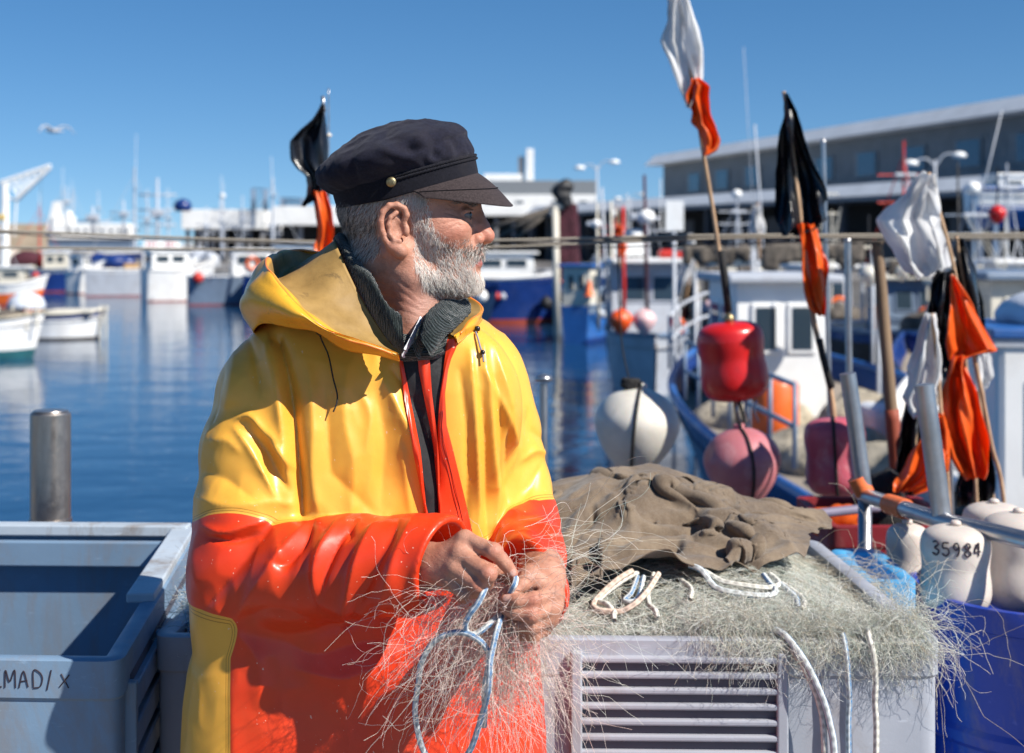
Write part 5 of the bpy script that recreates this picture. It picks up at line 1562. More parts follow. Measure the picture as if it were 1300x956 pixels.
rope('rope', rc + [zp(368, 1180, 1.77)], R3, m_rblue, label='blue and white braided rope held in the fisherman\'s hands and looping down his front', group='braided net ropes', n=420)
rope('rope', ra, R3, m_rblue, label='short loop of blue and white rope running between the fisherman\'s two hands', group='braided net ropes', n=160)
rope('rope', rb, R3, m_rblue, label='bight of blue and white rope pinched at the fisherman\'s fingertip', group='braided net ropes', n=60)
# ropes on the heap (zoom 5 coordinates: origin 680,590, scale 2.3214)
def z5(x, y, Y): return P(680 + x / 2.3214, 590 + y / 2.3214, Y)
HP = [
 ([(285, 312, 2.42), (240, 340, 2.40), (195, 380, 2.38), (170, 412, 2.36), (185, 434, 2.34), (240, 436, 2.33), (290, 412, 2.33), (330, 372, 2.35), (362, 322, 2.40)], m_rpink, .0050, 'white rope stained orange, wide loop at the front of the cloth'),
 ([(300, 318, 2.43), (262, 338, 2.41), (215, 372, 2.39), (185, 402, 2.37), (210, 410, 2.35), (232, 440, 2.33), (230, 480, 2.32), (232, 520, 2.31)], m_rwhite, .0046, 'white rope falling from the loops to the crate rim beside the stained one'),
 ([(348, 322, 2.42), (338, 360, 2.38), (330, 385, 2.36), (340, 440, 2.34), (350, 480, 2.33), (360, 520, 2.31)], m_rwhite, .0046, 'white rope hanging straight down the net between the two loops'),
 ([(300, 330, 2.42), (292, 352, 2.39), (280, 380, 2.37), (262, 400, 2.36), (300, 395, 2.36), (318, 330, 2.41)], m_rblue, .0044, 'small blue-flecked rope coil inside the white loops'),
 ([(455, 296, 2.43), (490, 312, 2.41), (520, 352, 2.39), (560, 388, 2.37), (620, 416, 2.36), (672, 420, 2.36), (700, 405, 2.37), (706, 378, 2.39), (690, 350, 2.41), (672, 330, 2.44)], m_rblue, .0052, 'blue-striped rope curving across the net below the cloth edge'),
 ([(462, 292, 2.44), (510, 322, 2.42), (560, 350, 2.40), (620, 374, 2.39), (680, 380, 2.39), (715, 362, 2.41), (712, 345, 2.43), (690, 335, 2.45)], m_rwhite, .0050, 'white rope lying beside the blue-striped one below the cloth edge'),
 ([(715, 358, 2.42), (750, 385, 2.39), (768, 420, 2.37), (772, 460, 2.35), (775, 500, 2.33)], m_rblue, .0046, 'short blue-striped rope dropping from the cloth corner'),
 ([(725, 352, 2.42), (770, 392, 2.39), (790, 430, 2.37), (792, 470, 2.35), (780, 510, 2.33)], m_rwhite, .0046, 'short white rope dropping from the cloth corner'),
 ([(655, 520, 2.30), (672, 494, 2.285), (700, 486, 2.265), (735, 503, 2.235), (770, 545, 2.215), (800, 590, 2.205), (825, 640, 2.20), (850, 700, 2.20), (868, 770, 2.20), (880, 850, 2.20), (884, 1100, 2.20)], m_rblue, .0056, 'blue-striped rope hanging over the front rim of the net crate'),
 ([(690, 500, 2.29), (730, 512, 2.245), (762, 552, 2.222), (788, 590, 2.212), (812, 640, 2.206), (835, 700, 2.206), (850, 800, 2.206), (856, 1100, 2.206)], m_rwhite, .0050, 'white rope hanging over the front rim beside the blue-striped one'),
 ([(905, 500, 2.245), (912, 530, 2.222), (918, 580, 2.212), (922, 640, 2.21), (925, 700, 2.21), (922, 790, 2.21), (928, 1100, 2.21)], m_rblue, .0046, 'thin blue-striped rope hanging near the right corner of the net crate'),
 ([(978, 480, 2.25), (985, 520, 2.222), (998, 570, 2.212), (1002, 640, 2.21), (1000, 700, 2.21), (1004, 800, 2.21), (996, 1100, 2.21)], m_rwhite, .0048, 'white rope hanging at the right corner of the net crate'),
 ([(430, 365, 2.42), (450, 395, 2.40), (460, 430, 2.38), (455, 480, 2.35)], m_rwhite, .0040, 'faint pale rope half buried in the middle of the net')]
for pts, m, r, lab in HP:
    pp_ = spline(np.array([z5(*q_) for q_ in pts]), 150); on = pp_[:, 1] > 2.275
    pp_[on, 2] = np.maximum(pp_[on, 2], heap_z(pp_[on, 0], pp_[on, 1]) + .015)
    for _ in range(8): pp_[1:-1] = (pp_[:-2] + 2 * pp_[1:-1] + pp_[2:]) / 4
    rope('rope', pp_, r, m, label=lab, group='braided net ropes', n=150)
# blue cord bundle at the left end of the net
for k_ in range(4):
    rj = random.Random(20 + k_); c0 = P(246, 808, 2.36)
    pts = [c0 + np.array([rj.uniform(-.014, .018), rj.uniform(-.02, .03), .004 + rj.uniform(-.02, .035)]) for _ in range(9)]
    rope('rope', pts, .0028, m_rblue, label='coil of thin blue cord at the left end of the net crate', group='coiled cord at the left end of the net', n=120)
# ================================================================== the net in his hands
NETH = tag(empty('fishing_net', P(640, 800, 1.76).tolist()), 'pinkish monofilament net spilling from the fisherman\'s hands down his jacket', 'fishing net')
rg = np.random.default_rng(8)
PAL_P = [(.80, .62, .55), (.78, .55, .48), (.72, .68, .58), (.85, .74, .66), (.62, .50, .40)]
N = 1250
cu = np.where(rg.random(N) < .62, rg.normal(655, 20, N), rg.normal(585, 34, N)); cv = np.where(rg.random(N) < .5, rg.uniform(740, 800, N), rg.uniform(780, 880, N))
cY = 1.755 + .03 * rg.random(N)
st = np.stack([(cu - 650) / FPX * cY, cY, CZ - (cv - 310) / FPX * cY], 1)
dirs = np.stack([rg.normal(-.35, .8, N), rg.normal(0, .25, N), rg.normal(-.4, .8, N)], 1)
def front(p, i):
    p[:, 1] = np.clip(p[:, 1], 1.70, 1.83); return p
pe = wander(N, st, dirs, rg.uniform(.05, .16, N), 16, .55, grav=.10, base=front, seed=9)
V5, F5 = multi_tubes(pe, np.full((N, 16), .00020), 3)
mesh_obj('net_strands', V5, F5, m_mono, NETH, world=True, attrs=dict(tone=tones(N, rg, 16, PAL_P)))
# long sweeping lines from the hands
N = 230
src = np.array([P(650, 735, 1.76), P(652, 760, 1.765), P(660, 790, 1.76), P(625, 740, 1.765)])
s0 = src[rg.integers(0, 4, N)] + rg.normal(0, .006, (N, 3))
ang = rg.uniform(math.pi * .95, math.pi * 1.75, N)
dirs = np.stack([np.cos(ang), rg.normal(-.05, .2, N), np.sin(ang)], 1)
pf = wander(N, s0, dirs, rg.uniform(.10, .26, N), 18, .16, grav=.08, base=front, seed=10)
V6, F6 = multi_tubes(pf, np.full((N, 18), .00021), 3)
mesh_obj('net_strands', V6, F6, m_mono, NETH, world=True, attrs=dict(tone=tones(N, rg, 18, PAL_P)))
# fine lines crossing from his left sleeve to the heap
N = 110
s0 = np.stack([rg.uniform(.0, .07, N), rg.uniform(1.78, 1.86, N), rg.uniform(1.10, 1.24, N)], 1)
dirs = np.stack([.9 + 0 * s0[:, 0], rg.uniform(.2, .9, N), rg.normal(-.15, .25, N)], 1)
pg = wander(N, s0, dirs, rg.uniform(.08, .26, N), 14, .28, grav=.03, seed=11)
V7, F7 = multi_tubes(pg, np.full((N, 14), .00020), 3)
mesh_obj('net_strands', V7, F7, m_mono, NETH, world=True, attrs=dict(tone=tones(N, rg, 14, PAL_G)))
# ================================================================== bollard, rails, ropes
n = NT('brushed_stainless')
c = n.ramp(n.noise(5, 8, .7, stretch=(1, 1, .2), dist=.5), [(.35, (.36, .31, .27)), (.65, (.55, .51, .47))])
n.l(c, n.b.inputs['Base Color']); n.b.inputs['Metallic'].default_value = .95
n.l(n.ramp(n.noise(40, 6, .7), [(.3, .26), (.7, .46)]), n.b.inputs['Roughness'])
n.l(n.bump(n.noise(220, 5, .7, stretch=(1, 1, .1)), .15, .0006), n.b.inputs['Normal'])
m_inox = n.m
m_inox2 = mat('weathered_steel_tube', (.42, .42, .43), .34, .9, var=.2, vscale=14, bump=.2, bscale=120)
Yb = 3.25; cb = P(64, 672, Yb)
bo = empty('bollard', (cb[0], Yb, 0), label='round brushed stainless mooring post standing behind the empty crate', cat='bollard')
rb_ = px(25, Yb); hb = P(64, 523, Yb)[2]
MB().lathe([(rb_ * 1.6, 0), (rb_ * 1.6, .012), (rb_ * 1.02, .014), (rb_ * 1.02, P(64, 664, Yb)[2]), (rb_ * 1.06, P(64, 663, Yb)[2]), (rb_ * 1.06, P(64, 658, Yb)[2]), (rb_, P(64, 657, Yb)[2]), (rb_, hb - .004), (rb_ - .003, hb), (0.0001, hb + .002)], k=48).build('post', m_inox, bo, smooth=True, sharp=35)
MB().lathe([(rb_ - .006, hb + .0015), (rb_ - .007, hb + .004), (.0001, hb + .005)], k=40).build('cap_plate', m_inox, bo, smooth=True, sharp=35)
# thin stanchion behind the man's shoulder
c_ = P(690, 615, 3.6)
st = empty('stanchion', (c_[0], 3.6, 0), label='thin grey steel stanchion behind the man, at the left end of the brown cloth', cat='post')
mb = MB(); mb.tube([(0, 0, 0), (0, 0, P(690, 486, 3.6)[2])], px(5.2, 3.6), 14); mb.build('post', m_inox2, st, smooth=True, sharp=40)
MB().lathe([(.02, 0), (.024, .006), (.02, .014), (.0001, .02)], (0, 0, P(690, 484, 3.6)[2]), 14).build('finial', m_inox2, st, smooth=True)
# rail on the right
RL = empty('railing', (.9, 3.1, 0), label='bent stainless tube railing with orange tape in front of the hanging flags', cat='railing')
def tubep(name, pts, rpx, Y, m, parent, k=16, n_=None):
    mb = MB(); p_ = PP(pts); 
    if n_: p_ = spline(p_, n_)
    mb.tube(p_, px(rpx, Y), k); return mb.build(name, m, parent, smooth=True, world=True, sharp=45)
tubep('post', [(1076, 474, 3.35), (1083, 520, 3.35), (1097, 624, 3.35)], 10.5, 3.35, m_inox2, RL)
tubep('post', [(1173, 488, 3.0), (1184, 570, 3.0), (1196, 660, 3.0)], 12.5, 3.0, m_inox2, RL)
tubep('rail', [(1092, 622, 3.38), (1098, 629, 3.35), (1140, 643, 3.18), (1192, 660, 3.0), (1250, 673, 2.9), (1330, 692, 2.78), (1500, 730, 2.6)], 10.5, 3.1, m_inox2, RL, n_=40)
for (u, v, Y) in ((1500, 730, 2.6), (1098, 629, 3.35)):
    q_ = P(u, v, Y); MB().tube([q_, (q_[0], q_[1], 0)], .016, 14).build('leg', m_inox2, RL, smooth=True, world=True)
m_tape = mat('orange_tape', (.75, .16, .04), .5, var=.2, vscale=40, bump=.4, bscale=200)
for a_, b_, r_ in (((1088, 606, 3.352), (1098, 627, 3.35), 13), ((1128, 639.5, 3.225), (1150, 646.5, 3.15), 12.6)):
    MB().tube(spline(PP([a_, b_]), 8), px(r_, 3.25), 16).build('tape', m_tape, RL, smooth=True, world=True, sharp=45)
# mooring lines across the picture
m_line = rope_mat('weathered_mooring_rope', (.34, .30, .24), None); m_line2 = rope_mat('dark_mooring_rope', (.15, .135, .12), None)
ML = [([(-900, 268), (-100, 290), (200, 301), (420, 307), (640, 305), (900, 299), (1300, 297), (2200, 286)], .0046, m_line, 'upper one of the two mooring ropes stretched right across behind the man'),
      ([(-900, 303), (-100, 313), (200, 316), (420, 318), (650, 313), (950, 302), (1300, 301), (2200, 292)], .0042, m_line, 'lower one of the two mooring ropes stretched right across behind the man'),
      ([(-900, 272), (-100, 292), (60, 300), (150, 303), (420, 311), (700, 315), (1000, 308), (1300, 304), (2200, 296)], .0022, m_line2, 'thin dark line sagging between the two long mooring ropes'),
      ([(700, 309), (820, 303), (950, 299), (1100, 300), (1300, 299), (2200, 289)], .0060, m_line2, 'thick dark rope lashed to the mooring ropes on the right'),]
for pts, r, m, lab in ML:
    Ym = 4.75 + .02 * (m is m_line2)
    rope('mooring_rope', [P(u, v, Ym) for u, v in pts], r, m, label=lab, cat='rope', group='mooring lines behind the man', n=300, k=8)
for u, zt in ((-900, 1.85), (2200, 1.75)):
    q_ = P(u, 280, 4.8); e_ = empty('mooring_post', (q_[0], 4.8, 0), label='%s steel post that holds the ends of the mooring ropes' % ('left hand' if u < 0 else 'right hand'), cat='post')
    MB().lathe([(.12, 0), (.12, .02), (.06, .022), (.06, zt), (.075, zt + .01), (.075, zt + .04), (.001, zt + .06)], k=20).build('post', m_inox2, e_, smooth=True, sharp=35)
mb = MB(); rope('mooring_rope', [P(700, 309, 4.77), P(640, 306, 4.77), P(560, 309, 4.76)], .0058, m_line2, label='frayed end of the thick dark rope behind the man\'s face', group='mooring lines behind the man', n=40, k=8)

# ================================================================== flags, floats
def cloth_mat(name, col, tr=.25, rough=.45, var=.08):
    return mat(name, col, rough, var=var, vscale=9, bump=.25, bscale=90, bdist=.002, twosided=tr)
m_fw = cloth_mat('white_flag_plastic', (.90, .90, .90), .62); m_fo = cloth_mat('orange_flag_plastic', (.92, .17, .025), .45, .35); m_fk = cloth_mat('black_flag_plastic', (.008, .009, .013), .02, .28)
m_stick = mat('bamboo', (.42, .27, .16), .6, var=.3, vscale=20, bump=.2); m_wood = mat('old_wood_pole', (.21, .14, .085), .75, var=.35, vscale=12, bump=.4, bscale=60, stretch=(1, 1, .15))
def flag(name, rows, Y, m, parent, amp=.02, freq=2.2, seed=0, label=None, cat=None, group=None, tilt=0.0):
    rows = np.array(sorted(rows), float); v = np.linspace(rows[0, 0], rows[-1, 0], max(24, int((rows[-1, 0] - rows[0, 0]) / 2)))
    L = np.interp(v, rows[:, 0], rows[:, 1]); R = np.interp(v, rows[:, 0], rows[:, 2])
    k = np.hanning(5); k /= k.sum()
    L[2:-2] = np.convolve(L, k, 'valid'); R[2:-2] = np.convolve(R, k, 'valid')
    nu = 26; t = np.linspace(0, 1, nu); A = np.zeros((len(v), nu, 3))
    rj = np.random.default_rng(seed); f1, f2, p1, p2 = freq * (1 + .3 * rj.random()), freq * 2.3, rj.random() * 6, rj.random() * 6
    for i, vv in enumerate(v):
        w = (R[i] - L[i]); tt = t + .03 * np.sin(6.28 * t * 2 + i * .12)
        tt = np.clip(tt, 0, 1); uu = L[i] + w * tt
        s_ = i / len(v)
        yy = Y + tilt * (t - .5) + amp * np.sin(6.28 * f1 * t + p1 + 2.2 * s_) + amp * .45 * np.sin(6.28 * f2 * t + p2 - 3.5 * s_) + amp * .5 * np.sin(9 * s_ + p2 + 3 * t)
        for j in range(nu): A[i, j] = P(uu[j], vv + 1.2 * math.sin(9 * t[j] + seed), yy[j])
    V, F = grid_mesh(A); N = vnormals(V, F); V = V + N * (amp * .30 * (1 - 2 * np.abs(vnoise(V * [1, 1, .5], 8, seed + 90))) + amp * .07 * vnoise(V, 30, seed + 91))[:, None]
    n0 = len(V); V = np.vstack([V, V + N * .0006]); F = np.vstack([F[:, ::-1], F + n0])
    o = mesh_obj(name, V, F, m, parent, world=True)
    if parent is None: tag(o, label, cat, group)
    return o
def pole(pts, rpx, m, parent, name='pole', k=10, r2=None):
    p_ = spline(PP(pts), 40); Y = pts[0][2]; r = np.linspace(px(rpx, Y), px(r2 or rpx, Y), 40)
    mb = MB(); mb.tube(p_, r, k); return mb.build(name, m, parent, smooth=True, world=True)
def fl(mname, col, rough=.38, chalk=(.75, .7, .66)):
    n = NT(mname)
    c = n.ramp(n.noise(4, 7, .65), [(.3, tuple(q * .8 for q in col)), (.7, tuple(min(1, q * 1.1) for q in col))])
    c = n.mix(n.math('MULTIPLY', n.ramp(n.noise(7, 9, .75, dist=.9), [(.52, 0.0), (.72, 1.0)]), .35), c, chalk)
    c = n.mix(n.math('MULTIPLY', n.ramp(n.noise(16, 8, .75, dist=.5), [(.56, 0.0), (.72, 1.0)]), .30), c, (.10, .06, .05))
    n.l(c, n.b.inputs['Base Color']); n.l(n.ramp(n.noise(25, 5), [(.3, rough * .8), (.7, rough * 1.4)]), n.b.inputs['Roughness'])
    n.b.inputs['Subsurface Weight'].default_value = .15; n.b.inputs['Subsurface Scale'].default_value = .03
    n.l(n.bump(n.noise(60, 6, .65), .15, .002), n.b.inputs['Normal'])
    return n.m
m_flred = fl('red_float', (.58, .012, .012), .30, (.62, .10, .08)); m_flpink = fl('faded_pink_float', (.50, .17, .19)); m_flpk2 = fl('crimson_pink_float', (.52, .10, .14)); m_flwhite = fl('grimy_white_float', (.68, .64, .56), .35, (.45, .38, .28))
m_fltan = fl('stained_white_float', (.62, .55, .49), .45, (.36, .20, .13)); m_florange = fl('orange_float', (.85, .10, .01), .35); m_flpale = fl('pale_pink_float', (.80, .52, .52), .4)
m_blk = mat('black_rope', (.015, .014, .014), .85, var=.3, vscale=60, bump=.8, bscale=200)
def cyl_profile(r, h):  # waisted fishing float, height h centred on 0
    return [(.0001, -h * .5), (r * .45, -h * .49), (r * .80, -h * .44), (r * .98, -h * .32), (r * 1.0, -h * .18), (r * .955, -h * .02), (r * .95, h * .06), (r * .985, h * .2), (r * .98, h * .3), (r * .88, h * .41), (r * .55, h * .475), (.0001, h * .5)]
def smooth_prof(pf, n_=48): return [tuple(q_) for q_ in np.maximum(spline(np.array(pf), n_), [[.0001, -9]])]
def float_(name, c, r, h, m, parent, axis=(0, 0, 1), k=40):
    return MB().lathe(smooth_prof(cyl_profile(r, h)), c, k, axis=axis).build(name, m, parent, smooth=True, world=True)
def meridian(c, r, h, ang, axis, parent, pf, off=1.012, rad=.004, m=None, name='lashing'):
    """a rope lying over a float from top to bottom"""
    a_ = np.array(smooth_prof(pf, 40)); q = Vector((0, 0, 1)).rotation_difference(Vector(axis)).to_matrix()
    pts = np.stack([a_[:, 0] * off * math.cos(ang) + .003 * math.cos(ang), a_[:, 0] * off * math.sin(ang) + .003 * math.sin(ang), a_[:, 1] * off], 1) @ np.array(q).T + np.array(c)
    return MB().tube(pts, rad, 7).build(name, m or m_blk, parent, smooth=True, world=True)

# red marker buoy with the white and orange flag flying above it
Y1 = 4.6
c_red = P(930, 458, Y1)
B1 = empty('marker_buoy', (c_red[0], Y1, 0), label='red float on a bamboo pole with a white and orange flag flying above the rest', cat='marker buoy', group='marker buoys with flags')
pole([(853, -14, 4.60), (872, 60, 4.60), (893, 194, 4.58), (908, 286, Y1), (925, 410, Y1), (932, 470, Y1)], 2.6, m_stick, B1, r2=2.8)
ax1 = (-.12, 0, 1)
float_('float', c_red, px(43, Y1), px(102, Y1), m_flred, B1, ax1)
pole([(932, 500, Y1), (940, 560, Y1), (952, 700, Y1), (960, 940, Y1)], 3.2, m_stick, B1, name='lower_pole')
MB().tube([P(916, 318, Y1 - .01), P(920, 350, Y1 - .012), P(925, 396, Y1 - .01)], px(4.5, Y1), 10).build('grip_tape', m_blk, B1, smooth=True, world=True)
flag('white_flag', [(-12, 852, 870), (0, 849, 877), (30, 843, 886), (52, 836, 893), (63, 840, 896), (85, 849, 896), (103, 856, 895), (121, 864, 890), (136, 871, 878)], 4.55, m_fw, B1, .03, 1.6, 3)
flag('orange_flag', [(100, 878, 886), (108, 876, 901), (121, 870, 900), (135, 874, 901), (143, 878, 902), (157, 876, 909), (165, 885, 912), (177, 889, 916), (190, 892, 910), (196, 893, 897)], 4.53, m_fo, B1, .022, 1.5, 5)
MB().lathe([(.0001, -.02), (.014, -.012), (.018, 0), (.014, .012), (.0001, .02)], P(926, 405, Y1 - .02), 12).build('shackle', m_brass, B1, smooth=True, world=True)
for du in (0, 10, 22):
    MB().tube(spline(PP([(938 + du, 508, Y1 - .04), (936 + du, 522, Y1 - .05), (941 + du, 536, Y1 - .04)]), 12), .004, 6).build('chain', m_inox2, B1, smooth=True, world=True)
# pink float hung below it
c_p = P(943, 592, 4.5)
B2 = empty('float', c_p.tolist(), label='large faded pink round float hanging under the red one', cat='float', group='round floats hung up to dry')
pearp = lambda r: [(.0001, -r * 1.14), (r * .20, -r * 1.08), (r * .52, -r * .80), (r * .84, -r * .36), (r, r * .12), (r * .93, r * .46), (r * .68, r * .78), (r * .34, r * .95), (r * .16, r * 1.0), (r * .14, r * 1.1), (.0001, r * 1.12)]
rp = px(49, 4.5)
MB().lathe(smooth_prof(pearp(rp)), c_p, 44, axis=(-.1, 0, 1)).build('shell', m_flpink, B2, smooth=True, world=True)
meridian(c_p, rp, rp, -1.45, (-.1, 0, 1), B2, pearp(rp), rad=.0045)
MB().tube([P(945, 545, 4.49), P(944, 530, 4.52), P(938, 508, 4.56)], .005, 7).build('lanyard', m_blk, B2, smooth=True, world=True)
# white pear float
c_w = P(808, 546, 4.72); rw = px(54, 4.72)
B3 = empty('float', c_w.tolist(), label='big grimy white pear-shaped float hanging on a black rope left of the red one', cat='float', group='round floats hung up to dry')
MB().lathe(smooth_prof(pearp(rw)), c_w, 48, axis=(.10, 0, 1)).build('shell', m_flwhite, B3, smooth=True, world=True)
meridian(c_w, rw, rw, -1.72, (.10, 0, 1), B3, pearp(rw), rad=.0055)
mb = MB()
for k_ in range(7):
    rj = random.Random(k_); a0 = rj.uniform(0, 6.28)
    mb.tube([np.array(P(800, 487, 4.71)) + np.array([.022 * math.cos(a0 + t_) * (1 + .3 * math.sin(3 * t_)), .018 * math.sin(a0 + t_), .014 * math.sin(2 * t_ + k_)]) for t_ in np.linspace(0, 5, 16)], .006, 6)
mb.build('knot', m_blk, B3, smooth=True, world=True)
MB().tube(spline(np.array([P(800, 487, 4.71), P(790, 440, 4.74), P(786, 380, 4.76), P(784, 306, 4.765)]), 30), .0026, 6).build('lanyard', m_blk, B3, smooth=True, world=True)
MB().lathe([(.0001, -.05), (.03, -.035), (.035, 0), (.02, .03), (.0001, .04)], P(783, 606, 4.75), 14).build('red_weight', m_flred, B3, smooth=True, world=True)
# crimson float with the black and orange flag
Y4 = 4.5; c4_ = P(1061, 579, Y4)
B4 = empty('marker_buoy', (c4_[0], Y4, 0), label='crimson waisted float on a bamboo pole with a tall black flag over an orange one', cat='marker buoy', group='marker buoys with flags')
pole([(995, 116, Y4 + .05), (1002, 160, Y4 + .05), (1022, 320, Y4), (1034, 410, Y4), (1055, 500, Y4), (1060, 560, Y4)], 2.4, m_stick, B4, r2=4.0)
pole([(1062, 600, Y4), (1066, 660, Y4), (1074, 920, Y4)], 5, m_stick, B4, name='lower_pole')
float_('float', c4_, px(39, Y4), px(100, Y4), m_flpk2, B4, (-.06, 0, 1))
meridian(c4_, .1, .1, -1.8, (-.06, 0, 1), B4, cyl_profile(px(39, Y4), px(100, Y4)), rad=.005)
flag('black_flag', [(118, 995, 999), (145, 996, 1008), (169, 992, 1017), (197, 990, 1027), (238, 987, 1046), (262, 986, 1049), (280, 985, 1052), (290, 987, 1041), (298, 992, 1012)], Y4 + .02, m_fk, B4, .035, 1.6, 12)
flag('orange_flag', [(284, 1011, 1036), (300, 1014, 1041), (320, 1017, 1047), (345, 1016, 1052), (370, 1018, 1051), (390, 1026, 1050), (401, 1040, 1048)], Y4 - .02, m_fo, B4, .025, 1.5, 14)
MB().tube(spline(PP([(1040, 430, Y4 - .01), (1046, 458, Y4 - .015), (1056, 492, Y4 - .01)]), 10), px(4.5, Y4), 8).build('lashing', m_blk, B4, smooth=True, world=True)
# black flag on the left behind the cap
Y5 = 4.3; q_ = P(412, 320, Y5)
B5 = empty('marker_buoy', (q_[0], Y5, 0), label='taped pole with a black flag over a bright orange one, behind the man\'s cap', cat='marker buoy', group='marker buoys with flags')
pole([(410, 122, Y5), (414, 220, Y5), (420, 330, Y5), (428, 620, Y5), (436, 960, Y5)], 2.6, m_inox2, B5)
flag('black_flag', [(133, 408, 412), (142, 403, 413), (152, 396, 414), (165, 380, 415), (177, 367, 416), (202, 368, 418), (214, 376, 419), (222, 388, 419), (235, 391, 420), (248, 389, 420), (256, 384, 398), (262, 382, 388)], Y5 - .02, m_fk, B5, .014, 1.2, 21)
flag('orange_flag', [(243, 396, 413), (265, 399, 420), (290, 402, 423), (302, 401, 423), (312, 396, 422), (330, 398, 420)], Y5 - .03, m_fo, B5, .015, 1.1, 22)
for k_, v in enumerate((134, 158, 182, 206)):
    MB().tube([P(410 + k_, v, Y5), P(410.5 + k_, v + 8, Y5)], px(3.6, Y5), 8).build('tape', m_inox, B5, smooth=True, world=True)
float_('float', P(430, 690, Y5), .10, .24, m_florange, B5)
# the thin whip behind it
q_ = P(419, 300, 5.0); B6 = empty('fishing_rod', (q_[0], 5.0, 0), label='thin whip-like rod beside the black flag behind the cap', cat='rod')
pole([(417, 112, 5.0), (418, 300, 5.0), (422, 840, 5.0)], .9, m_inox2, B6, r2=2.4)
MB().lathe([(.0001, -.01), (.012, 0), (.0001, .012)], P(417.5, 172, 5.0), 10).build('rod_ring', m_flwhite, B6, smooth=True, world=True)

# cluster on the right
def dan(label, polepts, r, flags, m=None, fl_=None):
    q_ = polepts[-1]; b_ = P(*q_)
    e_ = empty('marker_buoy', (b_[0], b_[1], 0), label=label, cat='marker buoy', group='marker buoys with flags')
    pole(polepts + [(polepts[-1][0] + 8, 1000, polepts[-1][2])], r, m or m_stick, e_)
    for i_, (nm, rows, Y, mm, amp, fr, sd) in enumerate(flags): flag(nm, rows, Y, mm, e_, amp, fr, sd)
    if fl_: float_('float', P(fl_[0], fl_[1], fl_[2]), fl_[3], fl_[4], fl_[5], e_)
    return e_
dan('white flag held out like a tent above the two ropes, right of the wooden pole', [(1179, 219, 4.3), (1190, 260, 4.3), (1212, 345, 4.3), (1226, 460, 4.3), (1240, 640, 4.3)], 2.4,
    [('white_flag', [(220, 1176, 1181), (232, 1163, 1184), (246, 1148, 1188), (262, 1130, 1193), (279, 1113, 1198), (292, 1122, 1201), (315, 1137, 1206), (330, 1143, 1209), (340, 1148, 1211), (352, 1166, 1186)], 4.27, m_fw, .05, 1.4, 31)])
dan('narrow black flag hanging just right of the white tent-like one', [(1214, 300, 4.5), (1232, 420, 4.5), (1256, 640, 4.5)], 2.2,
    [('black_flag', [(303, 1213, 1224), (340, 1212, 1236), (370, 1214, 1243), (400, 1222, 1248), (430, 1230, 1252)], 4.5, m_fk, .03, 1.3, 33)])
dan('orange flag with a pointed tail flying to the right over long orange streamers', [(1208, 348, 4.1), (1236, 450, 4.1), (1258, 560, 4.1), (1276, 660, 4.1)], 2.6,
    [('orange_flag', [(350, 1207, 1211), (366, 1206, 1221), (380, 1206, 1231), (400, 1204, 1241), (420, 1202, 1253), (434, 1201, 1262), (446, 1203, 1270), (452, 1203, 1240), (458, 1204, 1228)], 4.05, m_fo, .03, 1.3, 35),
     ('orange_streamer', [(452, 1209, 1228), (470, 1204, 1228), (490, 1196, 1238), (520, 1191, 1246), (550, 1195, 1252), (580, 1205, 1253), (600, 1218, 1252), (608, 1226, 1249)], 4.0, m_fo, .04, 1.9, 36)])
dan('crumpled black flag on a pole left of the orange streamers', [(1196, 344, 4.25), (1202, 440, 4.25), (1209, 660, 4.25)], 2.6,
    [('black_flag', [(344, 1190, 1211), (356, 1184, 1212), (370, 1181, 1212), (400, 1180, 1206), (430, 1184, 1204), (460, 1192, 1210), (480, 1196, 1208)], 4.2, m_fk, .03, 1.5, 41)], m_inox2)
dan('white flag twisted to a point over an orange flag, left of the long streamers', [(1183, 398, 3.9), (1190, 460, 3.9), (1196, 540, 3.9), (1206, 660, 3.9)], 2.4,
    [('white_flag', [(399, 1180, 1184), (420, 1170, 1192), (450, 1162, 1196), (480, 1152, 1197), (505, 1141, 1190), (515, 1146, 1184), (528, 1160, 1178)], 3.9, m_fw, .035, 1.5, 43),
     ('orange_flag', [(526, 1186, 1197), (545, 1170, 1206), (570, 1155, 1209), (600, 1141, 1210), (614, 1134, 1190), (624, 1133, 1162)], 3.86, m_fo, .03, 1.7, 44)])
dan('small white flag right of the orange streamers, over a ragged black one', [(1240, 440, 4.4), (1252, 540, 4.4), (1262, 660, 4.4)], 2.4,
    [('white_flag', [(443, 1240, 1256), (460, 1236, 1260), (480, 1236, 1264), (497, 1238, 1249)], 4.38, m_fw, .02, 1.2, 46),
     ('black_flag', [(560, 1240, 1258), (590, 1226, 1262), (620, 1214, 1266), (645, 1216, 1258)], 4.36, m_fk, .03, 1.6, 47)])
dan('black flag hanging low between the wooden pole and the crimson float', [(1166, 500, 4.6), (1160, 640, 4.6)], 2.2,
    [('black_flag', [(505, 1150, 1172), (540, 1142, 1176), (590, 1136, 1170), (640, 1128, 1160), (700, 1112, 1140), (735, 1108, 1136)], 4.6, m_fk, .04, 1.6, 48)])
q_ = P(1125, 600, 4.8); e_ = empty('wooden_pole', (q_[0], 4.8, 0), label='stout brown wooden pole standing left of the white tent-like flag', cat='pole')
pole([(1113, 306, 4.8), (1120, 380, 4.8), (1130, 500, 4.8), (1142, 640, 4.8), (1160, 960, 4.8)], 7, m_wood, e_, r2=8.5)
MB().tube(spline(PP([(1132, 520, 4.79), (1138, 590, 4.79), (1143, 660, 4.79)]), 12), px(9.2, 4.8), 10).build('red_wrapping', mat('rust_red_paint', (.28, .06, .03), .7, var=.3), e_, smooth=True, world=True)
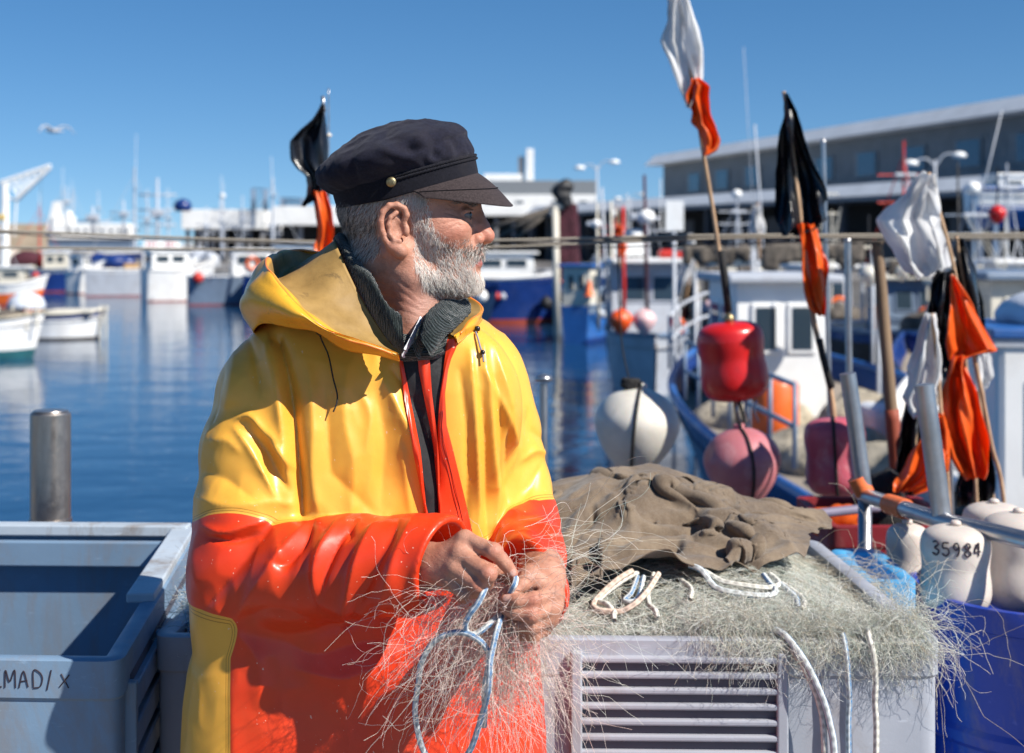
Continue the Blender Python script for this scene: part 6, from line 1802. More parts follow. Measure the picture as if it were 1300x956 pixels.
q_ = P(1075, 600, 5.1); e_ = empty('steel_pole', (q_[0], 5.1, 0), label='slim grey steel pole behind the first railing post', cat='pole')
pole([(1076, 300, 5.1), (1078, 480, 5.1), (1084, 860, 5.1)], 4.2, m_inox2, e_)
q_ = P(1044, 200, 5.3)
e_ = empty('steel_pole', (q_[0], 5.3, 0), label='grey pole rising behind the tall black flag up to the upper windows', cat='pole')
pole([(1045, 176, 5.3), (1048, 300, 5.3), (1062, 860, 5.3)], 3.0, m_inox2, e_)

# ================================================================== barrel, tubs, floats standing on the quay
m_barrel = plastic('blue_barrel_plastic', (.012, .045, .34), .34, .45)
cbx, cby, zb = 1.115, 2.98, .885
BA = empty('barrel', (cbx, cby, 0), label='blue plastic barrel holding white floats at the right edge', cat='barrel')
MB().lathe([(.24, 0), (.255, .015), (.262, .05), (.262, .28), (.270, .29), (.270, .31), (.262, .32), (.262, .60), (.270, .61), (.270, .63), (.262, .64), (.262, zb - .05), (.272, zb - .045), (.275, zb - .02), (.272, zb), (.262, zb + .002), (.252, zb - .01), (.25, zb - .04), (.25, .05), (.001, .04)], k=64).build('shell', m_barrel, BA, smooth=True, sharp=30)
def wfloat(u, v, Y, r, h, m, label, text=None, ax=(0, 0, 1)):
    c = P(u, v, Y); e_ = empty('float', c.tolist(), label=label, cat='float', group='white floats standing in the barrel')
    float_('shell', c, r, h, m, e_, ax)
    MB().lathe([(.0001, 0), (.012, .001), (.011, .007), (.006, .010), (.0001, .010)], c + np.array([0, 0, h * .495]), 14).build('neck', m, e_, smooth=True, world=True)
    if text:
        def fn(s_, t_):
            ang = -math.pi / 2 - .98 + s_ / r; return c + np.array([(r * 1.004) * math.cos(ang), (r * 1.004) * math.sin(ang), h * .22 + t_])
        writing(text, fn, .026, .016, .0055, .0019, 'handwriting', m_mark, e_, world=True)
    return e_
wfloat(1213, 722, 2.92, px(44, 2.92), px(112, 2.92), m_fltan, 'white waisted float with black handwritten digits, in front in the barrel', '35984')
wfloat(1152, 712, 3.14, px(27, 3.14), px(96, 3.14), m_fltan, 'narrow stained white float behind, at the left edge of the barrel')
wfloat(1293, 712, 3.0, px(46, 3.0), px(124, 3.0), m_fltan, 'white float with a dark lashing at the right edge of the photo')
wfloat(1262, 690, 3.22, px(40, 3.22), px(104, 3.22), m_fltan, 'white float mostly hidden behind the one with digits')
# pale blue crate leaning by the net crate
m_pb = plastic('sky_blue_plastic', (.07, .34, .62), .45, .4)
cc, l_, h_ = crate('fish_crate', [(.695, 2.80), (.797, 2.80), (.797, 3.1), (.695, 3.1)], P(1140, 738, 2.8)[2], 0.34, m_pb, 'small sky-blue plastic crate between the net crate and the barrel')
cc, l_, h_ = crate('fish_crate', [(.69, 2.79), (.80, 2.79), (.80, 3.11), (.69, 3.11)], .335, 0.0, m_cr1, 'grey plastic crate under the small sky-blue one')
# dark red tub with orange bag behind the net crate
m_red = plastic('dark_red_plastic', (.22, .015, .02), .5, .3)
cc, l_, h_ = crate('tub', [(.84, 3.75), (1.20, 3.75), (1.20, 4.2), (.84, 4.2)], P(1070, 668, 3.75)[2], 0.0, m_red, 'dark red plastic tub standing behind the corner of the net crate'); cc['category'] = 'tub'
if 'group' in cc: del cc['group']
bgm = SDF(); cbg = P(1058, 668, 3.9)
for dx_, dy_, dz_, r_ in ((0, 0, 0, .05), (.04, .02, .02, .045), (-.04, .01, .01, .04), (.02, -.03, .035, .035)): bgm.u(ell(cbg + np.array([dx_, dy_, dz_]), (r_, r_ * .9, r_ * .8)), .03)
bv, bf = bgm.mesh(cbg - .13, cbg + .13, .006); bn = vnormals(bv, bf); bv = bv + bn * (.006 * vnoise(bv, 40, 5))[:, None]
tag(mesh_obj('bag', bv, bf, m_fo, None), 'crumpled bright orange bag lying in the dark red tub', 'bag')
# rail-like bar and black hose behind the net
e_ = tag(MB().tube(spline(PP([(870, 640, 3.5), (930, 646, 3.5), (1000, 660, 3.45), (1040, 652, 3.5), (1115, 644, 3.6)]), 40), px(6, 3.5), 12).build('hose', mat('violet_grey_hose', (.16, .14, .20), .5), None, smooth=True), 'grey-violet hose lying along the back edge behind the net', 'hose')
m_blk2 = mat('black_netting', (.012, .012, .014), .9, var=.3, bump=1.0, bscale=120, bdist=.01)
sk = SDF(); cs = P(1125, 690, 4.0)
sk.chain([cs + np.array([0, 0, .16]), cs, cs + np.array([.02, 0, -.25]), cs + np.array([.03, 0, -.55])], [.05, .08, .12, .16], .05)
bv, bf = sk.mesh(cs + np.array([-.3, -.3, -.75]), cs + np.array([.3, .3, .35]), .012); bn = vnormals(bv, bf); bv = bv + bn * (.02 * vnoise(bv, 16, 5) + .008 * vnoise(bv, 50, 6))[:, None]
tag(mesh_obj('sack', bv, bf, m_blk2, None), 'black net sack slumped between the tub and the barrel', 'sack')
# bits of net beyond the barrel-side corner
# ================================================================== boats, buildings, harbour beyond
m_white = mat('white_boat_paint', (.86, .86, .84), .35, var=.06, vscale=1.5, dirt=.25, dirtcol=(.40, .30, .20), dscale=1.3, bump=.1, bscale=12)
m_cream = mat('cream_paint', (.66, .62, .52), .5, var=.08, vscale=2, dirt=.3, dscale=2)
m_navy = mat('navy_hull_paint', (.010, .035, .17), .3, var=.2, vscale=1.5, dirt=.2, dirtcol=(.10, .10, .12))
m_blue = mat('blue_hull_paint', (.02, .11, .36), .35, var=.2, vscale=1.5, dirt=.2, dirtcol=(.25, .25, .25))
m_gblue = mat('grey_blue_paint_and_shade', (.16, .22, .31), .45, var=.15, vscale=1.5, dirt=.3, dirtcol=(.12, .12, .12))  # also carries the shade on the side of the lifebuoy boat
m_lgrey = mat('pale_grey_paint_and_shade', (.46, .49, .54), .5, var=.1, vscale=2, dirt=.3, dirtcol=(.25, .2, .17))  # also carries the shade on the far left trawler's hull
m_boot = mat('red_boot_top', (.30, .05, .03), .5, var=.25, vscale=3); m_teal = mat('teal_boot_top', (.02, .11, .13), .5, var=.3, vscale=3)
m_black = mat('tarred_black', (.012, .012, .014), .6, var=.3, vscale=4)
m_deck = mat('deck_planks', (.26, .22, .18), .8, var=.2, vscale=3, bump=.3, bscale=30)
m_redp = mat('red_paint', (.55, .03, .02), .45, var=.2); m_org = mat('orange_paint', (.80, .14, .02), .45, var=.15)
m_maroon = mat('maroon_netting', (.065, .012, .022), .95, var=.4, vscale=6, bump=1.0, bscale=40, bdist=.03)
m_netg = mat('grey_brown_netting', (.13, .11, .09), .95, var=.5, vscale=8, bump=1.0, bscale=40, bdist=.03)
m_netb = mat('beige_netting', (.46, .40, .30), .95, var=.4, vscale=8, bump=1.0, bscale=40, bdist=.03)
m_tarp = mat('pale_tarpaulin', (.62, .66, .72), .6, var=.1, vscale=3, bump=.4, bscale=8, bdist=.03); m_tarpb = mat('blue_tarpaulin', (.02, .16, .55), .5, var=.15, vscale=3, bump=.4, bscale=8, bdist=.02)
m_plywood = mat('crate_wood', (.48, .30, .14), .7, var=.2, vscale=4)
ng = NT('cabin_glass'); ng.b.inputs['Base Color'].default_value = (.03, .05, .07, 1); ng.b.inputs['Roughness'].default_value = .08; m_glass = ng.m
def at(u, Y, z=WATER_Z): return np.array([(u - 650) / FPX * Y, Y, z])
def zat(v, Y): return CZ - (v - 310) / FPX * Y

def hull(root, L, B, H, mats, rake=.8, stripe=.16, boot=.14, sheer=.5, transom=.75, fine=2.6, draft=.5, stern_round=False):
    """mats: hull, stripe, boot, deck. x forward from stern (0) to bow (L), z=0 the water"""
    ns_, na = 40, 13
    s_ = np.linspace(0, 1, ns_); rows = []; fm = []
    zl = [-draft, -draft * .5, 0, boot, boot + .001, .5, .501, .9]
    lev = np.array([-1, -.5, 0, boot / H, boot / H + .01, .35, .6, 1 - stripe, 1 - stripe + .012, 1.0])
    for s0 in s_:
        top = H * (1 + sheer * max(0, (s0 - .25) / .75) ** 2.2 + .06 * (1 - s0))
        bt = B / 2 * ((1 - max(0, (s0 - .38) / .62) ** fine) * (transom + (1 - transom) * min(1, s0 / .35) ** .7))
        bt = max(bt, .02); bw = bt * (1 - .18 - .55 * max(0, (s0 - .5) / .5) ** 1.5); bw = max(bw, .012)
        pts = []
        for lv in lev:
            if lv < 0: z = draft * lv; b = bw * (1 + lv * .85)
            else: z = top * lv; b = bw + (bt - bw) * lv ** 1.1
            x = s0 * (L - rake * (1 - max(lv, 0)) * s0 ** 2) - (0)
            pts.append((x, b, z))
        rows.append(pts)
    R = np.array(rows); nl = len(lev)
    ring = np.concatenate([R[:, ::-1] * [1, -1, 1], R[:, 0:1] * [1, 0, 1], R], 1)
    V, F = grid_mesh(ring); n2 = 2 * nl + 1
    j = (np.arange(len(F)) % (n2 - 1)); 
    def mi(j):
        k_ = (nl - 2 - j) if j < nl - 1 else (-1 if j <= nl else j - nl - 1)
        if k_ < 0: return 2
        mid = (lev[k_] + lev[k_ + 1]) / 2
        return 2 if mid < boot / H + .005 else (1 if mid > 1 - stripe + .005 else 0)
    fm = [mi(int(q)) for q in j]
    F = [tuple(f) for f in F.tolist()]
    F.append(tuple(range(n2))); fm.append(0)
    o = mesh_obj('hull', V, F, mats[:3], root, fmat=fm, smooth=True, sharp=35)
    dk = []
    for i in range(ns_):
        t_ = R[i, -1]; dk.append([(t_[0], -t_[1] * .97, t_[2] - .22), (t_[0], t_[1] * .97, t_[2] - .22)])
    dk = np.array(dk); V, F = grid_mesh(dk); mesh_obj('deck', V, F[:, ::-1], mats[3], root, smooth=False)
    # inner bulwark and rub rail
    mb = MB()
    pl = np.concatenate([R[:, -1] * [1, -1, 1], (R[:, -1])[::-1]], 0) + [0, 0, .01]
    mb.tube(pl, .045, 8); mb.build('rub_rail', mats[4] if len(mats) > 4 else mats[1], root, smooth=True)
    return R
def wheelhouse(root, x, y, z, w, d, h, m, m_roof, nwin=3, side=2, rake=.12, roof=.12, name='wheelhouse', trim=None):
    """x: aft end, d along x, w across"""
    mb = MB(); poly = [(x, z), (x + d, z), (x + d - rake, z + h), (x, z + h)]
    mb.prism(poly, y - w / 2, y + w / 2, 0, 'y')
    wh = mb.build(name, m, root)
    MB().box((x + d / 2 - .02, y, z + h + .045), (d + roof * 2, w + roof * 2, .09), bev=.025).build('roof', m_roof, root)
    def win(c, sz, rx=0.0, ry=0.0):
        f = MB().box(c, sz, ry=ry, bev=.012).build('window', trim or m, root)
        g = [s_ - .09 if s_ > .12 else s_ + .012 for s_ in sz]
        MB().box(c, g, ry=ry).build('pane', m_glass, f)
    wz = z + h * .68; wh_ = h * .36
    ww = (w - .2) / nwin - .08; ry = -math.atan2(rake, h)
    for i in range(nwin):
        yy = y - w / 2 + .1 + (i + .5) * (w - .2) / nwin
        win((x + d - rake * .68, yy, wz), (.05, ww, wh_), ry=ry)
        win((x, yy, wz), (.05, ww, wh_))
    for sy in (-1, 1):
        for i in range(side):
            xx = x + .12 + (i + .5) * (d - .35) / side
            win((xx, y + sy * w / 2, wz), ((d - .35) / side - .1, .05, wh_))
    return wh
def mast(root, x, y, z, h, r=.05, bars=2, m=None, dome=False, whips=2, seed=0):
    m = m or m_lgrey; rj = random.Random(seed); mb = MB()
    mb.tube([(x, y, z), (x, y, z + h)], [r, r * .6], 10)
    for k_ in range(bars):
        zz = z + h * (.55 + .2 * k_); mb.tube([(x, y - .5, zz), (x, y + .5, zz)], r * .5, 6)
    mb.tube([(x, y, z + h * .9), (x - h * .5, y - .4, z)], .012, 5); mb.tube([(x, y, z + h * .9), (x - h * .5, y + .4, z)], .012, 5); mb.tube([(x, y, z + h * .9), (x + h * .4, y, z)], .012, 5)
    o = mb.build('mast', m, root, smooth=True, sharp=40)
    for k_ in range(whips):
        yy = y + rj.uniform(-.5, .5); MB().tube([(x, yy, z + h * .55), (x + rj.uniform(-.1, .1), yy, z + h * (1.1 + .4 * rj.random()))], .012, 5).build('antenna', m_white, root)
    if dome: MB().lathe([(.0001, -.10), (.11, -.08), (.14, 0), (.11, .09), (.0001, .13)], (x, y, z + h + .06), 18).build('radar_dome', m_white, root, smooth=True)
    MB().box((x + .1, y, z + h * .75), (.10, .42, .07), bev=.02).build('radar_bar', m_lgrey, root)
    return o
def fender(root, x, y, z, r, m):
    mb = MB().lathe([(.0001, -r), (r * .6, -r * .8), (r, -r * .1), (r * .8, r * .6), (r * .3, r), (r * .12, r * 1.2), (.0001, r * 1.25)], (x, y, z), 18)
    return mb.build('fender', m, root, smooth=True)
def lifering(root, c, axis, r=.3):
    q = Vector((0, 0, 1)).rotation_difference(Vector(axis)).to_matrix()
    a = np.linspace(0, 2 * np.pi, 28, endpoint=False)
    pts = np.stack([r * np.cos(a), r * np.sin(a), 0 * a], 1) @ np.array(q).T + np.array(c)
    o = MB().tube(pts, r * .24, 10, closed=True).build('lifebuoy', m_org, root, smooth=True)
    return o
def railing(root, pts, h=.55, m=None, every=1):
    mb = MB(); p_ = [np.array(q) for q in pts]
    for zz in (h, h * .5): mb.tube([q + [0, 0, zz] for q in p_], .02, 6)
    for q in p_[::every]: mb.tube([q, q + [0, 0, h]], .018, 6)
    return mb.build('guard_rail', m or m_lgrey, root, smooth=True)
def boat(label, u, Y, rz, L, B, H, mats, group=None, kind='fishing_boat', cat='fishing boat', **kw):
    c = at(u, Y); e_ = empty(kind, c.tolist(), rz=R_(rz), label=label, cat=cat, group=group)
    return e_, hull(e_, L, B, H, mats, **kw)
def clutter(root, spots, seed=0):
    rj = random.Random(seed)
    for (x, y, z, k_) in spots:
        if k_ == 'net': 
            s_ = SDF()
            for _ in range(5): s_.u(ell(np.array([x, y, z]) + [rj.uniform(-.3, .3), rj.uniform(-.3, .3), rj.uniform(0, .2)], (.3, .3, .2)), .15)
            bv, bf = s_.mesh(np.array([x - .8, y - .8, z - .4]), np.array([x + .8, y + .8, z + .7]), .05); bn = vnormals(bv, bf); bv = bv + bn * (.05 * vnoise(bv, 5, seed))[:, None]
            mesh_obj('net_pile', bv, bf, rj.choice([m_netg, m_netb, m_netg]), root)
        elif k_ == 'drum': MB().lathe([(.2, 0), (.22, .03), (.22, .55), (.2, .58), (.001, .58)], (x, y, z), 16).build('drum', rj.choice([m_blue, m_org, m_lgrey]), root, smooth=True, sharp=40)
GB = 'fishing boats moored across the basin'
# ---- far left
wht = (m_white, m_white, m_boot, m_deck)
e_, R = boat('white-bowed trawler with its shaded side painted grey, wooden crate and red lettering board on deck', 108, 77, 17, 6.0, 2.3, 1.35, (m_lgrey, m_white, m_boot, m_deck), GB, boot=.05, rake=.6, stripe=.10)  # pale grey hull: shade of a white hull put into the paint
wheelhouse(e_, 3.0, 0, 1.1, 1.6, 2.0, 1.5, m_white, m_white, 3, 2)
MB().box((2.4, -.7, 1.35), (.8, .6, .8), bev=.03).build('wooden_crate', m_plywood, e_)

mb = MB(); mb.box((4.0, -.85, 2.75), (1.9, .06, .5), bev=.01)
for k_, (a_, b_) in enumerate(((3.25, .5), (4.25, .5))):
    for q_ in range(3): mb.box((a_ + q_ * .2, -.885, 2.75), (.08, .012, .34), m=1)
mb.build('name_board', [m_white, m_redp], e_)
mast(e_, 2.6, 0, 2.4, 4.6, .08, 3, m_lgrey, seed=2)
# its white stern quarter: the sunlit part, given as a separate white hull
e2, R = boat('sunlit white part of the trawler as a separate hull, middle of the far left row', 183, 70, 27, 3.6, 2.4, 1.45, wht, GB, boot=.05, rake=.4)
wheelhouse(e2, .2, 0, 1.3, 1.7, 1.9, 1.15, m_white, m_white, 2, 2)
mast(e2, 1.2, 0, 2.4, 2.2, .05, 2, m_lgrey, seed=5)
e_, R = boat('boat with shade painted grey-blue on its side, navy bow, white wheelhouse and an orange lifebuoy', 238, 66, 16, 4.9, 2.3, 1.25, (m_gblue, m_white, m_boot, m_deck), GB, boot=.05, rake=.6, stripe=.06)  # grey-blue hull colour stands in for shade on its side
wheelhouse(e_, 2.0, 0, 1.15, 1.6, 1.9, 1.35, m_white, m_white, 2, 2)
lifering(e_, (2.9, -.86, 1.9), (0, -1, 0), .26)
fender(e_, .4, -1.2, 1.25, .26, m_redp); fender(e_, 3.3, -1.25, 1.2, .22, m_redp)
mast(e_, 1.6, 0, 2.2, 2.8, .06, 2, m_lgrey, dome=True, seed=7); railing(e_, [(.2, -1.0, 1.2), (1.0, -1.1, 1.2), (1.9, -1.12, 1.25)])
e_, R = boat('navy trawler bow at the right end of the far left row, partly behind the hood', 312, 64, 3, 5.2, 2.4, 1.35, (m_navy, m_white, m_boot, m_deck), GB, boot=.05, rake=.7, stripe=.06)
wheelhouse(e_, 1.4, 0, 1.25, 1.7, 2.0, 1.5, m_white, m_lgrey, 3, 2); mast(e_, 1.2, 0, 2.6, 3.2, .07, 2, m_lgrey, seed=9)
e_, R = boat('dark blue trawler with white bow, second from the crane', 32, 84, 18, 4.6, 2.2, 1.25, (m_navy, m_gblue, m_boot, m_deck), GB, boot=.05, rake=.5)
wheelhouse(e_, 1.0, 0, 1.1, 1.5, 1.5, 1.2, m_cream, m_white, 2, 2); mast(e_, .8, 0, 2.2, 3, .06, 2, m_redp, seed=3); fender(e_, .6, -1.15, .9, .24, m_redp)
clutter(e_, [(3.0, 0, 1.3, 'net'), (.5, .2, 1.2, 'net')], 3)
e_, R = boat('small white-bowed boat tucked beside the dark blue trawler', 88, 81, -6, 2.0, 1.6, 1.2, wht, GB, boot=.05, rake=.5)
wheelhouse(e_, .2, 0, 1.0, 1.1, .9, 1.2, m_white, m_white, 2, 1)
e_, R = boat('orange and white launch at the left edge under the crane', -12, 66, 6, 2.6, 1.6, .9, (m_org, m_white, m_boot, m_deck), GB, boot=.05, rake=.4, stripe=.5)
wheelhouse(e_, .5, 0, .8, 1.2, 1.2, .9, m_cream, m_white, 2, 1); mast(e_, .5, 0, 1.6, 2.0, .04, 1, m_lgrey, seed=12); clutter(e_, [(1.9, 0, .9, 'net')], 5)
# nearer left
e_, R = boat('white open boat with navy band and folded cover, moored alone on the left', 34, 42, 3, 2.35, 1.3, .72, (m_white, m_navy, m_netg, m_deck, m_cream), None, 'rowing_boat', 'rowing boat', rake=.25, sheer=.25, stripe=.20, boot=.06)
MB().box((1.4, 0, .82), (1.3, 1.1, .12), bev=.05).build('cover', m_cream, e_)
for x_ in (2.18, 2.34): MB().tube([(x_, -.15, -.2), (x_, -.15, 1.0)], .035, 8).build('mooring_stake', m_cream, e_)
e_, R = boat('white clinker boat with teal bottom cut by the left edge of the photo', -44, 35, 2, 1.95, 1.5, .95, (m_white, m_white, m_teal, m_deck, m_netb), None, 'rowing_boat', 'rowing boat', rake=.3, sheer=.2, boot=.20)
mb = MB(); mb.lathe([(.46, 0), (.46, .10), (.40, .26), (.22, .38), (.001, .42)], (1.45, .1, 1.2), 22, flat=1.0); mb.build('white_cover', m_tarp, e_, smooth=True)
for x_ in (.9, 1.25, 1.6, 1.85): MB().tube([(x_, -.35, .7), (x_, -.35, 1.3)], .03, 8).build('stanchion', m_cream, e_)
clutter(e_, [(.9, 0, .9, 'net')], 8)
# ---- far quay, breakwater, ferry, crane
tag(MB().box((-60, 165, -1.5), (400, 140, 2.9), bev=.03).build('far_quay', m_conc), kind='structure')
m_stone = mat('tan_stone', (.48, .38, .27), .9, var=.2, vscale=.5, bump=.3, bscale=3, bdist=.05)
def block(name, u0, u1, v0, v1, Y, depth, m, label, cat, zb=None):
    x0, x1 = (u0 - 650) / FPX * Y, (u1 - 650) / FPX * Y; z1 = zat(v0, Y); z0 = zat(v1, Y) if zb is None else zb
    e_ = empty(name, ((x0 + x1) / 2, Y, z0), label=label, cat=cat)
    MB().box((0, depth / 2, (z1 - z0) / 2), (x1 - x0, depth, z1 - z0), bev=.02).build('wall', m, e_); return e_, (x1 - x0), z1 - z0
block('harbour_wall', -300, 165, 284, 340, 236, 4, m_stone, 'long tan stone breakwater wall behind the crane and the ferry', 'wall', zb=-.1)
Yf = 160
e_ = empty('ferry', at(60, Yf).tolist(), label='white passenger ferry with a row of small windows and a sloping funnel', cat='ferry')
hull(e_, 17, 4, 2.0, (m_navy, m_white, m_boot, m_deck), rake=2.5, stripe=.2)
sc_ = Yf / FPX; zz = lambda v: zat(v, Yf) - WATER_Z
MB().box((60 * sc_, 0, (zz(284) + zz(298)) / 2), (98 * sc_, 3.2, zz(284) - zz(298)), bev=.1).build('upper_deck', m_white, e_)
MB().box((62 * sc_, 0, (zz(299.5) + zz(304)) / 2), (104 * sc_, 3.5, .4), bev=.05).build('promenade', m_white, e_)
MB().box((58 * sc_, 0, zz(313)), (104 * sc_, 3.0, 2.0), bev=.05).build('lower_deck', m_gblue, e_)
for k_ in range(9): MB().box(((33 + k_ * 10.6) * sc_, -1.62, zz(293)), (.35, .05, .30), bev=.01).build('window', m_glass, e_)
MB().prism([(0, zz(300)), (1.2, zz(300)), (1.5, zz(256)), (.9, zz(256))], -.9, .9, 0).build('funnel', m_white, e_)
MB().lathe([(.0001, -.5), (.4, -.3), (.45, 0), (.3, .3), (.0001, .45)], (27 * sc_, 0, zz(272)), 16).build('radar_dome', m_white, e_, smooth=True)
MB().box((22 * sc_, 0, zz(282)), (22 * sc_, 2.4, 1.2), bev=.1).build('bridge', m_white, e_)
mast(e_, 33 * sc_, 0, zz(284), 4.0, .08, 2, m_lgrey, seed=31); mast(e_, 20 * sc_, 0, zz(284), 4.4, .07, 2, m_lgrey, seed=33)
# crane
Yc = 92; cc_ = at(6, Yc, 0); s_c = Yc / FPX
e_ = empty('crane', (cc_[0], Yc, -.05), label='white lattice jib crane at the left edge of the harbour', cat='crane')
zc = lambda v: zat(v, Yc) + .05
MB().tube([(0, 0, 0), (0, 0, zc(232))], [.30, .26], 14).build('tower', m_white, e_, smooth=True, sharp=40)
mb = MB()
top = np.array([(-6 * s_c, 0, zc(232)), (58 * s_c, 0, zc(210))]); bot = np.array([(15 * s_c, 0, zc(254)), (58 * s_c, 0, zc(213))])
for dy in (-.22, .22):
    mb.tube([top[0] + [0, dy, 0], top[1] + [0, dy * .3, 0]], .10, 6); mb.tube([bot[0] + [0, dy, 0], bot[1] + [0, dy * .3, 0]], .09, 6)
    for k_ in range(6):
        t0, t1 = .15 + k_ * .13, .15 + (k_ + 1) * .13
        a_ = top[0] + (top[1] - top[0]) * t0; b_ = bot[0] + (bot[1] - bot[0]) * max(0, (t0 + t1) / 2 - .12); c_ = top[0] + (top[1] - top[0]) * t1
        mb.tube([a_ + [0, dy, 0], b_ + [0, dy, 0]], .035, 5); mb.tube([b_ + [0, dy, 0], c_ + [0, dy, 0]], .035, 5)
mb.tube([(0, 0, zc(250)), bot[0]], .09, 6); mb.tube([bot[0], (12 * s_c, 0, zc(300))], .06, 6)
mb.build('jib', m_white, e_, smooth=True, sharp=40)
MB().box((-4 * s_c, -.1, zc(276)), (.7, .7, .35), bev=.04).build('winch_housing', mat('yellow_paint', (.65, .42, .05), .5), e_)
MB().tube([(46 * s_c, 0, zc(216)), (46 * s_c, 0, zc(300))], .012, 5).build('hoist_cable', m_black, e_)
# long sheds on the far quay, left
m_fascia = mat('white_fascia', (.85, .85, .83), .6, var=.05, vscale=.4, dirt=.2, dscale=.5)
m_open = mat('shed_inside_shade', (.02, .02, .022), .9)  # near-black colour stands in for the shade inside the open sheds
m_colg = mat('grey_concrete_column', (.26, .26, .27), .8, var=.15)
def shed(label, u0, u1, vf0, vf1, vb, Y, depth, ncol, fascia=m_fascia, name='shed'):
    x0, x1 = (u0 - 650) / FPX * Y, (u1 - 650) / FPX * Y; w = x1 - x0; zb = -.05; H = zat(vf0, Y) - zb; hf = zat(vf0, Y) - zat(vf1, Y)
    e_ = empty(name, ((x0 + x1) / 2, Y, zb), label=label, cat='shed')
    MB().box((0, depth / 2, H - hf / 2), (w, depth + 1.2, hf), bev=.05).build('roof', fascia, e_)
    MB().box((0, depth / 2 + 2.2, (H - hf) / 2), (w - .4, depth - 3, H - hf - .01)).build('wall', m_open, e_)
    for k_ in range(ncol):
        MB().box((-w / 2 + .4 + k_ * (w - .8) / max(1, ncol - 1), .3, (H - hf) / 2), (.35, .35, H - hf), bev=.03).build('column', m_colg, e_)
    return e_
shed('long low fish shed with white roof edge, left of the hood', 232, 338, 266, 291, 320, 130, 18, 7)
shed('nearer shed with broad white roof edge and black openings, behind the flag and cap', 346, 560, 262, 286, 320, 118, 18, 8)
# tower frame and roof plant
def frame_tower(label, u, v0, v1, Y, w, m):
    b_ = at(u, Y, zat(v1, Y)); H = zat(v0, Y) - zat(v1, Y)
    e_ = empty('lattice_tower', b_.tolist(), label=label, cat='tower'); mb = MB()
    for sx_ in (-1, 1):
        for sy_ in (-1, 1): mb.tube([(sx_ * w / 2, sy_ * w / 2, 0), (sx_ * w / 2, sy_ * w / 2, H)], .10, 6)
    for zq in np.linspace(.25, 1, 4) * H:
        mb.tube([(-w / 2, -w / 2, zq), (w / 2, -w / 2, zq), (w / 2, w / 2, zq), (-w / 2, w / 2, zq)], .08, 6, closed=True)
    mb.build('frame', m, e_, smooth=True); return e_
frame_tower('dark square lattice tower on the roofline left of the black flag', 329.5, 240, 268, 128, 1.1, m_gblue)
frame_tower('small roof scaffold behind the orange streamer', 372, 252, 263, 126, 1.8, m_gblue)
def far_mast(label, u, v0, v1, Y, r, bars, m=None):
    b_ = at(u, Y, zat(v1, Y)); H = zat(v0, Y) - zat(v1, Y)
    e_ = empty('ship_mast', b_.tolist(), label=label, cat='mast', group='masts rising above the far boats')
    mb = MB(); mb.tube([(0, 0, 0), (0, 0, H)], [r, r * .5], 8)
    for k_ in range(bars): mb.tube([(-r * 9, 0, H * (.5 + .16 * k_)), (r * 9, 0, H * (.5 + .16 * k_))], r * .45, 6)
    mb.build('spar', m or m_lgrey, e_, smooth=True)
    MB().box((0, 0, H * .62), (r * 6, r * 4, r * 3), bev=r * .5).build('fitting', m or m_lgrey, e_)
for args in (('tall grey mast with two arms, above the red lettering board', 200, 226, 345, 88, .13, 3), ('thin mast just left of the tallest far mast', 187, 240, 345, 90, .07, 2),
             ('short grey mast over the ferry roof', 118, 262, 300, 100, .14, 1), ('slender mast with a reddish lamp right of the ferry', 157, 254, 300, 96, .10, 2),
             ('faint thin mast between ferry and crane', 125, 242, 300, 104, .05, 1), ('grey mast above the boat with the shade-grey side', 280, 252, 330, 75, .05, 3), ('mast with crossed spreaders above the lifebuoy boat', 262, 262, 330, 74, .06, 2),
             ('pale mast just left of the lattice tower', 308, 248, 330, 78, .05, 2), ('thin mast with a curved top near the hood', 345, 262, 330, 72, .06, 2), ('hazy mast over the ferry funnel', 85, 236, 290, 140, .10, 2)): far_mast(*args)
e_ = empty('tarpaulin_bundle', at(232, 84, zat(268, 84)).tolist(), label='dark blue bundle on the white roof edge of the far shed', cat='bundle')
MB().lathe([(.45, 0), (.55, .3), (.4, .6), (.0001, .75)], (0, 0, 0), 14).build('wrap', m_navy, e_, smooth=True)
# light clutter on the far quay: crates, vans, nets behind the boats
rj = random.Random(44)
for k_, (u, v, w_, h_, m, lb) in enumerate(((40, 318, 2.0, 1.1, m_maroon, 'dark red net pile on the far quay below the breakwater'), (72, 320, 1.6, 1.0, m_redp, 'red net pile beside the small masts on the far quay'), (100, 316, 2.2, 1.2, m_netg, 'grey-brown net pile behind the trawlers on the left'),
        (140, 322, 2.0, 1.0, m_navy, 'dark blue covered load on the far quay left of the wooden crate'), (14, 325, 1.4, 1.3, m_cream, 'cream covered load under the crane'), (255, 318, 1.6, 1.3, m_lgrey, 'grey covered load behind the boat with the shade-grey side'), (372, 312, 2.5, .8, m_netg, 'net pile in front of the black shed openings'))):
    Yq = 97; c = at(u, Yq, -.05); s_ = SDF()
    for _ in range(6): s_.u(ell(c + [rj.uniform(-w_, w_) * .5, rj.uniform(-.5, .5), h_ * rj.uniform(.3, .6)], (w_ * .38, .5, h_ * .5)), .3)
    bv, bf = s_.mesh(c - [w_ * 1.3, 1.6, .2], c + [w_ * 1.3, 1.6, h_ * 1.6], .13)
    tag(mesh_obj('net_pile', bv, bf, m, None), lb, 'net pile', 'piles on the far quay')

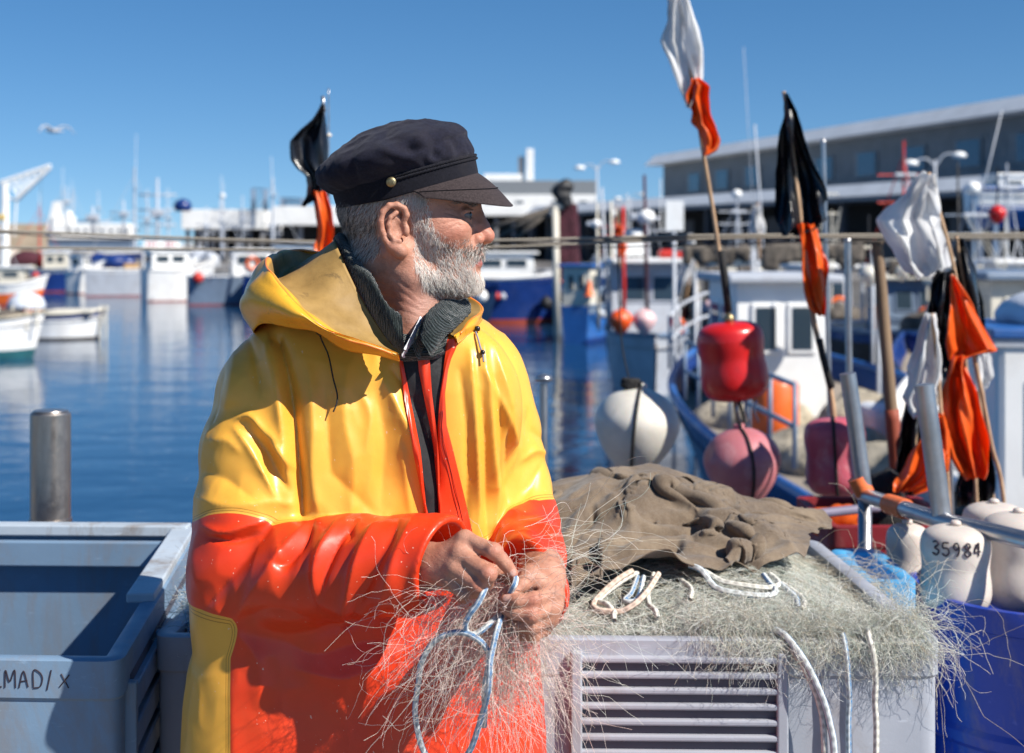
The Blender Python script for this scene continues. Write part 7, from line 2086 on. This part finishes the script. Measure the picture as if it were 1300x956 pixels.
# ---- buildings on the right
m_clad = mat('grey_metal_cladding', (.17, .185, .20), .55, .3, var=.12, vscale=.8, bump=.15, bscale=3)
m_bluewin = NT('upper_window_glass'); m_bluewin.b.inputs['Base Color'].default_value = (.03, .10, .17, 1); m_bluewin.b.inputs['Roughness'].default_value = .15; m_bluewin = m_bluewin.m
A_, B_2 = np.array([at(828, 144)[0], 144]), np.array([at(1420, 77)[0], 77])
d_ = B_2 - A_; Lb = np.linalg.norm(d_); ang = math.atan2(d_[1], d_[0])
Htop = zat(197, 144)
e_ = empty('warehouse', (A_[0], A_[1], 0), rz=ang, label='long two-storey grey warehouse with white roof edge and blue windows on the right', cat='building')
zlow, zcan = 5.4, zat(262, 150)
MB().box((Lb / 2, 6.2, (zcan + Htop - .9) / 2), (Lb, 10, Htop - .9 - zcan)).build('upper_wall', m_clad, e_)
MB().prism([(-.6, Htop - 1.05), (11.5, Htop - 1.05), (11.5, Htop - .1), (.75, Htop), (.55, Htop)], -.8, Lb + .8, 0, 'x').build('roof', m_fascia, e_)
mb = MB()
for x_ in np.arange(.5, Lb, .55): mb.box((x_, 1.185, (zcan + Htop - .9) / 2), (.06, .03, Htop - .9 - zcan - .06))
mb.build('cladding_ribs', m_clad, e_)
for x_ in np.linspace(8, Lb - 3, 10):
    w_ = MB().box((x_, 1.15, Htop - 3.1), (3.4, .10, 1.9), bev=.02).build('window', m_clad, e_)
    MB().box((x_ + .2, 1.12, Htop - 3.1), (2.6, .10, 1.7)).build('pane', m_bluewin, w_)
# canopy and ground floor, further out and running on to the left
A2, B2_ = np.array([at(640, 156)[0], 156]), np.array([at(1440, 71)[0], 71])
d2 = B2_ - A2; L2 = np.linalg.norm(d2); ang2 = math.atan2(d2[1], d2[0])
e2 = empty('fish_market', (A2[0], A2[1], 0), rz=ang2, label='long market hall with pale canopy edge over dark openings, in front of the warehouse', cat='building')
MB().prism([(-.3, zcan - .85), (7, zcan - .85), (7, zcan - .1), (.8, zcan), (.6, zcan)], 0, L2, 0, 'x').build('canopy', m_fascia, e2)
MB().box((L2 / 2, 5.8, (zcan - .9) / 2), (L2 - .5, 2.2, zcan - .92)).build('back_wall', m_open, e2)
MB().box((L2 / 2, 3.4, zcan - 1.0), (L2 - .3, 6.8, .28), bev=.03).build('beam', m_gblue, e2)
for x_ in np.linspace(1, L2 - 1, 15):
    MB().box((x_, .6, (zcan - .9) / 2), (.45, .45, zcan - .9), bev=.03).build('column', mat('dark_column_paint', (.07, .07, .08), .7), e2)
for x_ in np.linspace(4, L2 - 4, 12):
    MB().box((x_, 4.66, 1.9), (2.6, .08, 3.6)).build('shutter', mat('grey_shutter', (.10, .105, .12), .5, .3, bump=.3, bscale=10, stretch=(.1, .1, 2)), e2)
tag(MB().box((68, 131, -1.51), (132, 130, 2.92), bev=.03).build('market_quay', m_conc), kind='structure')
# white building with tower, centre
e_, w_, h_ = block('terminal_building', 600, 758, 247, 300, 205, 14, m_fascia, 'low white building with grey roof band and a slim white tower', 'building', zb=-.05)
Ht = zat(229, 205) - zat(247, 205)
MB().box((-.3, 7, h_ + Ht / 2), (w_ + .3, 13.6, Ht - .01), bev=.05).build('roof_band', mat('roof_grey', (.20, .22, .24), .7), e_)
for x_ in (-6.5, -2.2, 3.0, 7.0): MB().box((x_, -.02, h_ - 1.1), (1.1, .1, .35)).build('window', m_glass, e_)
tx = (667 - 679) / FPX * 205
MB().box((tx + .7, 6, h_ + Ht + 2.45), (1.1, 2.2, 4.9), bev=.1).build('tower', m_white, e_)
MB().box((tx - .55, 6.4, h_ + Ht + 1.9), (.9, 1.8, 3.8), bev=.1).build('tower_side', m_colg, e_)
MB().box((tx - 3.3, 6, h_ + Ht + .55), (5.6, 5, 1.1), bev=.1).build('roof_plant', m_white, e_)
shed('pale-roofed low hall behind the cap brim, left of the market hall', 560, 722, 262, 274, 330, 150, 14, 8)

# ---- lamp posts, masts, sign in the middle
def lamp(label, u, v0, Y, two=True):
    b_ = at(u, Y, 0 if Y > 60 else WATER_Z); H = zat(v0, Y) - b_[2]
    e_ = empty('street_lamp', b_.tolist(), label=label, cat='street lamp', group='quay lamps')
    MB().tube([(0, 0, 0), (0, 0, H)], [.10, .05], 10).build('post', m_lgrey, e_, smooth=True)
    arms = ((1, .25), (-1, -.1)) if two else ((1, .2),)
    for sx_, dz_ in arms:
        MB().tube(spline(np.array([(0, 0, H - .3), (sx_ * .4, 0, H + .1 + dz_ * .5), (sx_ * 1.0, 0, H + dz_)]), 10), .04, 6).build('arm', m_lgrey, e_, smooth=True)
        MB().lathe([(.0001, -.12), (.28, -.10), (.34, .0), (.22, .12), (.0001, .16)], (sx_ * 1.05, 0, H + dz_ - .05), 14, flat=.6).build('lamp_head', m_white, e_, smooth=True)
lamp('double-headed quay lamp left of the grey warehouse', 758, 210, 86)
lamp('double-headed quay lamp in front of the warehouse, above the white tent-like flag', 1187, 203, 62)
lamp('single quay lamp with drooping heads left of the warehouse corner', 800, 250, 120)
def whip(label, pts, Y, r, m, dome=None):
    b_ = P(pts[-1][0], pts[-1][1], Y); e_ = empty('boat_mast', b_.tolist(), label=label, cat='mast', group='thin masts in front of the market hall')
    MB().tube([P(u, v, Y) for u, v in pts], [r * .6] * (len(pts) - 1) + [r], 8).build('spar', m, e_, smooth=True, world=True)
    if dome:
        MB().lathe([(.0001, -dome * .75), (dome * .8, -dome * .6), (dome, 0), (dome * .8, dome * .6), (.0001, dome * .75)], P(dome and pts[0][0], dome and (pts[0][1] if len(pts[0]) < 3 else pts[0][2]), Y), 16).build('dome', m_white, e_, smooth=True, world=True)
whip('thin tan mast left of the lamp post', [(758, 258), (760, 420)], 26, .030, m_cream)
whip('slender leaning mast below the double lamp', [(764, 238), (772, 420)], 26, .035, m_lgrey)
whip('second slender mast beside the leaning one', [(776, 255), (778, 420)], 26.4, .035, m_cream)
whip('mast with a red band rising over the orange streamer', [(818, 222), (822, 420)], 25, .040, m_maroon)
whip('orange-banded mast above the grey cabin', [(791, 262), (792, 420)], 25.5, .045, m_redp)
whip('thin mast left of the tall black flag', [(958, 158), (968, 300), (974, 470)], 20, .022, m_lgrey)
whip('faint halyard mast crossing the warehouse on the right', [(1272, 140), (1248, 240), (1232, 420)], 16, .014, m_lgrey)
whip('thin line of a mast in the sky right of the white and orange flag', [(944, 60), (952, 200), (968, 470)], 21, .008, m_lgrey)
whip('dark whip mast right of the tent-like flag', [(1216, 205), (1217, 420)], 14, .016, m_black)
for (u, v, Y, r, lb) in ((757, 284, 25.5, .10, 'small white radar dome beside the thin masts'), (820, 275, 24.8, .16, 'white radar dome on the red-banded mast'), (806, 298, 24.9, .14, 'lower white searchlight beside the orange-banded mast')):
    e_ = empty('radar_dome', P(u, v, Y).tolist(), label=lb, cat='radar dome', group='radar domes on the masts')
    MB().lathe([(.0001, -r * .8), (r * .8, -r * .62), (r, -.1 * r), (r * .85, r * .5), (.0001, r * .8)], (0, 0, 0), 20).build('shell', m_white, e_, smooth=True)
    MB().box((-r * 1.3, 0, 0), (r * 1.0, r * .8, r * .8), bev=r * .2).build('housing', m_lgrey, e_)
Ys = 34; b_ = at(856, Ys, WATER_Z)
e_ = empty('sign', b_.tolist(), label='blank white rounded sign plate on a post in front of the market hall', cat='sign')
MB().tube([(0, 0, 0), (0, 0, zat(292, Ys) - WATER_Z)], .05, 10).build('post', m_lgrey, e_, smooth=True)
mb = MB(); sx, sz = px(23, Ys), px(38, Ys); mb.box((0, -.05, zat(274, Ys) - WATER_Z), (sx, .05, sz), bev=.0); mb.build('plate', m_white, e_)

# ---- blue trawler in the centre
e_, R = boat('royal blue trawler with red waterline and white wheelhouse, right of the man\'s face', 574, 50, 2, 4.1, 2.4, 1.55, (m_navy, m_white, m_boot, m_deck), None, rake=.35, stripe=.05, boot=.2, sheer=.2, fine=4)
wheelhouse(e_, .8, 0, 1.5, 1.9, 2.1, .95, m_white, m_white, 3, 2); railing(e_, [(2.9, -1.0, 1.65), (3.3, -.95, 1.68), (3.7, -.7, 1.72), (4.0, -.2, 1.75)], .25)
fender(e_, 1.55, -1.22, 1.0, .13, m_redp); fender(e_, 1.75, -1.22, 1.0, .12, m_lgrey); fender(e_, 3.25, -1.05, .75, .24, m_black); lifering(e_, (3.9, -.35, 1.6), (0, -1, 0), .13)  # black fender stands in for the dark shadow at the bow
e_, R = boat('grey-blue boat whose side shows between the man\'s chin and the blue trawler', 520, 46, -3, 2.9, 2.0, 1.3, (m_gblue, m_navy, m_boot, m_deck), None, rake=.4, sheer=.15)
fender(e_, 2.4, -.85, 1.15, .2, m_white)
# gantry with nets
Yg = 44; e_ = empty('net_gantry', at(703, Yg, WATER_Z).tolist(), label='tan gantry post carrying a black net bundle and a maroon net curtain', cat='gantry')
zg = lambda v: zat(v, Yg) - WATER_Z; sg_ = Yg / FPX
MB().tube([(4 * sg_, 0, 0), (2 * sg_, 0, zg(262))], .11, 10).build('post', m_cream, e_, smooth=True)
MB().tube([(-4 * sg_, 0, zg(266)), (20 * sg_, -.05, zg(258))], .09, 8).build('crossbar', m_cream, e_, smooth=True)
for k_, (a_, b_) in enumerate((((0, 262), (-70, 300)), ((-6, 268), (-52, 306)), ((-2, 264), (-90, 292)))):
    MB().tube([(a_[0] * sg_, .1 * k_, zg(a_[1])), (b_[0] * sg_, .2, zg(b_[1]))], .08, 6).build('boom', m_netg, e_, smooth=True)
s_ = SDF(); c0 = np.array([12 * sg_, 0, zg(243)])
for dx_, dz_, r_ in ((-.1, .05, .26), (.12, .15, .24), (.02, -.2, .25), (.1, -.35, .2), (-.15, -.1, .2)): s_.u(ell(c0 + [dx_, 0, dz_], (r_, r_ * .8, r_ * .9)), .1)
bv, bf = s_.mesh(c0 - .9, c0 + .8, .05); bn = vnormals(bv, bf); mesh_obj('net_bundle', bv + bn * (.05 * vnoise(bv, 7, 3))[:, None], bf, m_black, e_)
s_ = SDF(); 
for dx_ in (8, 14, 20, 26): s_.u(cone((dx_ * sg_, .2, zg(262)), (dx_ * sg_ + .05, .2, zg(352)), .12, .17), .06)
bv, bf = s_.mesh(np.array([-.2, -.3, zg(356)]), np.array([1.1, .7, zg(256)]), .05); bn = vnormals(bv, bf); mesh_obj('net_curtain', bv + bn * (.03 * vnoise(bv * [1, 1, .3], 9, 3))[:, None], bf, m_maroon, e_)
# boats to the right of it
e_, R = boat('slim blue boat with tall cream cabin and an orange cone on it', 730, 40, 70, 3.0, 1.1, 1.0, (m_blue, m_gblue, m_navy, m_deck), None, rake=.4, stripe=.2)
wheelhouse(e_, .1, 0, .8, .8, .9, 1.35, m_cream, m_blue, 2, 1); MB().lathe([(.16, 0), (.11, .05), (.04, .42), (.0001, .44)], (.05, -.4, 1.35), 14).build('cone', m_org, e_, smooth=True, sharp=40)
fender(e_, .2, -.62, .9, .1, m_white); fender(e_, .5, -.66, .8, .11, m_lgrey)
Yw = 25
e_, R = boat('grey-blue boat pointing its bow at the quay, with a slanting grey cabin', 812, 24.2, 94, 5.2, 1.5, 1.15, (m_lgrey, m_lgrey, m_gblue, m_deck, m_gblue), None, rake=.5, sheer=.1, stripe=.12)
e_.rotation_euler = (0, 0, R_(-92)); e_.location = tuple(at(812, 29.0))
s_.ops = []
wheelhouse(e_, 1.4, 0, 1.0, 1.35, 1.9, 1.45, m_lgrey, m_white, 2, 1, rake=.35, roof=.10)
MB().box((2.1, -.30, 2.72), (1.0, .62, .28), bev=.04).build('roof_locker', m_white, e_); MB().box((2.4, .45, 2.62), (.5, .45, .16), bev=.05).build('net_roll', m_redp, e_)
mast(e_, 1.2, .1, 2.4, 1.2, .03, 1, m_lgrey, seed=55)
for u, v, m, lb in ((788, 408, m_florange, 'orange round float lying on the bow of the boat with the slanting cabin'), (818, 408, m_flpale, 'pale pink round float beside the orange one on the bow')):
    e_ = empty('float', P(u, v, 23.6).tolist(), label=lb, cat='float', group='round floats on the bow')
    MB().lathe(smooth_prof(pearp(px(15, 23.6))), (0, 0, 0), 24).build('shell', m, e_, smooth=True)
# small marker flags standing on that boat
def smalldan(label, pole_, flags_, Y):
    b_ = P(pole_[-1][0], pole_[-1][1], Y); e_ = empty('marker_buoy', b_.tolist(), label=label, cat='marker buoy', group='marker buoys standing on the boats')
    MB().tube(spline(np.array([P(u, v, Y) for u, v in pole_]), 14), .018, 7).build('pole', m_stick, e_, smooth=True, world=True)
    for i_, (nm, rows, mm) in enumerate(flags_): flag(nm, rows, Y - .05 - .02 * i_, mm, e_, .10, 1.3, 60 + i_ + int(pole_[0][0]))
smalldan('small marker flags, orange, above the grey cabin behind the two ropes', [(783, 262), (788, 340)], [('orange_flag', [(285, 782, 788), (300, 782, 792), (315, 784, 797), (325, 786, 794)], m_fo)], 24)
smalldan('white, black and orange marker flags bunched right of the grey cabin', [(880, 300), (874, 360), (862, 425)], [('white_flag', [(298, 876, 880), (320, 872, 884), (345, 862, 880), (365, 858, 874), (380, 860, 866)], m_fw), ('black_flag', [(362, 868, 876), (380, 862, 876), (400, 856, 874), (414, 858, 866)], m_fk), ('orange_flag', [(398, 852, 862), (410, 850, 872), (422, 856, 866)], m_fo)], 22)
smalldan('tall cream rolled flag right of the bunched marker flags', [(884, 330), (886, 425)], [('white_flag', [(335, 880, 884), (360, 876, 886), (400, 874, 888), (424, 876, 888)], m_flwhite)], 22.4)
smalldan('little white streamer left of the tall black flag', [(962, 258), (964, 330)], [('white_flag', [(262, 958, 963), (275, 954, 967), (290, 952, 970), (300, 958, 968)], m_fw)], 18)

# ---- big boat lying alongside on the right
e_ = empty('fishing_boat', (3.55, 6.6, WATER_Z), rz=R_(93), label='large blue and grey boat alongside, its side behind the pink floats', cat='fishing boat')
R = hull(e_, 12.5, 3.2, 1.12, (m_gblue, m_navy, m_navy, m_deck, m_blue), rake=1.0, stripe=.22, sheer=.42, transom=.9, fine=3)
wheelhouse(e_, 8.0, .35, .95, .95, 1.6, 1.45, m_white, m_lgrey, 2, 2, rake=.1, trim=m_white)
railing(e_, [(3.6 + k_ * .75, 1.35, 1.2) for k_ in range(7)], .6, m_gblue)
railing(e_, [(10.0, 1.2, 1.35), (10.8, .95, 1.45), (11.6, .55, 1.55), (12.2, .1, 1.62)], .6)
MB().box((4.4, .6, 1.02), (.5, .4, .14), bev=.05).build('blue_cover', m_tarpb, e_)
MB().box((6.4, -.6, 1.15), (.9, 1.3, .4), bev=.08).build('pale_cover', m_tarp, e_)
clutter(e_, [(2.2, .5, .9, 'net'), (5.2, .6, 1.0, 'net'), (10.6, .1, 1.2, 'net'), (7.4, .8, .9, 'net'), (4.2, .5, 1.0, 'net'), (6.9, -.2, 1.0, 'net'), (5.0, -.8, 1.0, 'net'), (3.2, .2, 1.0, 'drum'), (6.1, .9, 1.0, 'drum'), (9.8, .4, 1.1, 'net')], 12)
mb = MB(); mb.lathe([(.1, -.6), (.45, -.6), (.45, -.55), (.2, -.5), (.2, .5), (.45, .55), (.45, .6), (.1, .6)], (4.4, -.75, 1.75), 24, axis=(0, 1, 0)); mb.build('net_reel', m_cream, e_, smooth=True, sharp=40)
s_ = SDF(); s_.u(cone((4.4, -1.2, 1.75), (4.4, -.3, 1.75), .33, .33), .05); bv, bf = s_.mesh(np.array([3.9, -1.7, 1.3]), np.array([4.9, .2, 2.2]), .04); bn = vnormals(bv, bf)
mesh_obj('wound_net', bv + bn * (.04 * vnoise(bv, 9, 3))[:, None], bf, m_netb, e_)
# second boat further right/back
e_ = empty('fishing_boat', (6.6, 9.5, WATER_Z), rz=R_(95), label='blue boat with pale gear on deck behind the orange and white flags', cat='fishing boat')
hull(e_, 11, 3.0, 1.0, (m_black, m_navy, m_navy, m_deck, m_navy), rake=1.0, sheer=.5)
wheelhouse(e_, 6.2, .2, 1.1, 1.2, 1.6, 1.3, m_cream, m_gblue, 2, 2); clutter(e_, [(1.0, .4, 1.2, 'net'), (2.0, -.3, 1.2, 'net'), (3.2, .5, 1.2, 'net'), (7.4, 0, 1.2, 'net'), (1.4, -.6, 1.2, 'drum')], 31)
railing(e_, [(.3 + k_ * .8, 1.3, 1.25) for k_ in range(5)], .7)
# white cabin boat at the right edge
e_ = empty('fishing_boat', (3.72, 6.75, WATER_Z), rz=R_(84), label='white cabin boat with a blue band, cut by the right edge of the photo', cat='fishing boat')
e_.location = (3.83, 7.15, WATER_Z)
hull(e_, 7, 2.6, 1.25, (m_white, m_white, m_teal, m_deck, m_white), rake=.8)
zz = lambda v: zat(v, 7.4) - WATER_Z
MB().box((.5, 0, (zz(655) + zz(426)) / 2), (1.0, 2.7, zz(426) - zz(655)), bev=.04).build('cabin', m_white, e_)
MB().box((.5, 0, zz(422)), (1.06, 2.76, .05), bev=.01).build('blue_band', m_blue, e_); MB().box((.5, 0, zz(433)), (1.03, 2.73, .045)).build('grey_band', m_lgrey, e_)
MB().box((-.005, .93, (zz(500) + zz(560)) / 2), (.05, .5, .5), bev=.04).build('window', m_glass, e_)
s_ = SDF(); c0 = np.array([.6, .35, zz(405)])
for dx_, dy_, r_ in ((0, .5, .26), (0, 0, .30), (.3, -.6, .26), (-.3, .2, .22)): s_.u(ell(c0 + [dx_, dy_, 0], (r_ * 1.3, r_ * 1.4, r_ * .55)), .12)
bv, bf = s_.mesh(c0 - [1.2, 1.6, .5], c0 + [1.2, 1.6, .5], .05); bn = vnormals(bv, bf)
mesh_obj('cover', bv + bn * (.03 * vnoise(bv, 6, 3))[:, None], bf, m_tarp, e_)
railing(e_, [(-.3, 1.25, .95), (-.3, .6, .95), (-.3, 0, .95), (-.3, -.6, .95), (-.3, -1.2, .95)], .42, m_black)
# boat cradle with blue-white launch on the quay beyond
e_, R = boat('white launch with blue roof stored high under the market canopy on the right', 1232, 40, 4, 3.4, 1.5, .6, (m_white, m_blue, m_blue, m_deck), None, rake=.5, sheer=.2)
e_.location = (at(1232, 40)[0], 40, zat(268, 40))
wheelhouse(e_, .6, 0, .4, 1.1, 1.6, .55, m_white, m_white, 2, 2, roof=.06)
lg = MB()
for x_ in (.5, 2.6):
    for y_ in (-.5, .5): lg.box((x_, y_, -(zat(268, 40) - WATER_Z) / 2), (.14, .14, zat(268, 40) - WATER_Z), bev=.01)
lg.build('cradle', m_gblue, e_)
# gear visible in the clutter between the boats: floats and crates standing on decks
def simple(name, label, cat, pts, group=None):
    e_ = empty(name, pts[0].tolist(), label=label, cat=cat, group=group); return e_
for (u, v, Y, r, m, lb) in ((1266, 272, 18, .11, m_flred, 'red round float right of the tent-like flag, under the canopy'), (1145, 345, 15, .09, m_flwhite, 'small white float left of the tent-like flag'), (1103, 350, 14, .10, m_flwhite, 'white float beside the wooden pole'),
                            (900, 388, 19, .07, m_flpale, 'tiny pink float between the cream flag and the red float pole')):
    e_ = empty('float', P(u, v, Y).tolist(), label=lb, cat='float', group='small floats hanging among the far gear')
    MB().lathe(smooth_prof(pearp(r)), (0, 0, 0), 20).build('shell', m, e_, smooth=True)
    MB().tube([(0, 0, r), (0, 0, r + .5)], .01, 5).build('lanyard', m_black, e_)
# nets hung on a rail between boats, just below the ropes
def hung(label, u0, u1, v0, v1, Y, m, seed):
    rj = random.Random(seed); s_ = SDF(); n_ = int((u1 - u0) / 9)
    e_ = empty('hanging_net', P((u0 + u1) / 2, v0, Y).tolist(), label=label, cat='net', group='nets hung up between the boats')
    for k_ in range(n_):
        u = u0 + (k_ + .5) * (u1 - u0) / n_; r = px(6.5, Y) * rj.uniform(.8, 1.3)
        s_.u(cone(P(u, v0 + rj.uniform(-2, 3), Y), P(u + rj.uniform(-3, 3), v1 + rj.uniform(-8, 6), Y), r, r * rj.uniform(.5, 1.2)), r * .6)
    lo, hi = P(u0 - 12, v1 + 16, Y), P(u1 + 12, v0 - 14, Y)
    bv, bf = s_.mesh(np.array([lo[0], Y - .3, lo[2]]), np.array([hi[0], Y + .3, hi[2]]), px(1.6, Y)); bn = vnormals(bv, bf)
    bv = bv + bn * (px(2.2, Y) * vnoise(bv * [1, 1, .4], 260 / Y / 2, seed))[:, None]
    mesh_obj('netting', bv, bf, m, e_, world=True)
    MB().tube([P(u0 - 14, v0 - 1, Y), P(u1 + 14, v0 - 2, Y)], px(2.2, Y), 8).build('rail', m_cream, e_, smooth=True, world=True)
    for u in (u0 - 12, u1 + 12): MB().tube([P(u, v0 - 2, Y), (P(u, v0, Y)[0], Y, WATER_Z - .2)], px(2.4, Y), 8).build('upright', m_lgrey, e_, smooth=True, world=True)
hung('grey netting bunched along a rail behind the red float pole', 868, 950, 318, 330, 20, m_netg, 3)
hung('dark netting hung below the ropes behind the tall black flag', 968, 1096, 316, 332, 19, m_netg, 5)
hung('grey-brown net folds hung right of the wooden pole', 1128, 1200, 332, 346, 15, m_netg, 8)
hung('brown-green nets hanging long behind the cream rolled flag', 895, 955, 345, 410, 21, m_netg, 11)
# ---- more small craft filling the berths between the alongside boat and the market hall
def rigging(root, x, z, h, m, seed):
    rj = random.Random(seed); mb = MB()
    for k_ in range(5):
        a_ = (x + rj.uniform(-.3, .3), rj.uniform(-.4, .4), z + h * rj.uniform(.6, 1)); mb.tube([a_, (x + rj.uniform(-2, 2), rj.uniform(-.8, .8), z + rj.uniform(0, .6))], .012, 4)
    mb.tube([(x - 1.4, -.5, z), (x - 1.4, -.5, z + h * .5), (x - 1.4, .5, z + h * .5), (x - 1.4, .5, z)], .035, 6)
    mb.build('rigging', m, root)
for q_, (lb, u, Y, rz, L, B, H, ms, wh, wm, md) in enumerate((
    ('dark-hulled boat with cream wheelhouse behind the bunched marker flags', 905, 33, -80, 6.0, 2.0, 1.2, (m_black, m_gblue, m_boot, m_deck, m_cream), (1.5, 1.2, 1.4, 1.35), m_cream, m_lgrey),
    ('navy boat with pale grey wheelhouse under the tall black flag', 985, 27, -84, 6.0, 1.9, 1.1, (m_navy, m_white, m_boot, m_deck, m_lgrey), (2.4, 1.0, 1.4, 1.3), m_lgrey, m_white),
    ('black boat with netting amidships right of the steel pole', 1075, 24, -86, 6.0, 2.0, 1.1, (m_black, m_navy, m_boot, m_deck, m_gblue), (3.0, 1.1, 1.2, 1.15), m_gblue, m_cream),
    ('grey boat with cream roof behind the stout wooden pole', 1150, 22, -88, 6.0, 1.8, 1.1, (m_gblue, m_lgrey, m_boot, m_deck, m_cream), (3.2, 1.1, 1.3, 1.1), m_lgrey, m_cream),
    ('navy boat with a white cabin top right of the tent-like flag', 1225, 26, -88, 6.0, 2.0, 1.2, (m_navy, m_white, m_boot, m_deck, m_white), (2.0, 1.2, 1.6, 1.3), m_white, m_white),
    ('dark boat with beige nets heaped high near the right edge, far berth', 1300, 21, -90, 6.0, 2.0, 1.15, (m_black, m_gblue, m_boot, m_deck, m_lgrey), (3.0, 1.0, 1.2, .9), m_gblue, m_lgrey),
    ('small maroon boat between the blue trawler and the grey cabin boat', 762, 46, -80, 5.0, 1.9, 1.1, (m_maroon, m_white, m_boot, m_deck, m_lgrey), (1.5, 1.1, 1.2, 1.2), m_white, m_lgrey))):
    e_ = empty('fishing_boat', at(u, Y + L).tolist(), rz=R_(rz), label=lb, cat='fishing boat', group='small boats berthed below the market hall')
    hull(e_, L, B, H, ms, rake=.6, sheer=.2)
    wheelhouse(e_, wh[0], 0, H - .1, wh[1], wh[2], wh[3], wm, md, 2, 2)
    mast(e_, wh[0] + .2, .1, H + wh[3] - .1, 1.6 + .5 * (q_ % 3), .035, 2, (m_lgrey, m_cream, m_redp, m_gblue)[q_ % 4], dome=(q_ % 3 == 0), whips=0, seed=200 + q_)
    rigging(e_, wh[0] + 1, H, 2.6, (m_lgrey, m_cream)[q_ % 2], 300 + q_)
    clutter(e_, [(L - 1.6, .1, H + .1, 'net'), (L - 2.4, -.4, H, 'drum'), (.6, .2, H, 'net')], 400 + q_)
    for k_ in range(2): fender(e_, L * (.5 + .2 * k_), B * .47, H * .6, .16, (m_redp, m_white, m_org, m_black)[(q_ + k_) % 4])
    lifering(e_, (wh[0] + wh[2] + .04, .2, H + wh[3] * .3), (1, 0, 0), .2)
# ---- gull
Yq = 62; e_c = P(68, 166, Yq)
s_ = SDF()
s_.u(ell(e_c, (.26, .11, .10)), .02); s_.u(ell(e_c + [-.26, 0, .03], (.09, .06, .065)), .05); s_.u(cone(e_c + [-.33, 0, .02], e_c + [-.41, 0, .0], .02, .006), .01); s_.u(cone(e_c + [.22, 0, 0], e_c + [.42, 0, .0], .06, .03), .03)
def wing(p, sy):
    q = p - e_c; t = q[:, 0] * 0 + 0
    return None
for pts in ([(-.05, -.08, .04), (-.20, -.35, .20), (-.30, -.62, .10), (-.36, -.85, -.12)], [(.0, .08, .04), (.30, .30, .22), (.52, .55, .16), (.72, .75, -.10)]):
    w_ = spline(np.array(pts), 12)
    for i in range(11): s_.u(ell(e_c + (w_[i] + w_[i + 1]) / 2, (.10 - .006 * i, .09, .022)), .04)
bv, bf = s_.mesh(e_c - [.7, 1.1, .4], e_c + [1.0, 1.1, .5], .018)
tag(mesh_obj('seagull', bv, bf, mat('gull_plumage', (.50, .50, .52), .8, var=.3, vscale=4), None), 'grey and white gull gliding in the sky at the upper left', 'seagull')
